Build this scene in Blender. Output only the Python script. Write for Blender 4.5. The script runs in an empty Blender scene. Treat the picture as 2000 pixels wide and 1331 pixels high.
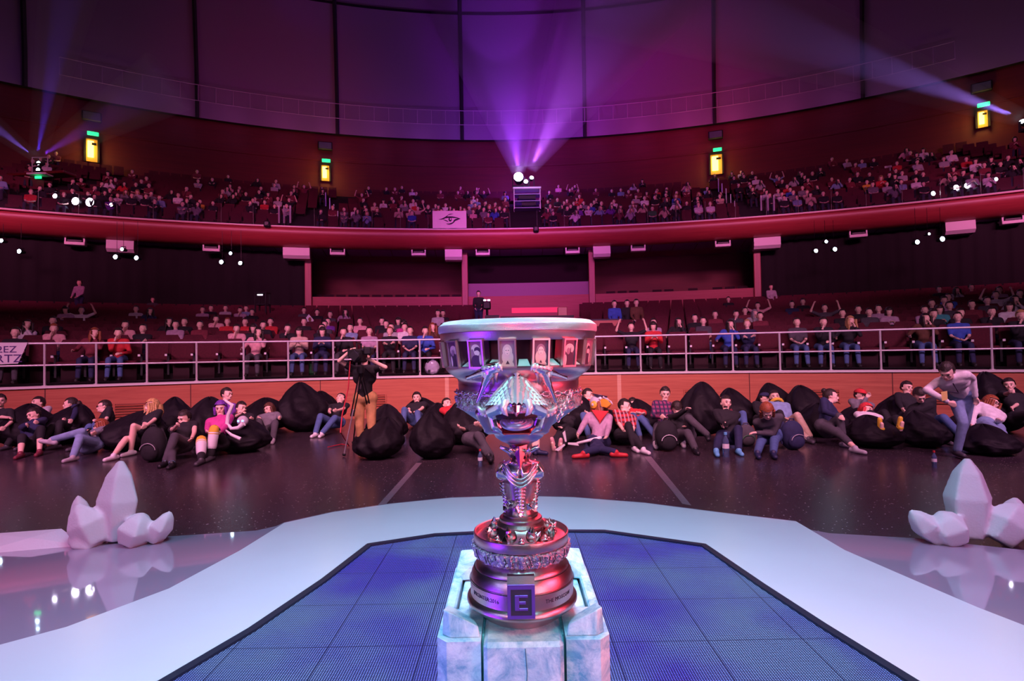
import bpy, bmesh, math, random
import numpy as np
from mathutils import Vector, Matrix, Euler, Quaternion
PI = math.pi
rnd = random.Random(7)
SC = bpy.context.scene
COL = SC.collection
# ------------------------------------------------------------------ camera
FPX, CX, CY = 1100.0, 1000.0, 665.5
CAMZ = 1.6
PITCH, ROLL = math.radians(1.276), math.radians(-1.0)
cam_data = bpy.data.cameras.new('camera'); cam = bpy.data.objects.new('camera', cam_data); COL.objects.link(cam)
cam_data.sensor_width = 36.0; cam_data.lens = FPX / 2000 * 36.0; cam_data.clip_end = 300; cam_data.clip_start = 0.05
RC = (Matrix.Rotation(PI/2 + PITCH, 3, 'X') @ Matrix.Rotation(ROLL, 3, 'Z'))
cam.matrix_world = Matrix.Translation((0, 0, CAMZ)) @ RC.to_4x4()
SC.camera = cam
def ray(u, v):
    return (RC @ Vector(((u-CX)/FPX, -(v-CY)/FPX, -1.0)))
def at_y(u, v, y):
    d = ray(u, v); return Vector((0, 0, CAMZ)) + d*(y/d.y)
def at_z(u, v, z):
    d = ray(u, v); return Vector((0, 0, CAMZ)) + d*((z-CAMZ)/d.z)
def px(p):
    q = RC.transposed() @ (Vector(p)-Vector((0, 0, CAMZ)))
    return (CX + FPX*q.x/-q.z, CY - FPX*q.y/-q.z)
# ------------------------------------------------------------------ tagging
def tag(o, label=None, cat=None, group=None, kind=None):
    if label: o['label'] = label
    if cat: o['category'] = cat
    if group: o['group'] = group
    if kind: o['kind'] = kind
    return o
def empty(name, loc=(0, 0, 0), rz=0.0):
    o = bpy.data.objects.new(name, None); COL.objects.link(o)
    o.empty_display_size = .1; o.location = loc; o.rotation_euler = (0, 0, rz); return o
# ------------------------------------------------------------------ mesh builder
class MB:
    def __init__(s): s.v = []; s.f = []; s.m = []
    def add(s, vs, fs, m=0):
        n = len(s.v); s.v += [tuple(p) for p in vs]; s.f += [tuple(i+n for i in f) for f in fs]; s.m += [m]*len(fs); return s
    def box(s, c, d, rz=0.0, m=0, bev=0.0, R=None):
        hx, hy, hz = d[0]/2, d[1]/2, d[2]/2
        if bev > 0:
            b = min(bev, hx*.9, hy*.9, hz*.9); pts = []
            for sx in (-1, 1):
                for sy in (-1, 1):
                    for sz in (-1, 1):
                        pts += [(sx*(hx-b), sy*(hy-b), sz*hz), (sx*(hx-b), sy*hy, sz*(hz-b)), (sx*hx, sy*(hy-b), sz*(hz-b))]
            return s.hull(pts, c, rz, m, R)
        R = R or Matrix.Rotation(rz, 3, 'Z'); c = Vector(c)
        vs = [c + R @ Vector((x*hx, y*hy, z*hz)) for z in (-1, 1) for y in (-1, 1) for x in (-1, 1)]
        return s.add(vs, [(0, 2, 3, 1), (4, 5, 7, 6), (0, 1, 5, 4), (2, 6, 7, 3), (0, 4, 6, 2), (1, 3, 7, 5)], m)
    def hull(s, pts, c=(0, 0, 0), rz=0.0, m=0, R=None):
        bm = bmesh.new(); R = R or Matrix.Rotation(rz, 3, 'Z'); c = Vector(c)
        for p in pts: bm.verts.new(c + R @ Vector(p))
        r = bmesh.ops.convex_hull(bm, input=bm.verts)
        bmesh.ops.delete(bm, geom=[g for g in r['geom_interior'] if isinstance(g, bmesh.types.BMVert)], context='VERTS')
        bmesh.ops.dissolve_limit(bm, angle_limit=.02, verts=bm.verts, edges=bm.edges)
        bm.verts.index_update()
        s.add([v.co for v in bm.verts], [[v.index for v in f.verts] for f in bm.faces], m); bm.free(); return s
    def lathe(s, prof, seg=64, c=(0, 0, 0), m=0, a0=0.0, a1=2*PI, fn=None):
        full = abs(a1-a0-2*PI) < 1e-6; n = seg if full else seg+1; vs = []
        for (r, z) in prof:
            for k in range(n):
                a = a0+(a1-a0)*k/seg; rr = r+(fn(a, r, z) if fn else 0)
                vs.append((c[0]+rr*math.cos(a), c[1]+rr*math.sin(a), c[2]+z))
        fs = []
        for i in range(len(prof)-1):
            for k in range(seg):
                k2 = (k+1) % n
                fs.append((i*n+k, i*n+k2, (i+1)*n+k2, (i+1)*n+k))
        return s.add(vs, fs, m)
    def tube(s, pts, rad, seg=8, m=0, cap=True, flat=1.0):
        pts = [Vector(p) for p in pts]; n = len(pts)
        if not isinstance(rad, (list, tuple)): rad = [rad]*n
        vs = []; up = None
        for i, p in enumerate(pts):
            t = (pts[min(i+1, n-1)]-pts[max(i-1, 0)]).normalized()
            if up is None: up = Vector((0, 0, 1)) if abs(t.z) < .9 else Vector((0, 1, 0))
            a = t.cross(up).normalized(); b = a.cross(t).normalized(); up = b
            for k in range(seg):
                g = 2*PI*k/seg; vs.append(p + a*math.cos(g)*rad[i] + b*math.sin(g)*rad[i]*flat)
        fs = [(i*seg+k, (i+1)*seg+k, (i+1)*seg+(k+1) % seg, i*seg+(k+1) % seg) for i in range(n-1) for k in range(seg)]
        if cap: fs += [tuple(range(seg)), tuple((n-1)*seg+k for k in reversed(range(seg)))]
        return s.add(vs, fs, m)
    def ell(s, c, r, seg=12, rings=8, m=0, R=None, fn=None):
        c = Vector(c); r = r if isinstance(r, (tuple, list)) else (r, r, r); vs = []; R = R or Matrix.Identity(3)
        def P(x, y, z):
            q = Vector((x*r[0], y*r[1], z*r[2]))
            if fn: q = fn(q)
            return c + R @ q
        vs.append(P(0, 0, -1))
        for i in range(1, rings):
            t = -PI/2+PI*i/rings
            for k in range(seg):
                a = 2*PI*k/seg; vs.append(P(math.cos(t)*math.cos(a), math.cos(t)*math.sin(a), math.sin(t)))
        vs.append(P(0, 0, 1)); fs = []
        for k in range(seg):
            fs.append((0, 1+(k+1) % seg, 1+k)); e = len(vs)-1; b = 1+(rings-2)*seg
            fs.append((e, b+k, b+(k+1) % seg))
        for i in range(rings-2):
            for k in range(seg):
                a = 1+i*seg; fs.append((a+k, a+(k+1) % seg, a+seg+(k+1) % seg, a+seg+k))
        return s.add(vs, fs, m)
    def cap(s, a, b, ra, rb=None, seg=10, m=0):
        a = Vector(a); b = Vector(b); rb = ra if rb is None else rb; d = b-a
        if d.length < 1e-4: return s.ell(a, max(ra, rb), seg, 6, m)
        t = d.normalized(); pts = []; rr = []
        for k in (80, 50, 25): g = math.radians(k); pts.append(a-t*ra*math.sin(g)); rr.append(ra*math.cos(g))
        pts += [a, b]; rr += [ra, rb]
        for k in (25, 50, 80): g = math.radians(k); pts.append(b+t*rb*math.sin(g)); rr.append(rb*math.cos(g))
        return s.tube(pts, rr, seg, m)
    def mesh(s, name, mats):
        me = bpy.data.meshes.new(name); me.from_pydata(s.v, [], s.f)
        for mm in (mats if isinstance(mats, (list, tuple)) else [mats]): me.materials.append(mm)
        if len(me.polygons) == len(s.m): me.polygons.foreach_set('material_index', s.m)
        me.update(); return me
    def build(s, name, mats, parent=None, smooth=None, loc=None, rz=0.0):
        o = bpy.data.objects.new(name, s.mesh(name, mats)); COL.objects.link(o)
        if parent: o.parent = parent
        if loc is not None: o.location = loc; o.rotation_euler = (0, 0, rz)
        if smooth is not None:
            if smooth >= 180: o.data.shade_smooth()
            else: smooth_by(o.data, smooth)
        return o
def smooth_by(me, deg):
    bm = bmesh.new(); bm.from_mesh(me); bmesh.ops.recalc_face_normals(bm, faces=bm.faces)
    for f in bm.faces: f.smooth = True
    a = math.radians(deg)
    for e in bm.edges:
        e.smooth = not (len(e.link_faces) == 2 and e.calc_face_angle(0) > a)
    bm.to_mesh(me); bm.free()
# ------------------------------------------------------------------ materials
def nt(name):
    m = bpy.data.materials.new(name); m.use_nodes = True; t = m.node_tree; b = t.nodes['Principled BSDF']; return m, t, b
def mat(name, col, rough=.6, metal=0.0, spec=.5, emit=None, es=0.0, noise=0.0, nscale=8.0, bump=0.0, bscale=40.0, coat=0.0, objcol=False, sheen=0.0):
    m, t, b = nt(name); N, L = t.nodes, t.links
    b.inputs['Base Color'].default_value = (*col, 1); b.inputs['Roughness'].default_value = rough
    b.inputs['Metallic'].default_value = metal; b.inputs['Specular IOR Level'].default_value = spec
    b.inputs['Coat Weight'].default_value = coat; b.inputs['Sheen Weight'].default_value = sheen
    if emit: b.inputs['Emission Color'].default_value = (*emit, 1); b.inputs['Emission Strength'].default_value = es
    src = None
    if objcol:
        oi = N.new('ShaderNodeObjectInfo'); src = oi.outputs['Color']; L.new(src, b.inputs['Base Color'])
    if noise > 0:
        tc = N.new('ShaderNodeTexCoord'); n = N.new('ShaderNodeTexNoise'); n.inputs['Scale'].default_value = nscale; n.inputs['Detail'].default_value = 5
        L.new(tc.outputs['Object'], n.inputs['Vector'])
        mr = N.new('ShaderNodeMapRange'); mr.inputs['To Min'].default_value = 1-noise; mr.inputs['To Max'].default_value = 1+noise
        mr.inputs['From Min'].default_value = .25; mr.inputs['From Max'].default_value = .75
        L.new(n.outputs['Fac'], mr.inputs['Value'])
        mx = N.new('ShaderNodeVectorMath'); mx.operation = 'SCALE'
        if src: L.new(src, mx.inputs[0])
        else: mx.inputs[0].default_value = col
        L.new(mr.outputs['Result'], mx.inputs['Scale']); L.new(mx.outputs[0], b.inputs['Base Color'])
    if bump > 0:
        tc2 = N.new('ShaderNodeTexCoord'); n2 = N.new('ShaderNodeTexNoise'); n2.inputs['Scale'].default_value = bscale; n2.inputs['Detail'].default_value = 4
        L.new(tc2.outputs['Object'], n2.inputs['Vector']); bp = N.new('ShaderNodeBump'); bp.inputs['Strength'].default_value = bump; bp.inputs['Distance'].default_value = .02
        L.new(n2.outputs['Fac'], bp.inputs['Height']); L.new(bp.outputs['Normal'], b.inputs['Normal'])
    return m
def wood(name, c1, c2, scale=(.35, .35, 9.0), rough=.45):
    m, t, b = nt(name); N, L = t.nodes, t.links
    tc = N.new('ShaderNodeTexCoord'); mp = N.new('ShaderNodeMapping'); mp.inputs['Scale'].default_value = scale
    n = N.new('ShaderNodeTexNoise'); n.inputs['Scale'].default_value = 2.2; n.inputs['Detail'].default_value = 8; n.inputs['Roughness'].default_value = .65; n.inputs['Distortion'].default_value = .6
    cr = N.new('ShaderNodeValToRGB'); cr.color_ramp.elements[0].color = (*c1, 1); cr.color_ramp.elements[0].position = .3
    cr.color_ramp.elements[1].color = (*c2, 1); cr.color_ramp.elements[1].position = .7
    L.new(tc.outputs['Object'], mp.inputs['Vector']); L.new(mp.outputs[0], n.inputs['Vector']); L.new(n.outputs['Fac'], cr.inputs['Fac']); L.new(cr.outputs['Color'], b.inputs['Base Color'])
    b.inputs['Roughness'].default_value = rough; return m
M = {}
M['wood'] = wood('orange_wood', (.42, .1, .055), (.6, .19, .105))
M['wood_seam'] = mat('wood_seam', (.12, .03, .02), .6)
M['wood_fascia'] = wood('fascia_wood', (.3, .035, .045), (.42, .06, .065), rough=.4)
M['wood_rear'] = wood('rear_wood', (.11, .006, .01), (.15, .009, .013), (.15, .15, 2.5), .6)
M['trim'] = mat('pale_trim', (.8, .74, .74), .4)
M['steel'] = mat('pale_steel', (.75, .72, .75), .35, .35)
M['dark'] = mat('dark_metal', (.02, .02, .024), .45, .3)
M['black'] = mat('black_plastic', (.012, .012, .014), .45, spec=.25)
M['curtain'] = mat('black_curtain', (.01, .008, .01), .9)  # near-black colour carrying the shade under the balcony; side walls share it
M['step'] = mat('dark_carpet', (.012, .006, .01), .9)
M['seat'] = mat('maroon_fabric', (.085, .005, .018), .85, noise=.25, nscale=30)
M['seatdark'] = mat('dark_maroon', (.03, .006, .012), .85)
M['white'] = mat('white_paint', (.85, .83, .85), .5)
M['paper'] = mat('white_paper', (.85, .82, .86), .8)
M['ink'] = mat('dark_ink', (.03, .02, .05), .8)
M['skin'] = mat('skin', (.88, .58, .47), .55)
M['cloth'] = mat('cloth', (.5, .5, .5), .85, objcol=True, noise=.18, nscale=14, bump=.25, bscale=16)
M['leather'] = mat('shoe', (.5, .5, .5), .5, objcol=True)
M['hair'] = mat('hair', (.5, .5, .5), .5, objcol=True, noise=.4, nscale=40, bump=.5, bscale=60)
M['bag'] = mat('black_bag_fabric', (.009, .007, .011), .6, spec=.16, noise=.3, nscale=6, bump=.9, bscale=7)
M['sole'] = mat('shoe_sole', (.8, .78, .75), .6)
M['eye'] = mat('eye_dark', (.03, .02, .02), .3)
M['lip'] = mat('lips', (.5, .16, .15), .5)
# speckled stone floor
m, t, b = nt('speckled_stone'); N, L = t.nodes, t.links
tc = N.new('ShaderNodeTexCoord'); vo = N.new('ShaderNodeTexVoronoi'); vo.inputs['Scale'].default_value = 26
mr = N.new('ShaderNodeMapRange'); mr.inputs['From Min'].default_value = .12; mr.inputs['From Max'].default_value = .2; mr.inputs['To Min'].default_value = 1; mr.inputs['To Max'].default_value = 0
no = N.new('ShaderNodeTexNoise'); no.inputs['Scale'].default_value = 60; no.inputs['Detail'].default_value = 6
cr = N.new('ShaderNodeValToRGB'); cr.color_ramp.elements[0].color = (.03, .022, .03, 1); cr.color_ramp.elements[0].position = .35
cr.color_ramp.elements[1].color = (.075, .05, .066, 1); cr.color_ramp.elements[1].position = .7
mx = N.new('ShaderNodeMix'); mx.data_type = 'RGBA'; mx.inputs['B'].default_value = (.42, .34, .36, 1)
sel = N.new('ShaderNodeMath'); sel.operation = 'GREATER_THAN'; sel.inputs[1].default_value = .72
sx = N.new('ShaderNodeSeparateColor'); mu = N.new('ShaderNodeMath'); mu.operation = 'MULTIPLY'
L.new(tc.outputs['Object'], vo.inputs['Vector']); L.new(tc.outputs['Object'], no.inputs['Vector'])
L.new(vo.outputs['Distance'], mr.inputs['Value']); L.new(vo.outputs['Color'], sx.inputs[0]); L.new(sx.outputs[0], sel.inputs[0])
L.new(mr.outputs['Result'], mu.inputs[0]); L.new(sel.outputs[0], mu.inputs[1]); L.new(mu.outputs[0], mx.inputs['Factor'])
L.new(no.outputs['Fac'], cr.inputs['Fac']); L.new(cr.outputs['Color'], mx.inputs['A']); L.new(mx.outputs['Result'], b.inputs['Base Color'])
b.inputs['Roughness'].default_value = .24; M['stone'] = m
M['stage_gloss'] = mat('glossy_white_acrylic', (.38, .31, .42), .04, spec=.7, coat=.9)
M['stage_matte'] = mat('satin_white_panel', (.72, .74, .8), .22, noise=.03, nscale=1.5)
M['sculpt'] = mat('white_foam_ice', (.82, .8, .84), .6, bump=.12, bscale=60)
M['edge'] = mat('dark_edge_trim', (.03, .04, .07), .35, .3)
M['tape'] = mat('floor_tape', (.2, .15, .18), .4, noise=.2, nscale=20)
# LED floor: dot grid
m, t, b = nt('led_floor'); N, L = t.nodes, t.links
tc = N.new('ShaderNodeTexCoord')
def vm(op, a, bval=None):
    n = N.new('ShaderNodeVectorMath'); n.operation = op; L.new(a, n.inputs[0])
    if bval is not None: n.inputs[1].default_value = bval
    return n
def mth(op, a, bval=None, c=None):
    n = N.new('ShaderNodeMath'); n.operation = op; L.new(a, n.inputs[0])
    if bval is not None:
        if hasattr(bval, 'node'): L.new(bval, n.inputs[1])
        else: n.inputs[1].default_value = bval
    if c is not None: n.inputs[2].default_value = c
    return n.outputs[0]
PITCHD = .0125
s1 = vm('MULTIPLY', tc.outputs['Object'], (1/PITCHD, 1/PITCHD, 0)); fr = vm('FRACTION', s1.outputs[0]); ce = vm('SUBTRACT', fr.outputs[0], (.5, .5, 0)); ln = vm('LENGTH', ce.outputs[0])
dot = mth('LESS_THAN', ln.outputs['Value'], .34)
s2 = vm('MULTIPLY', tc.outputs['Object'], (2, 2, 0)); f2 = vm('FRACTION', s2.outputs[0]); sp = N.new('ShaderNodeSeparateXYZ'); L.new(f2.outputs[0], sp.inputs[0])
seam = mth('MINIMUM', sp.outputs[0], sp.outputs[1]); seam = mth('GREATER_THAN', seam, .012)
dot = mth('MULTIPLY', dot, seam)
n1 = N.new('ShaderNodeTexNoise'); n1.inputs['Scale'].default_value = 1.1; n1.inputs['Detail'].default_value = 3; L.new(tc.outputs['Object'], n1.inputs['Vector'])
mixc = N.new('ShaderNodeMix'); mixc.data_type = 'RGBA'; mixc.inputs['A'].default_value = (.008, .008, .035, 1); mixc.inputs['B'].default_value = (.06, .07, .13, 1)
L.new(dot, mixc.inputs['Factor']); L.new(mixc.outputs['Result'], b.inputs['Base Color'])
cr = N.new('ShaderNodeValToRGB'); cr.color_ramp.elements[0].color = (.09, .07, .95, 1); cr.color_ramp.elements[0].position = .38
cr.color_ramp.elements[1].color = (.22, .4, .9, 1); cr.color_ramp.elements[1].position = .62
L.new(n1.outputs['Fac'], cr.inputs['Fac']); L.new(cr.outputs['Color'], b.inputs['Emission Color'])
es = mth('MULTIPLY_ADD', dot, .75, .06); L.new(es, b.inputs['Emission Strength'])
b.inputs['Roughness'].default_value = .35; b.inputs['Specular IOR Level'].default_value = .25; M['led'] = m
# dome
m, t, b = nt('dome_panel'); N, L = t.nodes, t.links
b.inputs['Base Color'].default_value = (.26, .16, .26, 1); b.inputs['Roughness'].default_value = .7; M['dome'] = m
def emis(name, col, s): return mat(name, (0, 0, 0), .5, emit=col, es=s)
M['lamp_blue'] = emis('lamp_blue_white', (.55, .8, 1), 22); M['lamp_white'] = emis('lamp_white', (.95, .9, 1), 22)
M['lamp_beam'] = emis('lamp_violet_white', (.75, .6, 1), 90); M['exit_green'] = emis('exit_green', (.02, .9, .25), 2.2)
M['warm_wall'] = mat('warm_plaster', (.95, .6, .12), .8); M['warm_lamp'] = emis('warm_lamp', (1, .62, .12), 5)
M['amber'] = emis('amber_light', (1, .5, .08), 3); M['screen_red'] = emis('red_screen', (1, .02, .12), .9)
# ------------------------------------------------------------------ hall geometry
def arc_pt(R, yc, a, z): return Vector((R*math.sin(a), yc+R*math.cos(a), z))
def on_arc(u, R, yc, z=1.6):
    """angle on the arc (centre (0,yc), radius R) that is seen at picture column u (at height z)"""
    lo, hi = -1.3, 1.3
    for _ in range(40):
        md = (lo+hi)/2
        if px(arc_pt(R, yc, md, z))[0] < u: lo = md
        else: hi = md
    return (lo+hi)/2
def arc_strip(mb, prof, yc, a0, a1, n, m=0):
    """prof: list of (R, z) swept along the arc"""
    vs = [arc_pt(R, yc, a0+(a1-a0)*k/n, z) for k in range(n+1) for (R, z) in prof]; p = len(prof)
    fs = [(k*p+i, k*p+i+1, (k+1)*p+i+1, (k+1)*p+i) for k in range(n) for i in range(p-1)]
    return mb.add(vs, fs, m)
# floor
f = MB(); f.add([(-40, -14, 0), (40, -14, 0), (40, 24, 0), (-40, 24, 0)], [(0, 1, 2, 3)]); tag(f.build('floor', M['stone']), kind='structure')
# lower wall
WR, WY, WZ = 22.5, -7.8, 1.01
SEAMS = [88, 372, 625, 872, 1208, 1462, 1741]
w = MB(); arc_strip(w, [(WR, 0), (WR, WZ), (WR+.35, WZ), (WR+.35, 0)], WY, -.75, .75, 80)
for u in SEAMS:
    a = on_arc(u, WR, WY); c = arc_pt(WR-.002, WY, a, WZ/2); w.box(c, (.018 if u not in (872, 1208) else .1, .012, WZ-.004), -a, 1 if u not in (872, 1208) else 2)
tag(w.build('wall_front', [M['wood'], M['wood_seam'], wood('pale_wood', (.6, .3, .2), (.8, .45, .3))]), kind='structure')
w = MB(); arc_strip(w, [(WR-.05, WZ), (WR-.05, WZ+.05), (WR+.4, WZ+.05), (WR+.4, WZ), (WR-.05, WZ)], WY, -.75, .75, 80)
tag(w.build('trim_1', M['trim']), kind='structure')
def place_rz(a): return -a
# vents
for i, (u, wd) in enumerate([(42, .45), (262, .75), (735, .45), (1365, .75), (1602, .75), (1838, .75)]):
    a = on_arc(u, WR, WY); e = empty('wall_vent', arc_pt(WR-.01, WY, a, .44), -a)
    mb = MB(); mb.box((0, .004, .0), (wd, .02, .3), m=0); mb.build('vent_recess', M['wood_seam'], e)
    mb = MB()
    for k in range(5): mb.box((0, -.016, -.12+k*.06), (wd-.03, .03, .028), R=Matrix.Rotation(.35, 3, 'X'))
    for s in (-1, 1): mb.box((s*(wd/2), -.012, 0), (.025, .03, .32))
    mb.build('slats', M['wood'], e)
    tag(e, ['slatted wall vent at the far left, half behind the seated man', 'slatted wall vent beside the long-haired blonde woman', 'slatted wall vent just behind the cameraman\'s legs',
            'slatted wall vent left of the smiling man in black', 'slatted wall vent beside the navy-hooded woman with a bun', 'slatted wall vent behind the bending man in a blazer'][i], 'vent', 'slatted vents in the wooden wall')
# lower tier steps
NROW = 15
def rowL(i):
    t = (i+.9)/16.0; D = 15.45+.98*i; R = 22.5+(40-22.5)*t; return D, R, D-R, 1.1+.15*(D-15.45)
s = MB()
arc_strip(s, [(WR+.2, WZ-.01), (WR+.2, 1.1)], WY, -.72, .72, 60)
for i in range(NROW+1):
    D, R, yc, z = rowL(i); D2, R2, yc2, z2 = rowL(i+1); n = 60
    vs = []; fs = []
    for k in range(n+1):
        a = -.72+1.44*k/n; p0 = arc_pt(R-.62, yc, a, z); p1 = arc_pt(R2-.62, yc2, a, z); p2 = Vector((p1.x, p1.y, z2)); vs += [p0, p1, p2]
    for k in range(n): fs += [(3*k, 3*k+3, 3*k+4, 3*k+1), (3*k+1, 3*k+4, 3*k+5, 3*k+2)]
    s.add(vs, fs)
tag(s.build('floor_lower_tier', M['step']), kind='structure')
# rear of lower tier
D, R, yc, z = rowL(NROW); BR, BY = 40.0, -9.0
w = MB(); arc_strip(w, [(BR, 2.6), (BR, 4.75), (BR+.3, 4.75), (BR+.3, 3.9), (BR+5, 4.3)], BY, on_arc(603, BR, BY), on_arc(1480, BR, BY), 40)
tag(w.build('wall_parapet', wood('pink_parapet', (.36, .07, .09), (.45, .1, .13), rough=.6)), kind='structure')
w = MB(); arc_strip(w, [(BR+5.5, 3.2), (BR+5.5, 8.2)], BY, -.75, .75, 60); tag(w.build('wall_back', M['wood_rear']), kind='structure')
for i, (a0, a1) in enumerate([(-.72, on_arc(600, BR, BY)), (on_arc(1483, BR, BY), .72)]):  # added black sheets: the darkness of the unlit sides is in their colour
    w = MB(); n = 90; vs = []; fs = []
    for k in range(n+1):
        a = a0+(a1-a0)*k/n; r = BR+.25+.09*math.sin(k*1.9)
        vs += [arc_pt(r, BY, a, 3.0), arc_pt(r, BY, a, 7.9)]
    fs = [(2*k, 2*k+2, 2*k+3, 2*k+1) for k in range(n)]
    w.add(vs, fs); tag(w.build('black_curtain', M['curtain'], smooth=180), ['black curtain hanging behind the left seats under the balcony', 'black curtain hanging behind the right seats under the balcony'][i], 'curtain')
for i, u in enumerate((603, 909, 1157, 1480)):
    a = on_arc(u, BR, BY, 4); mb = MB(); mb.box(arc_pt(BR-.1, BY, a, 5.2), (.34, .34, 4.9), -a, bev=.03); tag(mb.build('column_%d' % (i+1), wood('column_wood%d' % i, (.3, .06, .08), (.42, .09, .1), (9, 9, .4))), kind='structure')
# dark centre screen between the middle columns
a0, a1 = on_arc(914, BR+2, BY, 4), on_arc(1150, BR+2, BY, 4); w = MB(); arc_strip(w, [(BR+2, 4.7), (BR+2, 7.6)], BY, a0, a1, 12)
tag(w.build('control_booth_window', mat('dark_glass', (.02, .008, .015), .8, spec=.1)), 'dark booth window band high between the two middle columns', 'window')
w = MB(); arc_strip(w, [(BR+.32, 4.4), (BR+.32, 5.5), (BR+.5, 5.5)], BY, a0, a1, 12); tag(w.build('booth_panel', mat('violet_panel', (.3, .16, .3), .7)), 'plain violet booth front below the dark window', 'panel')
# ------------------------------------------------------------------ balcony
FR = 44.0
def rowB(i):
    t = i/11.0; D = 30.1+.96*i; return D, FR, D-FR+0.0, 7.95+.42*i
FY = 29.0-FR
AB0, AB1 = -.66, .66
w = MB(); prof = [(FR+.45, 8.02)]
prof += [(FR+.1, 8.06), (FR, 8.0)]
for k in range(1, 9):
    g = PI*.5*k/8; prof.append((FR-.06+.9*(1-math.cos(g))*.9, 7.98-.85*math.sin(g)))
prof += [(FR+.85, 7.12)]
arc_strip(w, prof, FY, AB0, AB1, 90); tag(w.build('balcony_fascia', M['wood_fascia'], smooth=50), 'long curved red wood front edge of the balcony', 'balcony front')
w = MB(); arc_strip(w, [(FR+.02, 8.0), (FR, 8.075), (FR+.16, 8.085), (FR+.18, 8.03)], FY, AB0, AB1, 90); tag(w.build('trim_2', M['trim']), kind='structure')
w = MB(); arc_strip(w, [(FR+.9, 7.12), (FR+2.9, 7.12), (FR+2.9, 7.45), (FR+14, 7.6)], FY, AB0, AB1, 80, 0)
tag(w.build('ceiling_under_balcony', mat('soffit', (.4, .2, .5), .7)), kind='structure')
# soffit joints
w = MB()
for k in range(48):
    a = -.6+1.2*k/47
    w.box(arc_pt(FR+1.9, FY, a, 7.112), (.03, 2.0, .012), -a)
tag(w.build('trim_3', M['wood_seam']), kind='structure')
s = MB()
for i in range(11):
    D, R, yc, z = rowB(i); D2, R2, yc2, z2 = rowB(i+1); n = 60; vs = []; fs = []; o = .62 if i else 1.1
    for k in range(n+1):
        a = AB0+(AB1-AB0)*k/n; p0 = arc_pt(R-o, yc, a, z); p1 = arc_pt(R2-.62, yc2, a, z); vs += [p0, p1, Vector((p1.x, p1.y, z2))]
    for k in range(n): fs += [(3*k, 3*k+3, 3*k+4, 3*k+1), (3*k+1, 3*k+4, 3*k+5, 3*k+2)]
    s.add(vs, fs)
D, R, yc, z = rowB(11); arc_strip(s, [(R-.62, z), (R+.3, z)], yc, AB0, AB1, 60)
tag(s.build('floor_balcony', M['step']), kind='structure')
# rear wall of balcony and dome
RY, RR, DZ = -4.0, 44.9, 17.1
w = MB(); arc_strip(w, [(RR, 11.8), (RR, 15.2), (RR-.03, 15.22), (RR-.03, 15.3), (RR, 15.32), (RR, DZ)], RY, -1.0, 1.0, 90)
tag(w.build('wall_rear_upper', M['wood_rear']), kind='structure')
for i, sgn in enumerate((-1, 1)):
    w = MB(); x = sgn*34; w.add([(x, -14, 0), (x, 36, 0), (x, 36, 18), (x, -14, 18)], [(0, 1, 2, 3)])
    tag(w.build('wall_left' if sgn < 0 else 'wall_right', M['curtain']), kind='structure')
DH = 16.5; SEAM_A = [-48.5, -37.5, -26.6, -15.5, -4.3, 7.1, 18.5, 29.7, 41, 52.5]
prof = [((RR-.6)*math.cos(g), DZ-.1+DH*math.sin(g)) for g in [math.radians(k*3.0) for k in range(0, 27)]]
w = MB(); arc_strip(w, prof, RY, -1.35, 1.35, 96); tag(w.build('ceiling', M['dome'], smooth=180), kind='structure')
w = MB(); arc_strip(w, [(RR-.6, DZ-.1), (RR, DZ)], RY, -1.0, 1.0, 90)
# seams
for d in SEAM_A:
    a = math.radians(d); w.tube([arc_pt(r-.05, RY, a, z-.05) for r, z in prof[:24]], .13, 6)
g = math.radians(24.3); arc_strip(w, [((RR-.6)*math.cos(g)-.06, DZ-.1+DH*math.sin(g)-.1), ((RR-.6)*math.cos(g)-.14, DZ-.1+DH*math.sin(g)+.02)], RY, -1.1, 1.1, 90)
tag(w.build('ceiling_seams', mat('seam_black', (.01, .005, .01), .8)), kind='structure')
# catwalk rail along the foot of the dome
e = empty('catwalk_railing', (0, 0, 0)); tag(e, 'faint pale catwalk railing along the foot of the dome', 'railing')
pm = mat('catwalk_paint', (.45, .3, .4), .6)
g0 = math.radians(4.0)
cw = RR-1.15; zc = 18.35
post = None; au = np.linspace(-.62, .62, 56)
for k, a in enumerate(au):
    if post is None:
        mb = MB(); mb.box((0, 0, 0), (.04, .04, 1.0)); post = mb.build('post', pm, e); q = post
    else: q = post.copy(); COL.objects.link(q)
    q.parent = e; q.location = arc_pt(cw, RY, a, zc); q.rotation_euler = (0, 0, -a)
mb = MB(); arc_strip(mb, [(cw, zc+.5), (cw-.03, zc+.53), (cw, zc+.56)], RY, -.62, .62, 80); mb.build('top_rail', pm, e)
mb = MB(); arc_strip(mb, [(cw, zc-.5), (cw-.02, zc-.48), (cw, zc-.46)], RY, -.62, .62, 80); mb.build('bottom_rail', pm, e)
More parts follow.
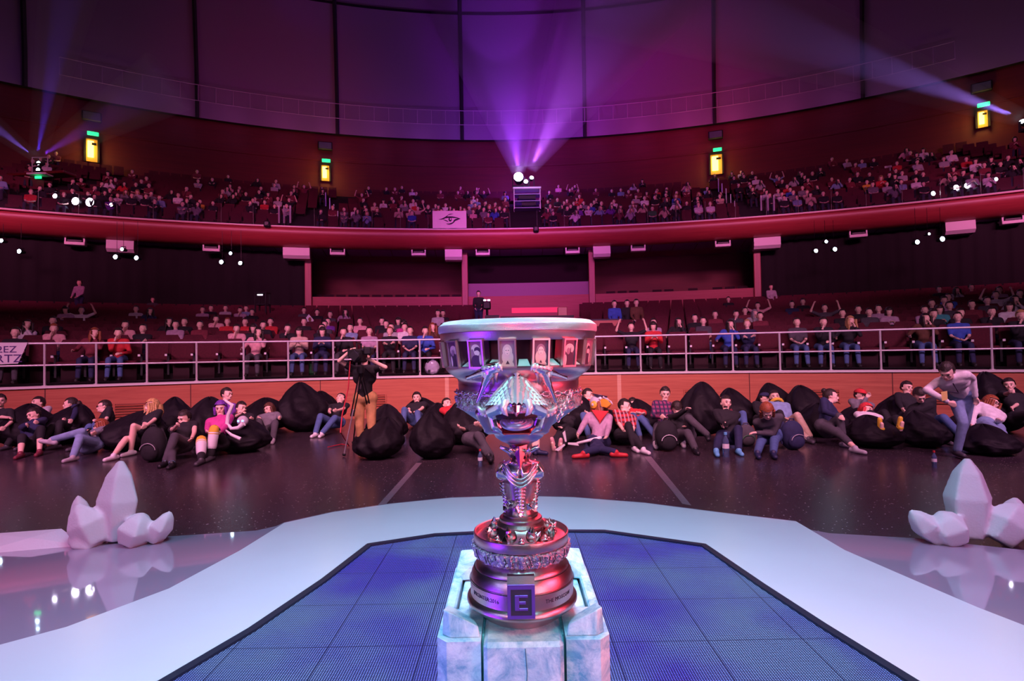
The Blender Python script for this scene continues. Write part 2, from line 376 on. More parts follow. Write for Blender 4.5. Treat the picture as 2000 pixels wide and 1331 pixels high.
# upper exits: lit doorways in the rear wall
DOORS = [(180, 297, 19, 44), (636, 341, 15, 30), (1399, 324, 22, 38), (1919, 236, 16, 32)]
for i, (u, v, wd, ht) in enumerate(DOORS):
    a = on_arc(u, RR, RY, 14); c = arc_pt(RR, RY, a, 14); sc = FPX/c.y
    cz = at_y(u, v, c.y).z; W, H = wd/sc*.95, ht/sc
    e = empty('door_%d' % (i+1), (c.x, c.y, cz), -a); tag(e, kind='structure')
    mb = MB(); mb.box((0, -.25, 0), (W, .06, H)); mb.build('warm_backing', M['warm_wall'], e)
    mb = MB(); mb.box((-W*.1, -.32, H*.05), (W*.55, .05, H*.75), bev=.02); mb.build('lit_opening', M['warm_lamp'], e)
    mb = MB()
    for s_ in (-1, 1): mb.box((s_*(W/2+.05), -.34, 0), (.1, .2, H+.1))
    mb.box((0, -.34, H/2+.05), (W+.2, .2, .1)); mb.box((W*.2, -.37, H*.28), (W*.4, .06, H*.1)); mb.build('frame', M['black'], e)
    mb = MB(); mb.box((W*.12, -.5, H/2+.28), (.55, .1, .22), bev=.02); o = mb.build('exit_sign', M['exit_green'], None); o.matrix_world = e.matrix_basis.copy(); o.location = e.location + Matrix.Rotation(-a, 3, 'Z') @ Vector((0, 0, 0))
    tag(o, ['green exit sign above the leftmost lit yellow doorway', 'green exit sign above the yellow doorway left of centre', 'green exit sign above the yellow doorway right of centre', 'green exit sign above the rightmost yellow doorway'][i], 'exit sign', 'exit signs over the upper doors')
    e2 = empty('wall_speaker', e.location + Vector((0, 0, H/2+1.35)), -a); mb = MB(); mb.box((0, -.3, 0), (.95, .3, .55), bev=.04); mb.build('cabinet', M['black'], e2)
    mb = MB(); mb.box((0, -.46, 0), (.8, .02, .42)); mb.build('grille', mat('speaker_grille%d' % i, (.06, .06, .12), .6), e2)
    tag(e2, ['dark loudspeaker on the wall above the leftmost yellow doorway', 'dark loudspeaker on the wall above the doorway left of centre', 'dark loudspeaker on the wall above the doorway right of centre', 'dark loudspeaker on the wall above the rightmost yellow doorway'][i], 'speaker', 'wall speakers over the upper doors')
    l = bpy.data.lights.new('doorway_lamp', 'POINT'); l.energy = 60; l.color = (1, .6, .15); l.shadow_soft_size = .3; lo = bpy.data.objects.new('doorway_lamp', l); COL.objects.link(lo); lo.location = e.location + Matrix.Rotation(-a, 3, 'Z') @ Vector((0, -1.2, 0))
# glass balustrade on the balcony
e = empty('balcony_balustrade', (0, 0, 0)); tag(e, 'clear glass balustrade standing on the curved balcony front', 'balustrade')
m, t, b = nt('balustrade_glass'); N, L = t.nodes, t.links; tr = N.new('ShaderNodeBsdfTransparent'); tr.inputs[0].default_value = (.93, .9, .97, 1); gl = N.new('ShaderNodeBsdfGlossy'); gl.inputs['Roughness'].default_value = .06
ms = N.new('ShaderNodeMixShader'); ms.inputs[0].default_value = .07; L.new(tr.outputs[0], ms.inputs[1]); L.new(gl.outputs[0], ms.inputs[2]); L.new(ms.outputs[0], N['Material Output'].inputs['Surface']); M['glass'] = m
pane = None; clip = None
for k in range(40):
    a = AB0+.02+(AB1-AB0-.04)*(k+.5)/40
    if pane is None:
        wdt = (AB1-AB0-.04)/40*(FR+.3)-.04
        mb = MB(); mb.box((0, 0, .5), (wdt, .015, .95)); pane = mb.build('pane', M['glass'], e)
        mb = MB(); mb.box((wdt/2+.02, 0, .5), (.02, .03, 1.0)); clip = mb.build('post', M['dark'], e); p, c = pane, clip
    else: p = pane.copy(); COL.objects.link(p); c = clip.copy(); COL.objects.link(c)
    for q in (p, c): q.parent = e; q.location = arc_pt(FR+.3, FY, a, 8.06); q.rotation_euler = (0, 0, -a)
# under-balcony boxes
BIG = [(237, 465, 45), (580, 487, 49), (886, 491, 33), (1175, 486, 33), (1497, 465, 48), (1873, 423, 47)]
for i, (u, v, wd) in enumerate(BIG):
    a = on_arc(u, FR+.9, FY, 6.9); c = arc_pt(FR+.9, FY, a, 6.9); W = wd/(FPX/c.y)
    e = empty('ceiling_unit', (c.x, c.y, 6.88), -a)
    mb = MB(); mb.hull([(x*W/2, y, z) for x in (-1, 1) for (y, z) in ((-.25, .24), (-.3, -.16), (-.12, -.3), (.5, -.3), (.5, .24))]); mb.build('housing', M['white'], e)
    mb = MB(); mb.hull([(x*W*.42, y, z) for x in (-1, 1) for (y, z) in ((.5, .2), (.5, -.28), (2.6, -.1), (2.6, .2))]); mb.build('duct', mat('duct%d' % i, (.3, .2, .3), .7), e)
    tag(e, ['leftmost large white box under the balcony', 'large white box under the balcony at the left column', 'large white box under the balcony just right of the eye banner\'s left edge', 'large white box under the balcony at the third column',
            'large white box under the balcony at the rightmost column', 'rightmost large white box under the balcony'][i], 'ceiling unit', 'large white units under the balcony')
SMALL = [(148, 462), (414, 477), (660, 487), (818, 489), (943, 481), (1118, 480), (1246, 479), (1411, 468), (1675, 446), (1976, 416)]
nm = ['between the left edge and the first large box', 'between the first and second large boxes', 'right of the second large box', 'left of the third large box', 'right of the third large box',
      'left of the fourth large box', 'right of the fourth large box', 'left of the fifth large box', 'between the fifth and sixth large boxes', 'at the right edge past the sixth large box']
u0 = None
for i, (u, v) in enumerate(SMALL):
    a = on_arc(u, FR+.9, FY, 6.9); c = arc_pt(FR+.9, FY, a, 6.93)
    e = empty('small_ceiling_lamp', c, -a)
    if u0 is None:
        mb = MB(); mb.box((0, 0, -.06), (.75, .5, .14), bev=.02)
        for s_ in (-1, 1): mb.box((s_*.34, 0, .08), (.06, .4, .2))
        h0 = mb.build('housing', M['white'], e); mb = MB(); mb.box((0, -.1, .06), (.55, .3, .1), bev=.02); g0_ = mb.build('lamp_block', M['dark'], e); u0 = 1
    else:
        for s0 in (h0, g0_): q = s0.copy(); COL.objects.link(q); q.parent = e
    tag(e, 'small white box under the balcony ' + nm[i], 'ceiling lamp', 'small white units under the balcony')
# ------------------------------------------------------------------ railing on the lower wall
e = empty('safety_railing', (0, 0, 0)); tag(e, 'long pale metal railing on top of the wooden wall', 'railing')
RU = [-12, 87, 188, 287, 384, 476, 563, 651, 737, 820, 905, 990, 1078, 1163, 1251, 1340, 1431, 1523, 1622, 1720, 1824, 1937, 2046]
post = None
for u in RU:
    a = on_arc(u, WR+.1, WY, 1.5)
    if post is None:
        mb = MB(); mb.tube([(0, 0, 0), (0, 0, .93)], .024, 8); mb.tube([(0, 0, 0), (0, 0, .012)], .05, 10); post = q = mb.build('post', M['steel'], e)
    else: q = post.copy(); COL.objects.link(q)
    q.parent = e; q.location = arc_pt(WR+.1, WY, a, WZ+.05); q.rotation_euler = (0, 0, -a)
for zz, r in ((WZ+.98, .024), (WZ+.5, .02)):
    mb = MB(); mb.tube([arc_pt(WR+.1, WY, -.62+1.24*k/70, zz) for k in range(71)], r, 8); mb.build('rail', M['steel'], e, smooth=180)
# ------------------------------------------------------------------ stage
def poly(pts, z0, z1, name, mt, bev=0.0):
    mb = MB(); n = len(pts); vs = [(p[0], p[1], z1) for p in pts]+[(p[0], p[1], z0) for p in pts]
    fs = [tuple(range(n))]+[(k, (k+1) % n, n+(k+1) % n, n+k) for k in range(n)]
    mb.add(vs, fs); o = mb.build(name, mt); bm = bmesh.new(); bm.from_mesh(o.data); bmesh.ops.recalc_face_normals(bm, faces=bm.faces)
    bmesh.ops.triangulate(bm, faces=[f for f in bm.faces if len(f.verts) > 4]); bm.to_mesh(o.data); bm.free(); return o
ZS = .05
def G(u, v, z=ZS): p = at_z(u, v, z); return (p.x, p.y)
backarc = [G(u, v) for u, v in ((555, 1021), (650, 1000), (760, 984), (880, 972), (1000, 968), (1120, 971), (1260, 982), (1400, 1000), (1553, 1018))]
wing_l = [G(335, 1048), G(500, 1037), G(540, 1028)]; wing_r = [G(1575, 1034), G(1620, 1042), G(1790, 1052)]
stage_pts = [(-9, -2)]+[(-9, 4.4), G(0, 1062), G(150, 1056)]+wing_l+backarc+wing_r+[G(2000, 1075), (9, 4.3), (9, -2)]
o = poly(stage_pts, 0, ZS, 'stage_floor', M['stage_gloss']); tag(o, 'wide glossy white stage floor with mirror finish wings', 'stage floor')
inner_l = [G(0, 1260, .06), G(130, 1225, .06), G(330, 1150, .06), G(470, 1075, .06), G(555, 1022, .06)]
inner_r = [G(1555, 1019, .06), G(1650, 1075, .06), G(1800, 1140, .06), G(1910, 1187, .06), G(2000, 1222, .06)]
inner = [(-3.4, -1.2)]+[(inner_l[0][0]-1.2, inner_l[0][1]-.9)]+inner_l+[G(u, v+1, .06) for u, v in ((650, 1000), (760, 984), (880, 972), (1000, 968), (1120, 971), (1260, 982), (1400, 1000))]+inner_r+[(inner_r[-1][0]+1.2, inner_r[-1][1]-.9), (3.4, -1.2)]
scr_l = [G(300, 1352, .07), G(500, 1232, .07), G(640, 1135, .07), G(726, 1067, .07)]
scr = scr_l+[G(850, 1048, .07), G(1000, 1040, .07), G(1180, 1041, .07), G(1370, 1068, .07)]+[G(1480, 1145, .07), G(1600, 1225, .07), G(1790, 1345, .07)]
scr_full = [(scr[0][0]-.5, -.6)]+scr+[(scr[-1][0]+.5, -.6)]
o = poly(inner, ZS, .06, 'stage_ring', M['stage_matte']); tag(o, 'pale satin floor ring around the sunken screen', 'stage floor')
o = poly(scr_full, .06, .066, 'led_floor_screen', M['led']); tag(o, 'blue dotted screen set into the stage floor', 'screen')
mb = MB(); n = len(scr_full); cen = Vector((0, 2.2)); vs = []
for k in range(n):
    p = Vector(scr_full[k]); e0 = (p-Vector(scr_full[k-1])).normalized(); e1 = (Vector(scr_full[(k+1) % n])-p).normalized(); bi = Vector((-(e0.y+e1.y), e0.x+e1.x)).normalized(); m_ = .05/max(.4, bi.dot(Vector((-e0.y, e0.x))))
    if (p+bi*.01-cen).length < (p-cen).length: bi = -bi
    q = p+bi*m_; vs += [(p.x, p.y, .062), (p.x, p.y, .08), (q.x, q.y, .08), (q.x, q.y, .06)]
mb.add(vs, [(4*k+i, 4*k+(i+1) % 4, 4*((k+1) % n)+(i+1) % 4, 4*((k+1) % n)+i) for k in range(n) for i in range(4)])
tag(mb.build('screen_border', M['edge']), 'dark metal border strip around the blue floor screen', 'border')
for i, pts in enumerate([[(813, 905), (738, 988), (752, 988), (824, 905)], [(1258, 893), (1333, 985), (1350, 988), (1272, 893)]]):
    o = poly([G(u, v, 0) for u, v in pts], .0, .003, 'floor_stripe', M['tape']); tag(o, ['grey stripe on dark floor left of the trophy', 'grey stripe on dark floor right of the trophy'][i], 'stripe', 'grey stripes on the dark floor')
# ice sculptures
def shard(mb, base, tip, w, d, seed, tw=.55, sink=.0):
    r = random.Random(seed); base = Vector(base); tip = Vector(tip); ax = (tip-base); L_ = ax.length; t = ax.normalized()
    side = t.cross(Vector((0, 1, 0))).normalized(); fr_ = side.cross(t).normalized(); ring = []
    for (h, k) in ((0, .8), (.5, 1.08), (.82, .66), (1.0, .16)):
        for j in range(5):
            g = 2*PI*(j+.2+r.random()*.1*0+seed*.13)/5; ring.append(base+ax*h+side*math.cos(g)*w/2*k+fr_*math.sin(g)*d/2*k)
    mb.hull(ring)
def sculpture(shards, label, rest=None):
    big = MB(); cents = []
    for i, (b, tp, w, d) in enumerate(shards): shard(big, b, tp, w, d, i*7+3)
    o = big.build('ice_sculpture', M['sculpt']); md = o.modifiers.new('r', 'REMESH'); md.mode = 'VOXEL'; md.voxel_size = .014; md.use_smooth_shade = True
    md = o.modifiers.new('s', 'SMOOTH'); md.iterations = 6; md.factor = .5; tag(o, label, 'sculpture', 'white ice crystal sculptures'); PEND.append(o); return o
PEND = []
def gp(u, v, y): return at_y(u, v, y)
Yl = at_z(235, 1062, .06).y; Yr = at_z(1880, 1058, .06).y
zb = .065
def B3(u, y): p = at_y(u, 1060, y); return (p.x, y, zb)
sculpture([(B3(228, Yl+.1), gp(236, 900, Yl+.1), 0.331, 0.264), (B3(186, Yl), gp(150, 985, Yl-.03), 0.285, 0.242), (B3(168, Yl+.12), gp(152, 968, Yl+.15), 0.194, 0.176), (B3(258, Yl), gp(278, 1003, Yl-.02), 0.274, 0.286), (B3(300, Yl+.05), gp(333, 1000, Yl+.05), 0.171, 0.220),
           (B3(190, Yl-.02), gp(135, 1050, Yl), 0.160, 0.220)], 'tall white ice crystal sculpture at the left stage edge')
sculpture([(B3(1893, Yr+.1), gp(1889, 896, Yr+.1), 0.342, 0.286), (B3(1835, Yr+.02), gp(1778, 998, Yr+.02), 0.194, 0.220), (B3(1862, Yr), gp(1838, 1000, Yr-.02), 0.285, 0.286), (B3(1945, Yr), gp(1994, 985, Yr-.02), 0.308, 0.275), (B3(1975, Yr+.12), gp(1984, 972, Yr+.15), 0.228, 0.220)],
          'tall white ice crystal sculpture at the right stage edge')
mb = MB(); mb.hull([G(u, v)+(z,) for u, v, z in ((-60, 1062, .05), (-60, 1085, .05), (140, 1057, .05), (165, 1066, .05), (-20, 1064, .14), (120, 1056, .15), (60, 1070, .13))]); o = mb.build('ice_ledge', M['sculpt'])
tag(o, 'low white ice ledge running left of the tall sculpture', 'sculpture')
# ------------------------------------------------------------------ plinth
YT = 1.3; XT = at_y(1015, 900, YT).x; K = YT/FPX
def zf(v): return at_y(1015, v, YT).z
ZT = zf(1195)
def metal(name, col, rough, bump=0.0, bscale=200, noise=.0, aniso=0):
    m = mat(name, col, rough, 1.0, noise=noise, nscale=18, bump=bump, bscale=bscale); return m
M['pewter'] = metal('brushed_pewter', (.6, .42, .46), .3, .08, 500, .12)
M['pewter_d'] = metal('dark_pewter', (.4, .28, .3), .38, .1, 400, .2)
M['chrome'] = metal('polished_silver', (.88, .82, .85), .22, .0, noise=.1)
M['ham'] = metal('hammered_silver', (.75, .66, .68), .24, 1.0, 130, .25)
M['rock'] = metal('cracked_pewter', (.55, .48, .62), .42, .8, 110, .3)
M['rim'] = metal('sparkling_rim', (.85, .78, .82), .42, .5, 900, .15)
# plinth material: icy plaster with stains
m, t, b = nt('icy_plaster'); N, L = t.nodes, t.links
tc = N.new('ShaderNodeTexCoord'); n = N.new('ShaderNodeTexNoise'); n.inputs['Scale'].default_value = 14; n.inputs['Detail'].default_value = 9; n.inputs['Roughness'].default_value = .7; n.inputs['Distortion'].default_value = .6
cr = N.new('ShaderNodeValToRGB'); cr.color_ramp.elements[0].color = (.12, .4, .58, 1); cr.color_ramp.elements[0].position = .36; cr.color_ramp.elements[1].color = (.66, .84, .92, 1); cr.color_ramp.elements[1].position = .6
L.new(tc.outputs['Object'], n.inputs['Vector']); L.new(n.outputs['Fac'], cr.inputs['Fac']); L.new(cr.outputs['Color'], b.inputs['Base Color']); b.inputs['Roughness'].default_value = .5
n2 = N.new('ShaderNodeTexNoise'); n2.inputs['Scale'].default_value = 45; n2.inputs['Detail'].default_value = 7; bp = N.new('ShaderNodeBump'); bp.inputs['Strength'].default_value = .35; bp.inputs['Distance'].default_value = .01
L.new(tc.outputs['Object'], n2.inputs['Vector']); L.new(n2.outputs['Fac'], bp.inputs['Height']); L.new(bp.outputs['Normal'], b.inputs['Normal']); M['ice'] = m
P0 = empty('ice_plinth', (XT, YT, 0)); tag(P0, 'pale blue icy block plinth carrying the trophy on the floor screen', 'plinth')
HW, YF, YB = .1805, -.128, .30      # half width, front/back offset from trophy axis
CW = .082                           # half width of centre block
Z0 = .066
mb = MB()
mb.box((0, YF+.05, (Z0+ZT)/2), (2*CW, .13, ZT-Z0), bev=.008); mb.build('centre_block', M['ice'], P0)
for s in (-1, 1):
    # corner pillars front
    x0, x1 = s*(CW+.006), s*HW; h = ZT-.002
    mb = MB(); pts = []
    for z in (Z0, h):
        pts += [(x0, YF+.0, z), (x1-s*.022, YF+.0, z), (x1, YF+.022, z), (x1, YF+.15, z), (x0, YF+.15, z)]
    mb.hull(pts); mb.build('corner_pillar', M['ice'], P0)
    mb = MB(); hh = .05
    mb.hull([(x0+s*.002, YF+.016, h), (x1-s*.028, YF+.016, h), (x1-s*.01, YF+.03, h), (x1-s*.008, YF+.12, h), (x0+s*.02, YF+.1, h),
             (x0+s*.006, YF+.02, h+.022), (x1-s*.024, YF+.024, h+hh), (x1-s*.012, YF+.036, h+hh), (x1-s*.014, YF+.11, h+.028), (x0+s*.05, YF+.09, h+.02)])
    o = mb.build('corner_cap', M['ice'], P0); md = o.modifiers.new('b', 'BEVEL'); md.width = .003; md.segments = 2
    mb = MB(); mb.hull([(s*(HW-.085), YB-.075, h-.01), (s*HW, YB-.1, h-.01), (s*(HW-.005), YB, h-.01), (s*(HW-.075), YB, h-.01),
                        (s*(HW-.07), YB-.055, h+.034), (s*(HW-.01), YB-.07, h+.02), (s*(HW-.016), YB-.012, h+.045), (s*(HW-.05), YB-.008, h+.046), (s*(HW-.07), YB-.02, h+.034)])
    o = mb.build('corner_cap', M['ice'], P0); md = o.modifiers.new('b', 'BEVEL'); md.width = .004; md.segments = 2
    mb = MB(); mb.box((s*(HW-.012), (YF+YB)/2+.05, (Z0+h)/2), (.026, YB-YF-.12, h-Z0-.004), bev=.004); mb.build('side_wall', M['ice'], P0)
mb = MB(); mb.box((0, YB-.012, (Z0+ZT)/2-.005), (2*HW-.04, .03, ZT-Z0-.012), bev=.004); mb.build('back_wall', M['ice'], P0)
mb = MB(); mb.box((0, .1, (Z0+ZT)/2-.008), (2*HW-.06, .34, ZT-Z0-.016), bev=.003); mb.build('top_slab', M['ice'], P0)
mb = MB(); mb.box((0, .055, ZT-.0075), (.25, .13, .011), bev=.003); mb.build('seat_pad', M['ice'], P0)
pts = [(0.012, .0, 0), (.008, -.02, 0), (.016, -.035, 0), (.018, -.0, -.1)]
mb = MB(); mb.tube([(.003, YF-.0155, ZT-.01), (.006, YF-.0155, ZT-.06), (.002, YF-.0155, ZT-.13), (.006, YF-.0155, ZT-.25), (.001, YF-.0155, ZT-.5)], .0009, 5); mb.build('crack', mat('crack_blue', (.05, .15, .25), .8), P0)
# ------------------------------------------------------------------ trophy
TR = empty('trophy_cup', (XT, YT, ZT)); tag(TR, 'large silver trophy cup with beast head and picture frames on the icy plinth', 'trophy')
def pr(lst): return [(max(r, .01)*K, zf(v)-ZT) for r, v in lst]
def ang(deg): a = math.radians(deg); return a   # 0 = towards the camera (-y), positive = picture right
def onr(r, a, z): return Vector((r*math.sin(a), -r*math.cos(a), z))
def Z(v): return zf(v)-ZT
mb = MB(); mb.lathe(pr([(60, 1195.5), (70, 1195), (80, 1188), (92, 1174), (103, 1168), (106, 1163), (105.5, 1158), (102, 1153), (99, 1151), (98.5, 1146), (99.5, 1125), (99, 1122), (97.5, 1121), (98.4, 1120), (96, 1110), (91, 1101), (90, 1100), (90, 1098), (86, 1092), (80, 1086), (77, 1083), (74, 1076), (70, 1070)]), 96)
foot = mb.build('foot', M['pewter'], TR, smooth=35)
for rr, vv in ((100.2, 1123), (91.3, 1100.3)):
    mb = MB(); mb.lathe([(rr*K+.0006*math.cos(g), Z(vv)+.0006*math.sin(g)) for g in np.linspace(0, 2*PI, 7)], 96); mb.build('groove', M['dark'], foot, smooth=180)
def rocky(a, r, z): return .0022*math.sin(a*37+3*math.sin(a*11))+.0018*math.sin(a*71+z*300)+.0012*math.sin(a*23+z*900)
mb = MB(); mb.lathe(pr([(80, 1081), (86, 1080), (89, 1076), (91.5, 1070), (93, 1063), (94, 1057), (93, 1055), (88, 1054), (80, 1053)]), 260, fn=rocky)
ring = mb.build('cracked_ring', M['rock'], TR, smooth=25)
rr_ = random.Random(5)
mb = MB()
for k in range(34):
    a = 2*PI*k/34+rr_.uniform(-.06, .06); pts = []; rq = [93.8, 93.6, 92.5, 90.5, 88.5]; vq = [1057, 1062, 1067, 1072, 1077]; da = 0
    for r_, v_ in zip(rq, vq): da += rr_.uniform(-.035, .035); pts.append(onr((r_+.6)*K, a+da, Z(v_)))
    mb.tube(pts, [.0009, .0011, .0008, .0012, .0006], 4)
mb.build('crack_pattern', M['dark'], ring)
# tray with raised band
mb = MB(); mb.lathe(pr([(78, 1053.5), (90.5, 1052.5), (91, 1051.5), (91.5, 1036), (91, 1034.5), (89.5, 1034), (87.5, 1035), (86, 1040), (85, 1043), (72, 1043.5), (70, 1042.5), (45, 1040), (20, 1040)]), 96); tray = mb.build('tray', M['pewter'], TR, smooth=35)
# collar with splayed feet and rivets
mb = MB(); mb.lathe(pr([(44, 1034), (46, 1022), (42.5, 1016), (41, 1015), (41.5, 1010), (40, 1008), (33, 1006.5), (30, 1006)]), 64); collar = mb.build('collar', M['pewter_d'], TR, smooth=35)
for k in range(8):
    a = ang(45*k); 
    mb = MB(); n = 6; vs = []
    for i in range(n+1):
        t_ = i/n; r_ = (42+22*t_)*K; v_ = 1020+20*t_**.7; w_ = (8+6*abs(2*t_-1)**2)*K
        for s in (-1, 1): p = onr(r_, a, Z(v_)); sd = Vector((math.cos(a), math.sin(a), 0)); vs.append(p+sd*s*w_)
    vs2 = [v-Vector((0, 0, .004)) for v in vs]; q = len(vs); fs = [(2*i, 2*i+1, 2*i+3, 2*i+2) for i in range(n)]+[(q+2*i, q+2*i+2, q+2*i+3, q+2*i+1) for i in range(n)]+[(2*i, 2*i+2, q+2*i+2, q+2*i) for i in range(n)]+[(2*i+1, q+2*i+1, q+2*i+3, 2*i+3) for i in range(n)]+[(2*n, 2*n+1, q+2*n+1, q+2*n)]
    mb.add(vs+vs2, fs); ft = mb.build('splayed_foot', M['pewter'], TR, smooth=50)
    mb = MB(); c = onr(63*K, a, Z(1040)); mb.lathe([(.0075, 0), (.0078, .002), (.006, .0045), (.0045, .0048), (.0048, .0075), (.003, .0105), (.0002, .0115)], 16, c=c); mb.build('rivet', M['chrome'], ft, smooth=50)
# crystals around the collar
for k in range(8):
    a = ang(22.5+45*k); r_ = (54 if k in (0, 7) else 62)*K; c = onr(r_, a, Z(1043)); out = Vector((math.sin(a), -math.cos(a), 0))
    mb = MB(); q = random.Random(k)
    for j in range(3 if k % 2 else 5):
        d = (out*q.uniform(-.3, .5)+Vector((q.uniform(-.4, .4), q.uniform(-.3, .3), 1))).normalized(); L_ = q.uniform(.02, .034); w_ = q.uniform(.0045, .0075); s_ = d.cross(out).normalized(); f_ = s_.cross(d); p0 = c+Vector((q.uniform(-.006, .006), q.uniform(-.006, .006), 0)); pts = [p0+d*L_]
        for h_, kk in ((0, .6), (.65, 1)):
            for g in range(6): pts.append(p0+d*L_*h_+s_*math.cos(g*PI/3)*w_*kk+f_*math.sin(g*PI/3)*w_*kk)
        mb.hull(pts)
    mb.build('crystal_cluster', M['chrome'], TR)
    mb = MB(); mb.ell(onr(r_-.006, a, Z(1036)), (.013, .013, .011), 16, 10); mb.build('socket', M['pewter_d'], TR, smooth=180)
# stem
mb = MB(); mb.lathe(pr([(32, 1006), (33, 1002), (30, 1000), (29, 998), (27, 994), (25, 972), (29, 955), (32, 943), (33, 936), (26, 925), (19, 912), (14, 896), (13, 882), (16, 872), (22, 867), (30, 863)]), 48, fn=lambda a, r, z: .0014*math.cos(a*6)); stem = mb.build('stem', M['pewter_d'], TR, smooth=60)
# rubble at stem foot
mb = MB(); q = random.Random(11)
for k in range(26):
    a = 2*PI*k/26+q.uniform(-.1, .1); c = onr(q.uniform(25, 30)*K, a, Z(q.uniform(976, 999))); s_ = q.uniform(.006, .0105)
    mb.hull([tuple(c+Vector((q.uniform(-1, 1), q.uniform(-1, 1), q.uniform(-1, 1))).normalized()*s_) for _ in range(12)])
mb.build('rubble_ring', M['chrome'], TR)
# vertebrae down front, sides, back
for a in (0, 90, 180, 270):
    a = ang(a); mb = MB(); out = Vector((math.sin(a), -math.cos(a), 0)); sd = Vector((math.cos(a), math.sin(a), 0)); Rm = Matrix((sd, out, Vector((0, 0, 1)))).transposed()
    for i in range(9):
        v_ = 944+i*6.8; s_ = 1-.06*i; r_ = (33 if i < 3 else 31-.4*i)
        mb.ell(onr(r_*K, a, Z(v_)), (.0095*s_, .009*s_, .0042), 10, 8, R=Rm)
        for sg in (-1, 1): mb.tube([onr((r_-1)*K, a, Z(v_)), onr(r_*K, a, Z(v_))+sd*sg*.009*s_+out*.003, onr((r_-2)*K, a, Z(v_+3))+sd*sg*.0135*s_], [.003, .0024, .0008], 6)
    mb.build('vertebrae', M['chrome'], TR, smooth=60)
# shoulder plates
for k, a in enumerate((-78, 78, -130, 130, -25, 25, 180)):
    a = ang(a); big = k < 2; out = Vector((math.sin(a), -math.cos(a), 0)); sd = Vector((math.cos(a), math.sin(a), 0)); z_ = Vector((0, 0, 1))
    def PP(r_, v_, s_): return onr(r_*K, a, Z(v_))+sd*s_*K
    e_ = 1.0 if big else .74
    mb = MB(); mb.hull([PP(18, 898, -6), PP(18, 898, 6), PP(38*e_, 903, -13), PP(38*e_, 903, 13), PP(48*e_, 918, -11), PP(48*e_, 918, 11), PP(46*e_, 930, -7), PP(46*e_, 930, 7), PP(36*e_, 938, 0), PP(22, 934, -13), PP(22, 934, 13)])
    o = mb.build('shoulder_plate', M['chrome'], TR); md = o.modifiers.new('b', 'BEVEL'); md.width = .0022; md.segments = 3; o.data.shade_smooth()
# draped collar ridges on the front
mb = MB()
for j, (dv, rr) in enumerate(((0, .0028), (7, .003), (14, .0032))):
    mb.tube([onr((36+j)*K, math.radians(x), Z(915+dv+14*math.cos(math.radians(x*2.6)))) for x in range(-62, 63, 6)], [rr]*21, 8)
    mb.tube([onr((36+j)*K, math.radians(180+x), Z(915+dv+14*math.cos(math.radians(x*2.6)))) for x in range(-62, 63, 6)], [rr]*21, 8)
mb.build('draped_ridges', M['chrome'], TR, smooth=180)
# top pincers + central wedge under the bowl
mb = MB()
for a in range(0, 360, 60):
    a = ang(a+30); mb.tube([onr(14*K, a, Z(892)), onr(20*K, a, Z(881)), onr(30*K, a, Z(876)), onr(37*K, a, Z(873)), onr(36*K, a, Z(869))], [.006, .007, .0055, .0035, .001], 8)
mb.build('pincers', M['chrome'], TR, smooth=180)
mb = MB(); mb.hull([onr(24*K, ang(-38), Z(866)), onr(24*K, ang(38), Z(866)), onr(30*K, ang(0), Z(868)), onr(26*K, ang(-18), Z(884)), onr(26*K, ang(18), Z(884)), onr(36*K, 0, Z(911)), onr(30*K, 0, Z(913)), onr(8*K, 0, Z(880))])
o = mb.build('keel_wedge', metal('copper_silver', (.85, .5, .42), .22), TR)
# bowl lower cup and cone
mb = MB(); mb.lathe(pr([(6, 866), (20, 865.5), (35, 861), (46, 853), (50.5, 845), (52, 841), (53, 839), (112, 796), (113.5, 794.5)]), 96); mb.build('bowl_cone', metal('smooth_pewter', (.5, .47, .6), .3, .1, 500), TR, smooth=40)
mb = MB(); mb.lathe(pr([(112, 796), (117, 793), (120, 785), (120.5, 775), (118, 769), (115, 767)]), 160, fn=lambda a, r, z: .0012*math.sin(a*40+2*math.sin(a*13))); mb.build('hammered_band', M['ham'], TR, smooth=60)
mb = MB(); mb.lathe(pr([(114, 768), (116, 757), (117, 748), (116.5, 743), (118, 738), (124, 733), (133, 727), (139, 721), (141, 716), (141.3, 713), (139, 712.5)]), 96); mb.build('bowl_neck', M['pewter'], TR, smooth=40)
# window course: sill ring, lintel ring, 16 mullion blocks
mb = MB(); mb.lathe(pr([(118, 711.5), (140, 712.8)]), 96); mb.build('sill', mat('frosted_sill', (.8, .95, .95), .25), TR, smooth=40)
mb = MB(); mb.lathe(pr([(118, 667), (146.5, 667.5), (149, 663), (151.5, 652), (150, 651), (120, 651)]), 96); mb.build('lintel_band', M['pewter'], TR, smooth=40)
mb = MB(); mb.lathe(pr([(119, 712), (121, 667)]), 96); mb.build('inner_drum', metal('inner_dark', (.25, .12, .2), .3), TR, smooth=180)
mb = MB(); mb.lathe(pr([(150, 651.3), (152.5, 651), (153.5, 649), (153.8, 640), (153, 637.5), (151, 636), (143, 630), (141, 629.5), (139, 631), (136, 640), (128, 646)]), 128); mb.build('rim', M['rim'], TR, smooth=30)
NP = 16
pm_bg = mat('portrait_ground', (.16, .06, .13), .5); pm_l = mat('portrait_light', (.85, .6, .6), .5); pm_m = mat('portrait_mid', (.4, .2, .3), .5); pm_d = mat('portrait_ink', (.08, .03, .07), .5)
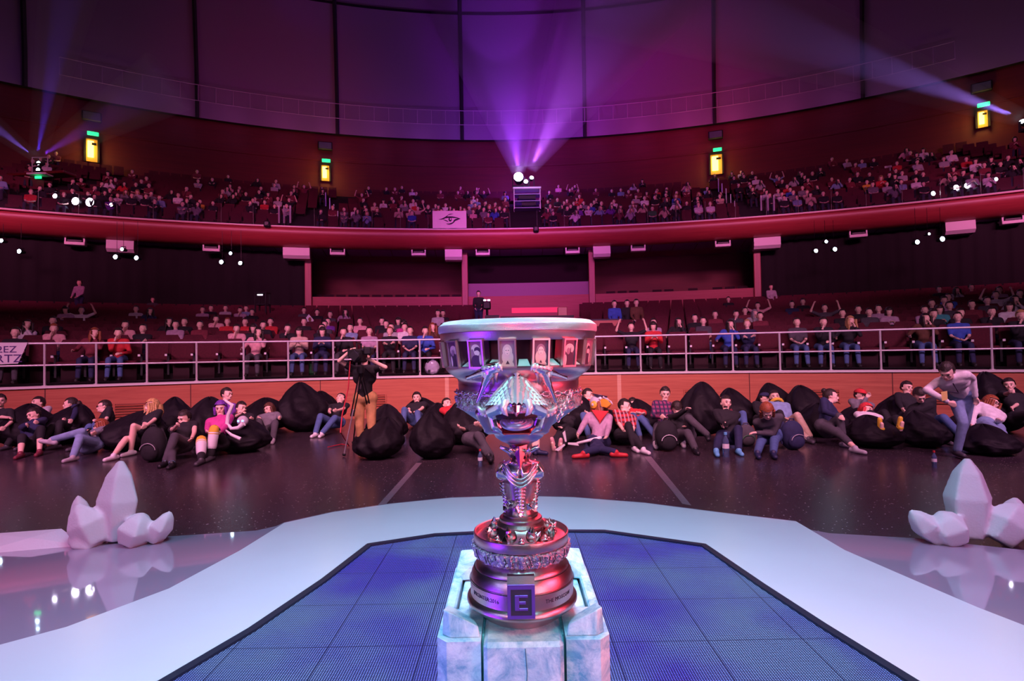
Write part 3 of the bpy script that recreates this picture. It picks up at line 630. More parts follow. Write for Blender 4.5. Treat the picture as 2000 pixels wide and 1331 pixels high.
for k in range(NP):
    a = math.radians(-7.5+22.5*k); out = Vector((math.sin(a), -math.cos(a), 0)); sd = Vector((math.cos(a), math.sin(a), 0))
    tilt = out*(5.5*K)     # frames lean outwards with the bowl
    c0 = onr(140.5*K, a, Z(713)); c1 = onr(146.5*K, a, Z(667)); up = (c1-c0); H_ = up.length; up.normalize(); nrm = sd.cross(up).normalized(); nrm = nrm if nrm.dot(out) > 0 else -nrm
    Rm = Matrix((sd, -nrm, up)).transposed(); cc = (c0+c1)/2
    mb = MB(); mb.box(cc-nrm*.012, (.030, .026, H_), R=Rm); blk = mb.build('mullion', M['pewter'], TR)
    mb = MB(); W2, H2 = .0182, H_/2+.0022; fw = .0034
    for s in (-1, 1): mb.box(cc+sd*s*(W2-fw/2)+nrm*.003, (fw, .007, 2*H2), R=Rm); mb.box(cc+up*s*(H2-fw/2)+nrm*.0032, (2*W2, .007, fw), R=Rm)
    fr_ = mb.build('picture_frame', metal('frame_metal', (.95, .7, .74), .4) if k == 0 else M['_fm'], TR)
    if k == 0: M['_fm'] = fr_.data.materials[0]
    mb = MB(); o2 = cc+nrm*.0028
    def dsc(cx_, cz_, rx, rz_, m_, lay, seg=18, a0=0.0, a1=2*PI):
        n_ = seg; vs = []
        for i in range(n_): g = a0+(a1-a0)*i/n_; vs.append(o2+sd*max(-.0144, min(.0144, cx_+rx*math.cos(g)))+up*max(-H2+.003, min(H2-.003, cz_+rz_*math.sin(g)))+nrm*.00018*lay)
        mb.add(vs, [tuple(range(n_))], m_)
    mb.add([o2+sd*x*.0146+up*z*(H2-.002) for x, z in ((-1, -1), (1, -1), (1, 1), (-1, 1))], [(0, 1, 2, 3)], 0 if k % 3 else 2)
    v_ = k % 4; q = random.Random(k+40)
    if v_ in (0, 1):   # long haired figure
        dsc(0, .004, .0098, .0145, 2 if v_ else 1, 1); dsc(-.004, -.008, .0075, .013, 1, 2); dsc(.0055, -.008, .0065, .012, 1, 2); dsc(0, -.026, .0135, .0125, 1, 3); dsc(0, -.0085, .0035, .009, 1, 4)
        dsc(0, .0045, .0062, .0088, 1, 5); dsc(0, .0048, .0056, .0082, 4, 6)
        for s in (-1, 1): dsc(s*.0024, .0062, .0013, .0007, 3, 7)
        dsc(0, -.0002, .0017, .0006, 2, 7); dsc(0, -.019, .0045, .005, 3, 5, 3, PI/2, PI/2+2*PI)
    elif v_ == 2:   # round helmet, dark robe
        dsc(0, .008, .0125, .0105, 1, 1); dsc(.001, -.014, .0125, .016, 3, 2); dsc(-.003, .003, .005, .007, 2, 3); dsc(.003, .005, .001, .006, 3, 4); dsc(-.010, -.016, .0035, .012, 1, 3)
    else:   # profile with mask
        dsc(-.001, .010, .0105, .010, 4, 1); dsc(.003, .008, .0075, .0065, 3, 2); dsc(.002, .002, .0065, .0055, 4, 3); dsc(-.001, -.017, .013, .015, 3, 4); dsc(-.009, .001, .004, .009, 2, 2); dsc(.0095, -.012, .003, .011, 1, 5)
    mb.build('portrait', [pm_bg, pm_l, pm_m, pm_d, mat('portrait_face', (.95, .72, .68), .5) if k == 0 else M['_pf']], fr_)
    if k == 0: M['_pf'] = [x for x in bpy.data.materials if x.name == 'portrait_face'][0]
# small pale wedge blocks standing on the sill inside each opening
for k in range(NP):
    a = math.radians(-7.5+11.25+22.5*k); out = Vector((math.sin(a), -math.cos(a), 0)); sd = Vector((math.cos(a), math.sin(a), 0)); z0 = Z(712.3)
    b0 = onr(140*K, a, z0); b1 = onr(122*K, a, z0)
    mb = MB(); mb.hull([b0-sd*.0125, b0+sd*.0125, b1-sd*.009, b1+sd*.009, b1-sd*.009+Vector((0, 0, .014)), b1+sd*.009+Vector((0, 0, .014))]); mb.build('sill_wedge', M['_sw'] if k else mat('ice_wedge', (.82, .97, .97), .3), TR)
    if k == 0: M['_sw'] = bpy.data.materials['ice_wedge']
# chain around the neck
mb = MB()
def link(mb, c, t_, n_, L_=.0085, w_=.0048, r_=.0013):
    s_ = t_.cross(n_).normalized(); pts = []
    for j in range(13):
        g = 2*PI*j/12; pts.append(c+t_*math.cos(g)*L_+s_*math.sin(g)*w_)
    mb.tube(pts, r_, 6, cap=False)
NL = 62
for k in range(NL):
    a = 2*PI*k/NL; c = onr(120.5*K, a, Z(762.5)); t_ = Vector((math.cos(a), math.sin(a), 0)); n_ = Vector((0, 0, 1)) if k % 2 else Vector((math.sin(a), -math.cos(a), 0)); link(mb, c, t_, n_)
for k in range(9):     # hanging end on the right
    a = math.radians(50-k*1.8); c = onr((122.5-k*.4)*K, a, Z(764+k*5.4)); t_ = Vector((-.25*math.cos(a), -.25*math.sin(a), -1)).normalized(); n_ = Vector((math.cos(a), math.sin(a), 0)) if k % 2 else Vector((math.sin(a), -math.cos(a), 0)); link(mb, c, t_, n_)
mb.build('chain', M['chrome'], TR, smooth=180)
# ------------------------------------------------------------------ beast head
def bp(u, v, dy):   # point given by picture position and depth in front of the trophy axis, in trophy space
    p = at_y(u, v, YT+dy); return p-Vector((XT, YT, ZT))
body = MB()
# neck mass, brow, cheeks, muzzle
body.cap(bp(1009, 745, -.13), bp(1009, 775, -.14), .022, .038); body.cap(bp(985, 786, -.135), bp(1033, 786, -.135), .03); body.ell(bp(1009, 792, -.15), (.05, .035, .02), 20, 12)
for s in (-1, 1):
    body.cap(bp(1009+s*28, 790, -.155), bp(1009+s*48, 800, -.125), .022, .017); body.cap(bp(1009+s*48, 800, -.12), bp(1009+s*40, 832, -.12), .015, .012)
    body.cap(bp(1009+s*40, 832, -.12), bp(1009+s*24, 846, -.12), .011, .006)
    body.cap(bp(1009+s*18, 788, -.175), bp(1009+s*32, 786, -.165), .013)
body.cap(bp(1009, 788, -.18), bp(1009, 802, -.195), .013, .009)
hd = body.build('beast_head', M['chrome'], TR); md = hd.modifiers.new('r', 'REMESH'); md.mode = 'VOXEL'; md.voxel_size = .0024; md.use_smooth_shade = True; md = hd.modifiers.new('s', 'SMOOTH'); md.iterations = 4; PEND.append(hd)
# scales: pointed plates over the dome
mb = MB(); q = random.Random(3)
for row in range(9):
    t_ = row/8; v_ = 731+52*t_; hw = 9+44*t_**.85; n_ = 1+2*int(1.3+row*.85)
    for j in range(n_):
        x_ = (j-(n_-1)/2)/max(1, (n_-1)/2) if n_ > 1 else 0; g = x_*1.15
        u_ = 1009+hw*math.sin(g)*1.05; dy = -.128-.02*t_-(.032+.022*t_)*math.cos(g); vv = v_+5*abs(x_)**1.5
        c = bp(u_, vv, dy); nrm = Vector((math.sin(g)*.8, -math.cos(g), .75)).normalized(); dn = (Vector((math.sin(g)*.35, -.35, -1))); dn = (dn-nrm*dn.dot(nrm)).normalized(); sd = nrm.cross(dn)
        s_ = (.0076+.0026*math.sin(t_*2.4))*q.uniform(.9, 1.15)
        mb.hull([c+dn*s_*1.35+nrm*s_*.75, c-dn*s_*1.1, c+sd*s_*.85+nrm*.1*s_, c-sd*s_*.85+nrm*.1*s_, c+nrm*s_*.62, c-nrm*s_*.5])
mb.hull([bp(1009, 722, -.125), bp(1002, 736, -.125), bp(1016, 736, -.125), bp(1009, 738, -.15), bp(1009, 736, -.1)])
mb.build('scales', mat('bright_scale', (.86, .82, .86), .38, .55), hd, smooth=20)
tusk_m = mat('tusk_silver', (.92, .88, .9), .3, .45)
for s in (-1, 1):
    mb = MB(); pts = [bp(1009+s*15, 785, -.19), bp(1009+s*23, 787, -.208), bp(1009+s*26, 797, -.215), bp(1009+s*23, 807, -.213), bp(1009+s*17, 813, -.207)]
    mb.tube(pts, [.006, .0078, .0072, .005, .0009], 10); mb.build('tusk', tusk_m, hd, smooth=180)
    mb = MB(); pts = [bp(1009+s*58, 803, -.115), bp(1009+s*70, 803, -.12), bp(1009+s*76, 795, -.12), bp(1009+s*72, 785, -.115)]
    mb.tube(pts, [.008, .0065, .0045, .0008], 10); mb.ell(bp(1009+s*67, 808, -.118), .006, 8, 6); mb.ell(bp(1009+s*60, 812, -.12), .005, 8, 6); mb.build('cheek_horn', tusk_m, hd, smooth=180)
    # forearm with claws gripping the bowl
    arm = MB(); arm.cap(bp(1009+s*94, 737, -.1), bp(1009+s*60, 724, -.148), .007, .013); arm.cap(bp(1009+s*60, 724, -.148), bp(1009+s*40, 718, -.168), .014, .012)
    arm.cap(bp(1009+s*52, 728, -.155), bp(1009+s*62, 750, -.142), .013, .008); arm.cap(bp(1009+s*62, 750, -.142), bp(1009+s*77, 786, -.13), .0075, .003)
    o = arm.build('arm', M['chrome'], hd); md = o.modifiers.new('r', 'REMESH'); md.mode = 'VOXEL'; md.voxel_size = .0024; md.use_smooth_shade = True; PEND.append(o)
    mb = MB()
    for j in range(5):
        u_ = 1009+s*(32+j*7); mb.tube([bp(u_+s*6, 716+j*.8, -.172+.004*j), bp(u_, 716+j, -.186+.006*j), bp(u_-s*4.5, 725+j, -.184+.006*j)], [.0056, .005, .0008], 8)
    for j in range(4):
        u_ = 1009+s*(40+j*7); mb.tube([bp(u_, 727, -.16), bp(u_+s*1, 738+2*j, -.15), bp(u_-s*2, 748+3*j, -.142)], [.005, .0032, .0008], 6)
    mb.build('claws', tusk_m, o, smooth=180)
# open jaw: dark cavity, snout nose, teeth, disc
mb = MB(); mb.ell(bp(1009, 811, -.14), (.044, .024, .019), 24, 14); mb.build('mouth_cavity', mat('mouth_dark', (.01, .004, .01), .6), hd, smooth=180)
mb = MB()
for s in (-1, 1):
    for j in range(3): mb.tube([bp(1009+s*(3+j*4), 800-j*2, -.206), bp(1009+s*(3+j*4), 806-j*2, -.206)], [.0022, .0004], 6)
    mb.ell(bp(1009+s*5, 793, -.2), (.005, .004, .004), 8, 6)
mb.tube([bp(1009, 794, -.2), bp(1009, 804, -.203), bp(1009, 813, -.195)], [.009, .007, .002], 8); mb.build('snout', metal('red_silver', (.75, .3, .4), .2), hd, smooth=40)
mb = MB(); c = bp(1009, 826, -.168)
prof_ = [(0.0002, .004), (.008, .004), (.009, .003), (.012, .0045), (.014, .003), (.019, .0045), (.021, .003), (.026, .004), (.028, .003), (.032, .004), (.0335, .001), (.0325, -.003), (.0002, -.004)]
vs = []; mb2 = MB(); mb2.lathe(prof_, 48, fn=lambda a, r, z: .0006*math.sin(a*3+r*600) if r > .01 else 0)
Rm = Matrix.Rotation(math.radians(17), 3, 'X'); mb2.v = [tuple(Rm @ Vector(p)+c) for p in mb2.v]; mb2.build('tongue_disc', metal('violet_silver', (.65, .6, .85), .42), TR, smooth=40)
mb = MB(); mb.box(bp(1009, 842, -.135), (.06, .03, .012), bev=.003); mb.build('jaw_plate', metal('red_plate', (.9, .12, .12), .25), TR)
# folded arms / lower jaw bars on the cone
for s in (-1, 1):
    mb = MB(); mb.cap(bp(1009+s*68, 806, -.1), bp(1009+s*52, 838, -.085), .015, .013); mb.cap(bp(1009+s*52, 838, -.085), bp(1009+s*34, 843, -.095), .012, .007)
    for j in range(4): mb.cap(bp(1009+s*(60-j*7), 842, -.09), bp(1009+s*(56-j*7), 846, -.092), .005, .002)
    o = mb.build('lower_limb', M['pewter'], TR); md = o.modifiers.new('r', 'REMESH'); md.mode = 'VOXEL'; md.voxel_size = .0025; md.use_smooth_shade = True; PEND.append(o)
# relief stones on the band
mb = MB(); q = random.Random(9)
for k in range(120):
    a = q.uniform(0, 2*PI); v_ = q.uniform(771, 791); c = onr((120 if v_ < 786 else 118)*K, a, Z(v_)); s_ = q.uniform(.003, .0065); mb.hull([tuple(c+Vector((q.uniform(-1, 1), q.uniform(-1, 1), q.uniform(-1, 1))).normalized()*s_) for _ in range(9)])
mb.build('band_relief', M['ham'], TR)
# engraved letter plaque
pl = MB(); y_ = -.129; zc_ = Z(1152.5)
pc = Vector((at_y(1018, 1176, YT-.129).x-XT, -.122, at_y(1018, 1177, YT-.13).z-ZT)); pw, ph = .0285, .0335
pl.box(pc+Vector((0, .002, .001)), (2*pw, .016, 2*ph), bev=.0012)
plq = pl.build('letter_plaque', metal('violet_plaque', (.36, .12, .8), .45), TR)
mb = MB(); mb.hull([pc+Vector((x*pw*1.0, y, z)) for x in (-1, 1) for (y, z) in ((-.006, ph), (.03, ph), (.03, ph+.011), (.012, ph+.012))]); mb.build('plaque_cap', M['pewter'], plq)
mb = MB(); SQ = 1.2; ft_ = pc+Vector((0, -.0078, -.0012))
def bar(x, z, w, h, d=.0035): mb.box(ft_+Vector((x*SQ, -d/2+.0012, z*1.06)), (w*SQ, d, h*1.06), bev=.0004)
for s in (-1, 1): mb.box(ft_+Vector((s*(pw-.0035), -.0004, .001)), (.007, .0035, 2*ph)); mb.box(ft_+Vector((0, -.0004, .001+s*(ph-.0035))), (2*pw-.0142, .0035, .007))
bar(-.0072, 0, .0072, .0295, .0036); bar(.004, .0125, .0148, .0048, .0034); bar(.004, -.0125, .0148, .0048, .0034); bar(.0022, 0, .0112, .0055, .0034)
mb.build('raised_letter', metal('violet_letter', (.45, .18, .9), .4), plq)
mb = MB(); mb.box(ft_+Vector((0, .0002, 0)), (.045, .0008, .055)); mb.build('letter_recess', M['ink'], plq)
# engraved writing around the foot (fonts turned to mesh, wrapped)
def text_mesh(s, size, name='writing', extrude=0.0, align='CENTER'):
    cu = bpy.data.curves.new(name, 'FONT'); cu.body = s; cu.size = size; cu.extrude = extrude; cu.align_x = align; cu.resolution_u = 2; o = bpy.data.objects.new(name, cu); COL.objects.link(o)
    dg = bpy.context.evaluated_depsgraph_get(); me = bpy.data.meshes.new_from_object(o.evaluated_get(dg)); bpy.data.objects.remove(o); bpy.data.curves.remove(cu); me.name = name; return me
for s, a0 in (('THE MOSCOW', 43), ('EPICENTER:2016', -45)):
    me = text_mesh(s, .0115, extrude=.0006)
    for v in me.vertices:
        x, y, z = v.co; a = math.radians(a0)+x/.1185; r_ = .1172+z*.6; p = onr(r_, a, Z(1140)+y); v.co = p
    me.materials.append(M['ink']); o = bpy.data.objects.new('engraved_writing', me); COL.objects.link(o); o.parent = foot
from mathutils import noise
# ------------------------------------------------------------------ figure builder
def rgb(s):
    return {'black': (.014, .013, .018), 'navy': (.02, .025, .08), 'grey': (.2, .19, .22), 'dgrey': (.07, .065, .08), 'lgrey': (.45, .43, .47), 'white': (.8, .78, .8), 'jeans': (.07, .13, .3), 'ljeans': (.22, .33, .52), 'blue': (.04, .1, .5),
            'red': (.6, .03, .04), 'tan': (.55, .3, .12), 'beige': (.6, .45, .35), 'brown': (.12, .05, .03), 'purple': (.18, .04, .4), 'magenta': (.6, .05, .3), 'yellow': (.8, .5, .05), 'mauve': (.45, .3, .42), 'pink': (.75, .4, .42),
            'maroon': (.2, .03, .05), 'green': (.05, .2, .08), 'teal': (.05, .35, .35), 'blond': (.6, .36, .14), 'auburn': (.3, .08, .03), 'dark': (.025, .015, .012), 'redhair': (.75, .05, .06), 'orange': (.8, .25, .05), 'sky': (.15, .5, .8), 'skin': (.78, .48, .37)}[s]
def ik(a, b, l1, l2, pole):
    a, b = Vector(a), Vector(b); d = b-a; D = d.length
    if D > (l1+l2)*.995: b = a+d.normalized()*(l1+l2)*.995; d = b-a; D = d.length
    D = max(D, abs(l1-l2)+.02); t = d.normalized(); x = (l1*l1-l2*l2+D*D)/(2*D); h = math.sqrt(max(0, l1*l1-x*x))
    p = Vector(pole)-a; p = p-t*p.dot(t)
    if p.length < 1e-4: p = Vector((0, 0, 1))-t*t.z
    return a+t*x+p.normalized()*h, b
def frame(fwd, up=(0, 0, 1)):
    f_ = Vector(fwd).normalized(); u_ = Vector(up); r_ = f_.cross(u_).normalized(); u_ = r_.cross(f_).normalized()
    return Matrix((r_, -f_, u_)).transposed()       # local x = right, local -y = forward, z = up
class Fig: pass
def skeleton(pel, head, feet, hands, knees=None, elbows=None, yaw=0.0, look=(0, 0), sc=1.0, roll=0.0):
    """world joints; pel, head points; yaw turns the shoulders, look = (yaw, pitch) of the face, degrees; 0 faces the camera"""
    F = Fig(); F.sc = sc; F.pel = Vector(pel); hd = Vector(head); d = hd-F.pel; L_ = .66*sc
    d = d.normalized(); F.up = d
    F.head = F.pel+d*L_ if (hd-F.pel).length > L_ else hd
    y = math.radians(yaw); right = Vector((math.cos(y), math.sin(y), 0))       # person's side seen to picture right
    right = (right-d*right.dot(d)).normalized(); F.right = right; F.fwd = d.cross(right).normalized()
    if F.fwd.dot(Vector((math.sin(y), -math.cos(y), 0))) < 0 and abs(F.fwd.dot(Vector((math.sin(y), -math.cos(y), 0)))) > .05: F.fwd = -F.fwd
    F.fwd = -right.cross(d) if False else F.fwd
    F.chest = F.pel+d*.32*sc; F.neck = F.pel+d*.5*sc; F.sh = [F.pel+d*.455*sc+right*s*.175*sc for s in (-1, 1)]; F.hip = [F.pel+right*s*.09*sc for s in (-1, 1)]
    F.knee, F.ank, F.elb, F.hand = [], [], [], []
    for i in (0, 1):
        kp = (knees[i] if knees and knees[i] is not None else (F.hip[i]+Vector(feet[i]))/2+Vector((0, 0, 1))+F.fwd*.25)
        k, a = ik(F.hip[i], feet[i], .43*sc, .42*sc, kp); F.knee.append(k); F.ank.append(a)
        ep = (elbows[i] if elbows and elbows[i] is not None else (F.sh[i]+Vector(hands[i]))/2+F.right*(i*2-1)*.35-F.fwd*.25+Vector((0, 0, -.5)))
        e, h = ik(F.sh[i], hands[i], .28*sc, .27*sc, ep); F.elb.append(e); F.hand.append(h)
    ly, lp = math.radians(look[0]), math.radians(look[1])
    fw = Vector((math.sin(ly)*math.cos(lp), -math.cos(ly)*math.cos(lp), math.sin(lp))); rl = math.radians(roll)
    F.hR = frame(fw, Vector((math.sin(rl), 0, 1))*.7+d*.5)
    return F
def torso(mb, F, g=0.0, low=True):
    s = F.sc; P, C, R_, U = F.pel, F.chest, F.right, F.up
    mb.cap(P-R_*.075*s, P+R_*.075*s, .108*s+g, seg=12)
    mb.cap(P+U*.02, C, .112*s+g, .115*s+g, seg=12)
    mb.cap(C-R_*.07*s-F.fwd*.0, C+R_*.07*s, .11*s+g, seg=12); mb.cap(C+U*.08*s-R_*.085*s, C+U*.08*s+R_*.085*s, .1*s+g, seg=12)
    mb.cap(F.sh[0]+R_*.02, F.sh[1]-R_*.02, .062*s+g, seg=12); mb.cap(F.neck-U*.05*s, F.neck+U*.01*s, .075*s+g, .05*s+g*.5, seg=12)
def mk_body(F, nm='body', detail=True):
    s = F.sc; mb = MB(); torso(mb, F, -.012)
    s = F.sc*1.1; R = F.hR; H = F.head
    def hp(x, y, z): return H + R @ (Vector((x, y, z))*s)
    mb.cap(F.neck, hp(0, .015, -.05), .052*F.sc, .05*F.sc)
    mb.ell(hp(0, .008, .022), (.074*s, .093*s, .098*s), 16, 12, R=R); mb.ell(hp(0, -.028, -.04), (.052*s, .056*s, .062*s), 14, 10, R=R)
    if detail:
        mb.cap(hp(0, -.082, .012), hp(0, -.1, -.014), .009*s, .014*s, 8); mb.cap(hp(-.03, -.078, .034), hp(.03, -.078, .034), .014*s); mb.ell(hp(0, -.08, -.062), (.02*s, .014*s, .016*s), 8, 6, R=R)
        mb.cap(hp(-.013, -.084, -.036), hp(.013, -.084, -.036), .009*s, seg=8)
        for q in (-1, 1): mb.ell(hp(q*.076, .012, .0), (.011*s, .018*s, .03*s), 8, 6, R=R); mb.ell(hp(q*.038, -.062, -.008), (.02*s, .02*s, .02*s), 8, 6)
    s = F.sc
    for i in (0, 1):
        q = i*2-1
        mb.cap(F.sh[i], F.elb[i], .043*s, .036*s); mb.cap(F.elb[i], F.hand[i], .036*s, .025*s)
        mb.cap(F.hip[i], F.knee[i], .078*s, .05*s); mb.cap(F.knee[i], F.knee[i]*.65+F.ank[i]*.35, .05*s, .054*s); mb.cap(F.knee[i]*.65+F.ank[i]*.35, F.ank[i], .054*s, .035*s)
        # hand: palm, four fingers, thumb
        t_ = (F.hand[i]-F.elb[i]).normalized(); inn = (F.head*.2+F.pel*.8+F.fwd*.3-F.hand[i]); inn = (inn-t_*inn.dot(t_)).normalized(); sd = t_.cross(inn).normalized()
        W = F.hand[i]; pc = W+t_*.045*s; mb.cap(W, pc-sd*.016*s, .022*s, .02*s, 8); mb.cap(W, pc+sd*.016*s, .022*s, .02*s, 8)
        if detail:
            for k in range(4):
                b_ = pc+sd*(k-1.5)*.0185*s+t_*.02*s; L_ = (.034, .042, .038, .028)[k]*s; m_ = b_+t_*L_*.9+inn*L_*.35; mb.cap(b_, m_, .0095*s, .0088*s, 6); mb.cap(m_, m_+t_*L_*.35+inn*L_*.6, .0088*s, .0075*s, 6)
            b_ = W+t_*.02*s-sd*.02*s*q; m_ = b_+t_*.03*s-sd*.026*s*q+inn*.012*s; mb.cap(b_, m_, .0115*s, .0098*s, 6); mb.cap(m_, m_+t_*.026*s+inn*.012*s, .0098*s, .0082*s, 6)
        else: mb.cap(pc, pc+t_*.06*s+inn*.02*s, .026*s, .018*s, 8)
        fd = footdir(F, i); mb.cap(F.ank[i]-Vector((0, 0, .03*s)), F.ank[i]+fd*.13*s-Vector((0, 0, .045*s)), .034*s, .028*s)
    return mb
def footdir(F, i):
    if getattr(F, 'fdir', None) and F.fdir[i] is not None: return Vector(F.fdir[i]).normalized()
    k = F.knee[i]-F.hip[i]; f = Vector((k.x, k.y, 0))
    f = f.normalized()*.6+Vector((F.fwd.x, F.fwd.y, 0))*.8 if f.length > .05 else Vector((F.fwd.x, F.fwd.y, 0))
    if f.length < .05: f = Vector((0, -1, 0))
    f.z = 0; return f.normalized()
def mk_top(F, sleeve=1.0):
    s = F.sc; mb = MB(); torso(mb, F, .006)
    for i in (0, 1):
        if sleeve > 0:
            e = F.sh[i]+(F.elb[i]-F.sh[i])*min(1, sleeve*2); mb.cap(F.sh[i], e, .06*s, .052*s)
            if sleeve > .5: w = F.elb[i]+(F.hand[i]-F.elb[i])*min(.97, (sleeve-.5)*2); mb.cap(F.elb[i], w, .052*s, .038*s)
    return mb
def mk_legs(F, length=1.0):
    s = F.sc; mb = MB(); mb.cap(F.pel-F.right*.08*s, F.pel+F.right*.08*s, .122*s, seg=12)
    for i in (0, 1):
        mb.cap(F.hip[i], F.knee[i], .096*s, .068*s)
        if length > .55: mb.cap(F.knee[i], F.knee[i]+(F.ank[i]-F.knee[i])*min(.95, (length-.5)*2), .068*s, .055*s)
    return mb
def mk_skirt(F):
    s = F.sc; mb = MB(); mb.cap(F.pel-F.right*.08*s, F.pel+F.right*.08*s, .125*s, seg=12)
    for i in (0, 1): mb.cap(F.hip[i], F.hip[i]+(F.knee[i]-F.hip[i])*.6, .1*s, .092*s)
    return mb
def mk_shoe(F, i, up=False):
    s = F.sc; mb = MB(); fd = footdir(F, i); dn = Vector((0, 0, -1)) if abs(fd.z) < .5 else Vector((0, 1, 0)) ; a = F.ank[i]+dn*.035*s
    mb.cap(a-fd*.055*s, a+fd*.02*s, .043*s, .043*s, 10); mb.cap(a-fd*.02*s, a+fd*.15*s+dn*.012*s, .044*s, .036*s, 10); mb.cap(F.ank[i], a, .045*s, .045*s)
    return mb
def mk_hair(F, style, rs=0):
    s = F.sc*1.1; R = F.hR; H = F.head; mb = MB(); r = random.Random(rs)
    def hp(x, y, z): return H + R @ (Vector((x, y, z))*s)
    sh = {'short': 1.0, 'long': 1.06, 'bun': 1.0, 'bob': 1.09, 'curly': 1.08, 'shaved': .95, 'tied': 1.03}[style]; n = 22; k = 14; vs = []; fs = []
    for j in range(k+1):
        t_ = PI*j/k
        for i in range(n):
            a = 2*PI*i/n; x, y, z = math.sin(t_)*math.cos(a), math.sin(t_)*math.sin(a), math.cos(t_); w = 1+(r.uniform(-.03, .05) if style in ('curly', 'short') else r.uniform(-.01, .015))
            vs.append(hp(x*.086*sh*w, .014+y*.105*sh*w, .03+z*.107*sh*w))
    for j in range(k):
        for i in range(n):
            a = 2*PI*(i+.5)/n; t_ = PI*(j+.5)/k; y, z = math.sin(t_)*math.sin(a), math.cos(t_)
            low = -.55 if style in ('short', 'curly', 'shaved', 'tied', 'bun') else -.95
            front = y < (-.25 if style != 'bob' else -.4)
            if z < low: continue
            if front and z < .42: continue
            if abs(y) < .3 and z < -.12 and style in ('short', 'shaved', 'curly', 'tied', 'bun'): continue
            fs.append((j*n+i, (j+1)*n+i, (j+1)*n+(i+1) % n, j*n+(i+1) % n))
    mb.add(vs, fs)
    if style == 'long':
        for q in (-1, 1):
            for k_ in range(4): mb.tube([hp(q*(.062+.008*k_), .03-.035*k_, .05), hp(q*(.088), .02-.03*k_, -.05), hp(q*.09, .01-.04*k_, -.14), H+F.hR @ Vector((q*.085*s, -.01*s-.03*k_*s, -.12*s))-F.up*.12*s, ], [.022*s, .026*s, .022*s, .006*s], 7)
        mb.tube([hp(0, .09, .02), hp(0, .1, -.1), H-F.up*.25*s-F.fwd*.12*s], [.07*s, .07*s, .02*s], 10)
    if style == 'bob': mb.tube([hp(0, .06, .02), hp(0, .07, -.1)], [.085*s, .06*s], 12); [mb.tube([hp(q*.074, -.02, .04), hp(q*.08, -.02, -.08)], [.03*s, .018*s], 8) for q in (-1, 1)]
    if style == 'bun': mb.ell(hp(0, .09, .1), (.04*s,)*3, 12, 8)
    if style == 'tied': mb.ell(hp(0, .13, .0), (.05*s, .05*s, .07*s), 12, 8)
    return mb
def rem(o, vox, sm=3):
    md = o.modifiers.new('r', 'REMESH'); md.mode = 'VOXEL'; md.voxel_size = vox; md.use_smooth_shade = True
    md = o.modifiers.new('s', 'SMOOTH'); md.iterations = sm; PEND.append(o)
def child(mb, name, mt, par, col=None, vox=0, smooth=None, sm=3):
    o = mb.build(name, mt, par, smooth=smooth)
    if col: o.color = (*(rgb(col) if isinstance(col, str) else col), 1)
    if vox: rem(o, vox, sm)
    return o
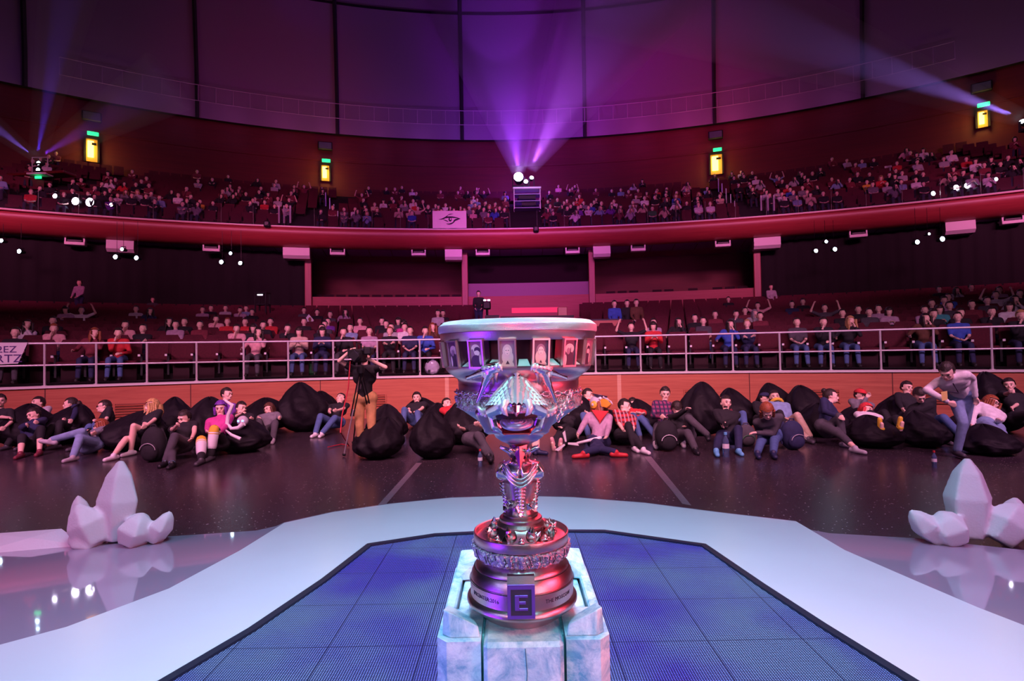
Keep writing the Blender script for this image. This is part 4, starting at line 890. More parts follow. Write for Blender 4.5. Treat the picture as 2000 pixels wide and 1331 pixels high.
def dress(F, label, top='black', legs='jeans', shoes='dgrey', hair='dark', style='short', sleeve=1.0, leglen=1.0, group=None, topmat=None, skirt=False, vox=.0105, glasses=False, cap=None, beard=False, detail=True, tsplit=False, legname='trousers', sock=None):
    e = empty('person', (F.pel.x, F.pel.y, 0)); inv = Matrix.Translation((-F.pel.x, -F.pel.y, 0)); n0 = len(COL.objects); kids = []
    kids.append(child(mk_body(F, detail=detail), 'body', M['skin'], None, vox=vox, sm=2))
    kids.append(child(mk_top(F, sleeve), 'jacket' if sleeve > .6 and not tsplit else 'shirt', topmat or M['cloth'], None, top, vox=vox*1.35))
    kids.append(child(mk_skirt(F) if skirt else mk_legs(F, leglen), 'skirt' if skirt else legname, M['cloth'], None, legs, vox=vox*1.35))
    if shoes:
        for i in (0, 1): kids.append(child(mk_shoe(F, i), 'shoe', M['leather'], None, shoes, vox=vox*1.1, sm=2))
    if hair: kids.append(child(mk_hair(F, style, hash(label) % 97 if False else len(label)), 'hair', M['hair'], None, hair, smooth=60))
    R = F.hR; s = F.sc*1.1
    def hp(x, y, z): return F.head + R @ (Vector((x, y, z))*s)
    if detail:
        mb = MB()
        for q in (-1, 1): mb.ell(hp(q*.029, -.083, .012), (.012*s, .006*s, .006*s), 8, 6, R=R); mb.cap(hp(q*.018, -.091, .034), hp(q*.042, -.085, .036), .0045*s, seg=6)
        kids.append(child(mb, 'eyes', M['eye'], None)); mb = MB(); mb.cap(hp(-.019, -.09, -.04), hp(.019, -.09, -.04), .005*s, seg=6); kids.append(child(mb, 'mouth', M['lip'], None))
    if glasses:
        mb = MB()
        for q in (-1, 1): mb.tube([hp(q*.031+.022*math.cos(g), -.099, .012+.016*math.sin(g)) for g in np.linspace(0, 2*PI, 13)], .003*s, 5, cap=False); mb.tube([hp(q*.053, -.098, .016), hp(q*.08, .01, .01)], .0025*s, 5)
        mb.tube([hp(-.009, -.1, .014), hp(.009, -.1, .014)], .0025*s, 5); kids.append(child(mb, 'glasses', M['black'], None))
    if cap:
        mb = MB(); n = 18; vs = []; fs = []
        for j in range(7):
            t_ = PI/2*j/6
            for i in range(n): a = 2*PI*i/n; vs.append(hp(math.sin(t_)*math.cos(a)*.094, .01+math.sin(t_)*math.sin(a)*.112, .05+math.cos(t_)*.085))
        fs = [(j*n+i, (j+1)*n+i, (j+1)*n+(i+1) % n, j*n+(i+1) % n) for j in range(6) for i in range(n)]; mb.add(vs, fs); mb.hull([hp(x, y, .05+z) for x, y in ((-.07, -.08), (.07, -.08), (-.055, -.16), (.055, -.16), (0, -.175)) for z in (-.004, .006)])
        kids.append(child(mb, 'cap', M['cloth'], None, cap, smooth=40))
    if beard:
        mb = MB(); mb.ell(hp(0, -.035, -.06), (.054*s, .056*s, .05*s), 12, 8, R=R); o = child(mb, 'beard', M['hair'], None, hair, smooth=60); kids.append(o)
    if sock:
        for i in (0, 1):
            mb = MB(); mb.cap(F.ank[i]+(F.knee[i]-F.ank[i])*.02, F.ank[i]+(F.knee[i]-F.ank[i])*.3, .042*s, .047*s); kids.append(child(mb, 'sock', M['cloth'], None, sock, smooth=60))
    for o in kids: o.parent = e; o.matrix_parent_inverse = inv
    tag(e, label, 'person', group); return e
def plaid(name, c1, c2, c3):
    m, t, b = nt(name); N, L = t.nodes, t.links; tc = N.new('ShaderNodeTexCoord'); w1 = N.new('ShaderNodeTexWave'); w1.bands_direction = 'Z'; w1.inputs['Scale'].default_value = 4.5; w2 = N.new('ShaderNodeTexWave'); w2.bands_direction = 'X'; w2.inputs['Scale'].default_value = 4.5
    for w_ in (w1, w2): L.new(tc.outputs['Object'], w_.inputs['Vector'])
    m1 = N.new('ShaderNodeMix'); m1.data_type = 'RGBA'; m1.inputs['A'].default_value = (*c1, 1); m1.inputs['B'].default_value = (*c2, 1); L.new(w1.outputs['Fac'], m1.inputs['Factor'])
    m2 = N.new('ShaderNodeMix'); m2.data_type = 'RGBA'; m2.inputs['B'].default_value = (*c3, 1); g = N.new('ShaderNodeMath'); g.operation = 'GREATER_THAN'; g.inputs[1].default_value = .72; L.new(w2.outputs['Fac'], g.inputs[0]); L.new(g.outputs[0], m2.inputs['Factor']); L.new(m1.outputs['Result'], m2.inputs['A']); L.new(m2.outputs['Result'], b.inputs['Base Color']); b.inputs['Roughness'].default_value = .85; return m
M['plaid_red'] = plaid('red_plaid_cloth', (.6, .03, .04), (.08, .01, .02), (.5, .3, .35)); M['plaid_dark'] = plaid('dark_plaid_cloth', (.05, .02, .08), (.3, .05, .14), (.02, .02, .06))
# ------------------------------------------------------------------ people on the arena floor, located by picture positions
def headpt(u, v, pel, far=1, L_=.66):
    """point on the sight line of (u,v) at torso length from the pelvis; far=1 leans back, 0 leans forward"""
    o = Vector((0, 0, CAMZ)); d = ray(u, v).normalized(); w = o-pel; b_ = w.dot(d); c_ = w.dot(w)-L_*L_; q = b_*b_-c_
    if q < 0: t_ = -b_; p = o+d*t_; return pel+(p-pel).normalized()*L_
    t_ = -b_+(math.sqrt(q) if far else -math.sqrt(q)); return o+d*t_
def P(u, D, hz, hd, feet, hands, label, far=1, knees=None, yaw=0, look=(0, 0), sc=1.0, elb=None, fdir=None, roll=0, **kw):
    base = at_y(u, 690, D); pel = Vector((base.x, D, hz)); h = headpt(hd[0], hd[1], pel, far, .66*sc)
    ft = []
    for i, f_ in enumerate(feet):
        if f_ is None: ft.append(pel+Vector(((i*2-1)*.14, -.62, .075-hz)))
        elif len(f_) == 2: ft.append(at_z(f_[0], f_[1], .02)+Vector((0, .0, .055)))
        else: ft.append(at_y(f_[0], f_[1], D+f_[2]))
    hn = []
    for i, f_ in enumerate(hands):
        if f_ is None: hn.append(pel+Vector(((i*2-1)*.2, -.3, .12)))
        else: hn.append(at_y(f_[0], f_[1], D+f_[2]))
    kn = [None, None]
    if knees: kn = [None if k is None else at_y(k[0], k[1], D+(k[2] if len(k) > 2 else -.38)) for k in knees]
    el = None
    if elb: el = [None if k is None else at_y(k[0], k[1], D+k[2]) for k in elb]
    F = skeleton(pel, h, ft, hn, kn, el, yaw, look, sc, roll); F.fdir = fdir
    return F, dress(F, label, **kw)
GF = None
FIG = {}
def add(key, *a, **k): FIG[key] = P(*a, **k)
add(1, 8, 10.6, .2, (0, 783), [None, None], [(40, 822, -.35), (10, 835, -.4)], 'person in black at the far left edge resting an arm on their knee', look=(40, 0), top='black', legs='dgrey', sleeve=.5)
add(2, 84, 10.9, .22, (74, 789), [None, None], [(92, 830, -.3), (70, 835, -.3)], 'person in a dark vest with pale sleeves behind the phone-holding woman', look=(-20, 10), top='lgrey', legs='black')
add(3, 62, 10.0, .16, (66, 812), [(40, 893), (77, 888)], [(58, 829, -.3), (70, 827, -.3)], 'woman in navy with bare calves holding hands to her face, far left', knees=[(42, 842), (82, 842)], look=(-10, -8), top='navy', legs='black', leglen=.72, shoes='maroon', style='bun', cap=None)
add(4, 146, 10.9, .25, (137, 791), [None, None], [(126, 820, -.3), (140, 822, -.3)], 'person in dark jacket with dark tied hair seen in profile, left group', yaw=-35, look=(-65, 0), top='navy', legs='black', style='tied')
add(5, 214, 10.7, .22, (203, 796), [None, None], [(186, 822, -.3), (200, 830, -.3)], 'man with glasses in black shirt turned to the left', yaw=-35, look=(-60, 0), top='black', sleeve=.5, glasses=True)
add(6, 180, 9.7, .14, (197, 834), [(100, 860, -.62), (143, 899)], [(172, 843, -.3), (180, 850, -.25)], 'woman with long fair hair reclining in blue jeans, one foot raised', knees=[(158, 832), (150, 842)], yaw=-25, look=(-35, 0), top='grey', legs='ljeans', shoes='lgrey', hair='auburn', style='long', fdir=[(-1, -.2, .25), (-.2, -1, 0)], glasses=True)
add(7, 290, 9.8, .24, (297, 795), [(222, 897), (256, 888)], [(290, 832, -.25), (284, 834, -.3)], 'long-haired blonde woman in short black dress with bare legs and white shoes', knees=[(245, 842), (258, 848)], yaw=-20, look=(-40, 0), top='black', legs='black', skirt=True, shoes='white', hair='blond', style='long', sleeve=.4)
add(8, 352, 9.05, .2, (360, 818), [(336, 912), None], [(352, 826, -.3), (372, 868, -.25)], 'man in grey trousers and blue socks slumped with a hand over his face', knees=[(320, 832), (340, 842)], look=(-15, -15), top='black', legs='dgrey', shoes='black', sock='sky', sleeve=.15, roll=25)
add(9, 430, 10.7, .26, (443, 772), [None, None], [(440, 812, -.3), (450, 812, -.3)], 'dark-haired man in a purple jacket looking right', yaw=35, look=(72, 0), top='purple', legs='black')
add(10, 425, 9.25, .2, (431, 800), [(393, 905), (412, 898)], [(405, 850, -.4), (425, 850, -.35)], 'costumed person with purple hair, magenta vest and white greaves', knees=[(393, 855), (415, 848)], look=(15, 0), top='magenta', legs='black', hair='purple', style='bob', shoes='dgrey')
add(11, 468, 10.3, .2, (471, 799), [None, None], [(486, 803, -.3), (492, 822, -.35)], 'person in black clapping hands beside the costumed person', yaw=25, look=(60, 0), top='black', sleeve=.5, legs='black')
add(12, 520, 11.15, .15, (526, 801), [(511, 864), (533, 864)], [(505, 819, -.3), (548, 819, -.2)], 'person with brown bob in grey shirt sitting with knees drawn up', knees=[(507, 832), (541, 815)], look=(-20, 0), top='grey', legs='dgrey', shoes='lgrey', hair='brown', style='bob', sleeve=.5)
add(13, 655, 11.9, .2, (665, 780), [(616, 852), (629, 852)], [(642, 809, -.35), (650, 806, -.4)], 'man in black t-shirt and jeans with face turned up, arms on knees', knees=[(624, 804), (655, 816)], look=(-20, 35), top='black', legs='jeans', shoes='white', sleeve=.3)
add(15, 815, 12.0, .2, (814, 779), [(787, 845), None], [(800, 808, -.35), (808, 810, -.35)], 'person in black t-shirt and jeans sitting right of the cameraman', knees=[(786, 800), (814, 802)], look=(0, 12), top='black', legs='jeans', shoes='white', sleeve=.3, style='curly')
add(16, 892, 11.0, .3, (873, 791), [None, None], [(890, 812, -.2), (900, 814, -.2)], 'man with red collar lying back on a bean bag by the wall', yaw=20, look=(40, 20), top='red', legs='black')
add(17, 922, 9.0, .24, (944, 828), [(968, 908), (960, 900)], [(887, 835, -.3), (930, 830, -.2)], 'person in dark trousers lying back left of the trophy stem', knees=[(940, 835), (925, 838)], yaw=-20, look=(25, 20), top='black', legs='dgrey', shoes='black', sleeve=.5)
add(18, 1022, 9.6, .2, (1010, 806), [(1050, 886), None], [None, None], 'person with bare calf and navy sneaker hidden behind the trophy', knees=[(1068, 838), None], top='navy', legs='jeans', leglen=.55, shoes='navy', fdir=[(1, -.5, 0), None])
add(19, 1104, 10.0, .14, (1098, 808), [(1081, 876, -.85), (1093, 878, -.82)], [(1108, 806, -.2), (1083, 845, -.35)], 'person in black with pink soles toward the camera, right of trophy cup', knees=[(1080, 850), (1100, 850)], top='black', legs='black', shoes='pink', cap='mauve', look=(0, -15), fdir=[(-.2, -.3, 1), (.1, -.3, 1)])
add(20, 1166, 9.2, .13, (1170, 793), [(1140, 893), (1203, 891)], [(1124, 858, -.3), (1182, 863, -.35)], 'cross-legged person in mauve sailor top, red socks and grey bird mask', knees=[(1205, 868, -.2), (1125, 870, -.2)], look=(40, 10), top='mauve', legs='navy', shoes='red', hair='auburn', style='long', fdir=[(-1, -.1, 0), (1, -.1, 0)])
add(21, 1152, 10.9, .25, (1148, 773), [None, None], [(1142, 806, -.2), (1150, 808, -.2)], 'man with dark hair behind the person in a bird mask', look=(50, 0), top='red', legs='jeans', knees=[(1136, 800), (1142, 800)])
add(22, 1216, 9.6, .15, (1220, 795), [(1256, 884), (1240, 880)], [(1218, 842, -.2), (1235, 848, -.2)], 'young man in red plaid shirt, dark trousers and white sneakers', knees=[(1240, 815), (1226, 822)], yaw=25, look=(55, 0), top='red', legs='black', shoes='white', sleeve=.5, topmat=M['plaid_red'])
add(23, 1246, 10.7, .22, (1236, 791), [None, None], [(1250, 810, -.3), (1256, 812, -.3)], 'man half hidden between the red plaid shirt and the dark plaid shirt', look=(-10, 0), top='red', legs='jeans', sleeve=.5, knees=[(1232, 798), (1240, 800)])
add(24, 1294, 10.0, .22, (1299, 771), [(1279, 877), None], [(1290, 815, -.2), (1302, 818, -.2)], 'man in dark plaid shirt sitting upright against the wooden wall', knees=[(1267, 800), (1285, 815)], look=(-5, -5), top='purple', legs='dgrey', shoes='white', sleeve=1, topmat=M['plaid_dark'])
add(25, 1333, 9.5, .16, (1322, 800), [(1358, 884), (1382, 850, -.55)], [(1340, 800, -.1), (1335, 840, -.3)], 'curly-haired man in black looking down with a hand behind his head', knees=[(1344, 808), (1352, 818)], yaw=-10, look=(-5, -38), top='black', legs='dgrey', shoes='black', style='curly')
add(26, 1412, 10.7, .22, (1404, 791), [None, None], [(1436, 810, -.2), (1425, 815, -.2)], 'fair-haired person in red hidden behind the smiling man', look=(10, -5), top='maroon', legs='jeans', hair='blond', knees=[(1446, 808), (1450, 812)])
add(27, 1418, 9.25, .16, (1418, 789), [(1398, 890), (1443, 886)], [(1416, 834, -.35), (1400, 840, -.3)], 'smiling man in black zip jacket and blue socks holding a phone', knees=[(1391, 842), (1444, 820)], look=(5, 8), top='black', legs='navy', shoes='sky', sock='sky', beard=True)
add(28, 1488, 10.6, .24, (1494, 781), [None, None], [(1486, 815, -.2), (1500, 818, -.2)], 'man in a dark cap beside the yellow-collared jacket', look=(20, 5), top='black', legs='black', cap='navy')
add(29, 1528, 10.3, .24, (1513, 777), [(1582, 865), None], [(1536, 820, -.2), (1545, 824, -.2)], 'person in white and blue jacket with yellow hood collar and beige trousers', knees=[(1546, 826), (1555, 806)], look=(-15, 10), top='ljeans', legs='beige', shoes='dgrey')
add(30, 1500, 9.0, .2, (1498, 805), [(1479, 893), (1510, 895)], [(1487, 822, -.25), (1478, 846, -.35)], 'auburn-haired person in grey jacket and jeans bowed forward', far=0, knees=[(1483, 845), (1510, 842)], look=(-12, -38), top='dgrey', legs='jeans', shoes='navy', hair='auburn', style='bob')
add(31, 1606, 9.35, .26, (1623, 776), [(1672, 884), (1650, 872)], [(1636, 814, -.3), (1642, 816, -.3)], 'woman with hair bun in navy hoodie and grey cropped trousers', yaw=35, knees=[(1658, 820), (1648, 822)], look=(68, 0), top='navy', legs='dgrey', leglen=.82, shoes='lgrey', style='bun')
add(32, 1684, 10.4, .24, (1680, 774), [None, None], [(1692, 778, .1), (1668, 812, -.2)], 'man in a grey and red cap with an arm behind his head', elb=[None, None], look=(10, 0), top='grey', legs='black', cap='red')
add(33, 1700, 9.6, .2, (1692, 803), [(1722, 838, -.75), (1759, 836, -.75)], [(1697, 824, -.3), (1712, 824, -.3)], 'red-haired girl in white with yellow-edged shoe soles toward the camera', knees=[(1715, 828), (1745, 826)], look=(20, 5), top='white', legs='black', shoes='yellow', hair='redhair', style='bob', sleeve=.4, fdir=[(-.1, -.2, 1), (.1, -.2, 1)])
add(34, 1772, 10.5, .26, (1771, 759), [None, None], [(1762, 800, -.2), (1780, 802, -.2)], 'young man in black leather jacket sitting beside the man looking down', look=(5, 0), top='black', legs='black')
add(35, 1806, 9.8, .24, (1796, 773), [None, None], [(1790, 815, -.3), (1802, 815, -.3)], 'dark-haired man in dark jacket and maroon shirt looking down', far=0, look=(-10, -40), top='black', legs='jeans', knees=[(1796, 810), (1838, 812)])
add(37, 1930, 9.0, .3, (1935, 789), [(1990, 900), (1970, 900)], [(1890, 853, -.1), (1948, 824, -.25)], 'woman with glasses in white jacket and ripped jeans, far right', knees=[(1975, 838), (1965, 842)], yaw=15, look=(18, -5), top='white', legs='ljeans', hair='auburn', style='long', glasses=True, elb=[(1880, 830, .1), None])
add(38, 1986, 9.9, .3, (1971, 754), [None, None], [(1974, 766, -.25), (1968, 806, -.2)], 'person in black reclining at the far right with one forearm raised', look=(-40, 5), top='black', legs='black', sleeve=.5, elb=[(1955, 795, -.2), None])
# standing cameraman
Dc = 8.9; b_ = at_y(712, 690, Dc)
F = skeleton((b_.x, Dc, .93), (b_.x+.0, Dc-.02, 1.6), [(b_.x-.06, Dc, .09), (b_.x+.14, Dc-.05, .09)], [at_y(684, 686, Dc-.3), at_y(722, 703, Dc-.32)], knees=[(b_.x-.08, Dc-1, .5), (b_.x+.16, Dc-1, .5)], elbows=[at_y(664, 711, Dc-.15), at_y(744, 718, Dc-.15)], look=(-20, 0))
cm = dress(F, 'cameraman in black t-shirt and tan trousers filming the stage', top='black', legs='tan', shoes='tan', sleeve=.25)
# bending man in blazer
Db = 8.1; b_ = at_y(1874, 690, Db); pel = Vector((b_.x, Db, .92)); hd = at_y(1846, 722, Db-.4)
F = skeleton(pel, hd, [(b_.x-.12, Db-.05, .1), (b_.x+.12, Db+.25, .1)], [at_y(1850, 785, Db-.4), at_y(1905, 775, Db-.15)], knees=[(b_.x-.12, Db-1, .5), (b_.x+.15, Db-1, .5)], elbows=[at_y(1830, 770, Db-.3), at_y(1912, 745, Db+.05)], yaw=-12, look=(-50, -35))
bm_ = dress(F, 'man in pale grey blazer and light jeans bending forward with a lanyard', top='white', legs='ljeans', shoes='dgrey'); FIG[36] = (F, bm_)
mb = MB(); mb.tube([F.neck+F.fwd*.1, F.chest+F.fwd*.16, at_y(1848, 765, Db-.45)], .008, 6); mb.hull([at_y(u, v, Db-.46+dy) for u, v in ((1838, 766), (1850, 764), (1851, 781), (1840, 784)) for dy in (0, .012)], m=1)
o = mb.build('lanyard', [M['ink'], mat('badge', (.8, .6, .2), .4)], bm_); o.matrix_parent_inverse = Matrix.Translation((-F.pel.x, -F.pel.y, 0))
mb = MB(); torso(mb, F, .012)
# carried things -----------------------------------------------------------
def solo(mb, name, mt, label, cat, group=None, smooth=None, col=None):
    c = sum((Vector(v) for v in mb.v), Vector())/len(mb.v); zmin = min(v[2] for v in mb.v); mb.v = [(v[0]-c.x, v[1]-c.y, v[2]-zmin) for v in mb.v]
    o = mb.build(name, mt, smooth=smooth); o.location = (c.x, c.y, zmin); tag(o, label, cat, group)
    if col: o.color = (*rgb(col), 1)
    return o
# bird mask
F20 = FIG[20][0]; R = F20.hR; H = F20.head
e = empty('bird_mask', H); tag(e, 'grey and orange bird head mask worn by the person in the sailor top', 'mask')
def hh(x, y, z): return R @ Vector((x, y, z))
grm = mat('mask_grey', (.6, .56, .65), .5); orm = mat('mask_orange', (.9, .36, .03), .5)
mb = MB(); mb.ell(hh(0, .02, .06), (.13, .16, .135), 20, 14, R=R); mb.build('shell', grm, e, smooth=60)
mb = MB(); mb.hull([hh(x, y, z) for x, y, z in ((-.09, -.11, .1), (.09, -.11, .1), (-.07, -.11, -.03), (.07, -.11, -.03), (-.05, -.22, .06), (.05, -.22, .06), (-.04, -.2, -.06), (.04, -.2, -.06), (0, -.27, -.0), (0, -.25, .07))]); mb.build('beak', orm, e, smooth=30)
mb = MB(); mb.hull([hh(x, y, z) for x, y, z in ((-.06, -.12, .13), (.06, -.12, .13), (-.03, -.26, .05), (.03, -.26, .05), (0, -.31, -.02), (0, -.2, .1))]); mb.build('beak_tip', grm, e, smooth=30)
for q in (-1, 1):
    mb = MB(); mb.ell(hh(q*.13, .0, .0), (.035, .07, .07), 16, 10, R=R); o = mb.build('ear_cup', mat('mask_yellow%d' % (q+1), (.9, .5, .05), .4), e, smooth=60)
    mb = MB(); mb.ell(hh(q*.155, .0, .0), (.02, .03, .03), 12, 8, R=R); mb.build('ear_cap', grm, o, smooth=60)
    mb = MB(); mb.ell(hh(q*.085, -.105, .1), (.03, .03, .03), 12, 8, R=R); mb.build('eye', M['white'], e, smooth=60)
    mb = MB(); mb.hull([hh(q*x, y, z) for x, y, z in ((.05, -.15, .15), (.12, -.09, .16), (.12, -.07, .13), (.05, -.13, .12), (.1, .1, .22))]); mb.build('brow', M['ink'], e)
mb = MB(); s_ = F20
mb.hull([F20.neck+F20.fwd*.14+F20.right*q*.14+F20.up*.0 for q in (-1, 1)]+[F20.chest+F20.fwd*.16+F20.right*q*.02 for q in (-1, 1)]+[F20.neck+F20.fwd*.1+F20.right*q*.12+F20.up*.02 for q in (-1, 1)]+[F20.chest+F20.fwd*.14-F20.up*.06])
o = child(mb, 'neckerchief', M['cloth'], FIG[20][1], 'red'); o.matrix_parent_inverse = Matrix.Translation((-F20.pel.x, -F20.pel.y, 0))
mb = MB(); mb.cap(at_y(1128, 866, 9.12), at_y(1172, 856, 9.08), .022, .03); solo(mb, 'toy_wand', M['white'], 'white toy wand lying across the lap of the masked person', 'toy', smooth=60)
mb = MB(); c = at_z(1106, 878, .1)
for g in (100, 215, 355): mb.hull([c+Vector((math.cos(math.radians(g+d_))*r_, y_, math.sin(math.radians(g+d_))*r_)) for d_, r_ in ((-25, .03), (25, .03), (-6, .2), (8, .17)) for y_ in (-.012, .012)])
mb.v = [(x, y, z+.09) for x, y, z in mb.v]; solo(mb, 'propeller_toy', M['white'], 'white three-bladed prop toy leaning beside the pink-soled shoes', 'toy')
# phone of the smiling man
def phone(F, i, label):
    t_ = (F.hand[i]-F.elb[i]).normalized(); c = F.hand[i]+t_*.09+Vector((0, -.01, .03)); mb = MB(); mb.box(c, (.07, .13, .01), R=Matrix.Rotation(.5, 3, 'X'), bev=.003); solo(mb, 'phone', M['black'], label, 'phone')
phone(FIG[27][0], 0, 'black phone in the hand of the smiling man in black')
phone(FIG[6][0], 0, 'phone held by the reclining woman in blue jeans')
# backpacks
def backpack(u, v, w, h, D, col, label, accent=None, rz=0):
    W = w*D/FPX; H = h*D/FPX; b = at_y(u, v, D); e = empty('backpack', (b.x, D, 0), rz); tag(e, label, 'backpack')
    mb = MB(); mb.ell((0, 0, H*.47), (W*.46, W*.3, H*.5), 18, 14, fn=lambda q: Vector((q.x*1.02 if abs(q.x) < W*.4 else q.x, q.y, max(q.z, -H*.46)))); o = child(mb, 'main_pouch', M['cloth'], e, col, smooth=60)
    mb = MB(); mb.ell((0, -W*.24, H*.3), (W*.34, W*.16, H*.26), 14, 10); p = child(mb, 'front_pocket', M['cloth'], e, col, smooth=60)
    mb = MB(); mb.tube([(W*.3*math.cos(g), -W*.38, H*.34+H*.2*math.sin(g)) for g in np.linspace(.1, PI-.1, 9)], .006, 5); child(mb, 'zip', M['cloth'], p, accent or 'lgrey')
    mb = MB(); mb.tube([(-.05, 0, H*.94), (-.03, 0, H*1.02), (.03, 0, H*1.02), (.05, 0, H*.94)], .012, 6); child(mb, 'handle', M['cloth'], e, col)
    for q in (-1, 1): mb = MB(); mb.tube([(q*W*.2, W*.2, H*.9), (q*W*.42, W*.12, H*.6), (q*W*.44, 0, H*.2)], .018, 6); child(mb, 'strap', M['cloth'], e, col)
backpack(300, 918, 50, 70, 8.85, 'black', 'black backpack standing on the floor beside the long-haired blonde woman')
backpack(1303, 887, 48, 62, 9.0, 'black', 'bulky black backpack beside the man in dark plaid', 'white')
backpack(1548, 892, 52, 58, 8.95, 'navy', 'navy backpack beside the auburn-haired person', rz=.2)
backpack(1458, 884, 40, 44, 9.3, 'dgrey', 'dark backpack with green piping right of the smiling man', 'green')
backpack(1330, 850, 40, 40, 10.1, 'black', 'black shoulder bag half hidden behind the curly-haired man')
# bottles
def bottle(u, v, h, capcol, label, dark=.0):
    p = at_z(u, v, 0); H = h*p.y/FPX; e = empty('water_bottle', (p.x, p.y, 0)); tag(e, label, 'bottle'); k = H/.24
    mb = MB(); mb.lathe([(0.001, 0), (.03*k, 0), (.032*k, .01*k), (.029*k, .05*k), (.032*k, .06*k), (.032*k, .14*k), (.03*k, .16*k), (.014*k, .195*k), (.012*k, .215*k), (.001, .215*k)], 20); mb.build('body', M['bottle'], e, smooth=50)
    mb = MB(); mb.lathe([(.001, .24*k), (.015*k, .24*k), (.016*k, .215*k), (.001, .214*k)], 16); o = mb.build('cap', M['leather'], e, smooth=40); o.color = (*rgb(capcol), 1)
    mb = MB(); mb.lathe([(.0325*k, .085*k), (.0325*k, .13*k)], 20); mb.build('label_band', M['paper'], e, smooth=60)
M['bottle'] = mat('bottle_plastic', (.3, .45, .8), .08, spec=.6); M['bottle'].node_tree.nodes['Principled BSDF'].inputs['Transmission Weight'].default_value = .75
bottle(938, 912, 34, 'red', 'small water bottle with red cap on the dark floor left of the trophy stem'); bottle(1418, 893, 48, 'sky', 'tall water bottle with blue cap at the feet of the smiling man'); bottle(1825, 914, 33, 'red', 'blue water bottle with red cap beside the right ice sculpture')
# helmet toy with blue lights
mb = MB(); c = at_y(474, 823, 9.5); e = empty('robot_helmet', c); tag(e, 'small grey helmet with two blue lights held between the seated people', 'helmet')
mb = MB(); mb.ell((0, 0, 0), (.09, .09, .09), 16, 10); mb.build('shell', grm, e, smooth=60)
for q in (-1, 1): mb = MB(); mb.ell((q*.035, -.08, .01), (.018, .012, .018), 10, 8); mb.build('lens', mat('blue_lens%d' % (q+1), (0, 0, 0), .3, emit=(.1, .3, 1), es=8), e)
# white piping and greaves of the costume
F10 = FIG[10][0]; pi_ = Matrix.Translation((-F10.pel.x, -F10.pel.y, 0))
mb = MB(); mb.tube([at_y(u, v, 9.25) for u, v in ((440, 783), (454, 792), (446, 810), (443, 828), (452, 838), (466, 836), (476, 828))], [.02, .035, .03, .03, .03, .035, .045], 10)
mb.tube([at_y(u, v, 9.15) for u, v in ((437, 838), (452, 850), (470, 858))], [.012, .025, .03], 8); o = child(mb, 'white_piping', M['sculpt'], FIG[10][1], smooth=60); o.matrix_parent_inverse = pi_
for i in (0, 1):
    mb = MB(); a, k = F10.ank[i], F10.knee[i]; mb.cap(k*.85+a*.15, k*.35+a*.65, .078, .07); o = child(mb, 'greave', M['sculpt'], FIG[10][1], smooth=60); o.matrix_parent_inverse = pi_
    mb = MB(); mb.cap(k*.98+a*.02, k*.8+a*.2, .074, .078); o = child(mb, 'knee_band', M['cloth'], FIG[10][1], 'yellow', smooth=60); o.matrix_parent_inverse = pi_
# yellow rims of red-haired girl's shoes are her shoes; hood collar of 29
F29 = FIG[29][0]; mb = MB(); mb.tube([F29.neck+F29.right*.1*math.cos(g)+F29.fwd*.1*math.sin(g)+F29.up*.02 for g in np.linspace(0, 2*PI, 14)], .03, 8, cap=False); o = child(mb, 'hood_collar', M['cloth'], FIG[29][1], 'yellow', smooth=60); o.matrix_parent_inverse = Matrix.Translation((-F29.pel.x, -F29.pel.y, 0))
# video camera on tripod
Dt = 8.45; c = at_y(704, 694, Dt); e = empty('video_camera', (c.x, Dt, c.z-.16)); tag(e, 'black video camera on the tripod in front of the cameraman', 'camera')
mb = MB(); mb.box((0, .0, .15), (.13, .34, .2), bev=.02); mb.build('camera_body', M['black'], e); mb = MB(); mb.tube([(0, -.17, .15), (0, -.3, .15)], [.055, .065], 20); mb.tube([(0, -.3, .15), (0, -.36, .15)], [.075, .08], 4); mb.build('lens', M['dark'], e, smooth=40)
mb = MB(); mb.tube([(-.02, -.12, .25), (-.02, -.12, .33), (-.02, .12, .33), (-.02, .12, .25)], .012, 8); mb.build('top_handle', M['black'], e); mb = MB(); mb.box((-.13, .02, .2), (.1, .16, .09), bev=.01); mb.build('viewfinder', M['black'], e); mb = MB(); mb.box((.13, -.02, .22), (.12, .2, .12), bev=.02); mb.build('microphone_unit', M['dark'], e)
e = empty('camera_tripod', (c.x, Dt, 0)); tag(e, 'tall tripod with grey and black legs carrying the video camera', 'tripod'); top = Vector((0, 0, c.z-.17))
mb = MB(); mb.lathe([(.001, 0), (.05, 0), (.06, .05), (.05, .1), (.001, .1)], 16, c=(0, 0, c.z-.27)); mb.tube([(.03, .1, c.z-.2), (.12, .42, c.z-.36)], .01, 6); mb.build('head', M['dark'], e, smooth=40)
for k, (gx, gy) in enumerate((at_z(672, 892, 0).xy, at_z(690, 868, 0).xy, at_z(742, 882, 0).xy)):
    ft = Vector((gx-c.x, gy-Dt, .02)); mid = top*.5+ft*.5-Vector((0, 0, .06)); mb = MB(); d_ = Vector((.022, 0, 0))
    t0 = top-Vector((0, 0, .1)); mb.tube([t0+d_, mid+d_], .011, 6); mb.tube([t0-d_, mid-d_], .011, 6); lg = mb.build('leg', M['steel'] if k == 1 else M['dark'], e)
    mb = MB(); mb.tube([mid+(t0-mid)*.15, ft], .012, 6); mb.build('lower_leg', M['steel'] if k == 0 else M['dark'], lg); mb = MB(); mb.ell(ft+Vector((0, 0, .01)), (.03, .03, .025), 8, 6); mb.build('foot_pad', M['black'], lg)
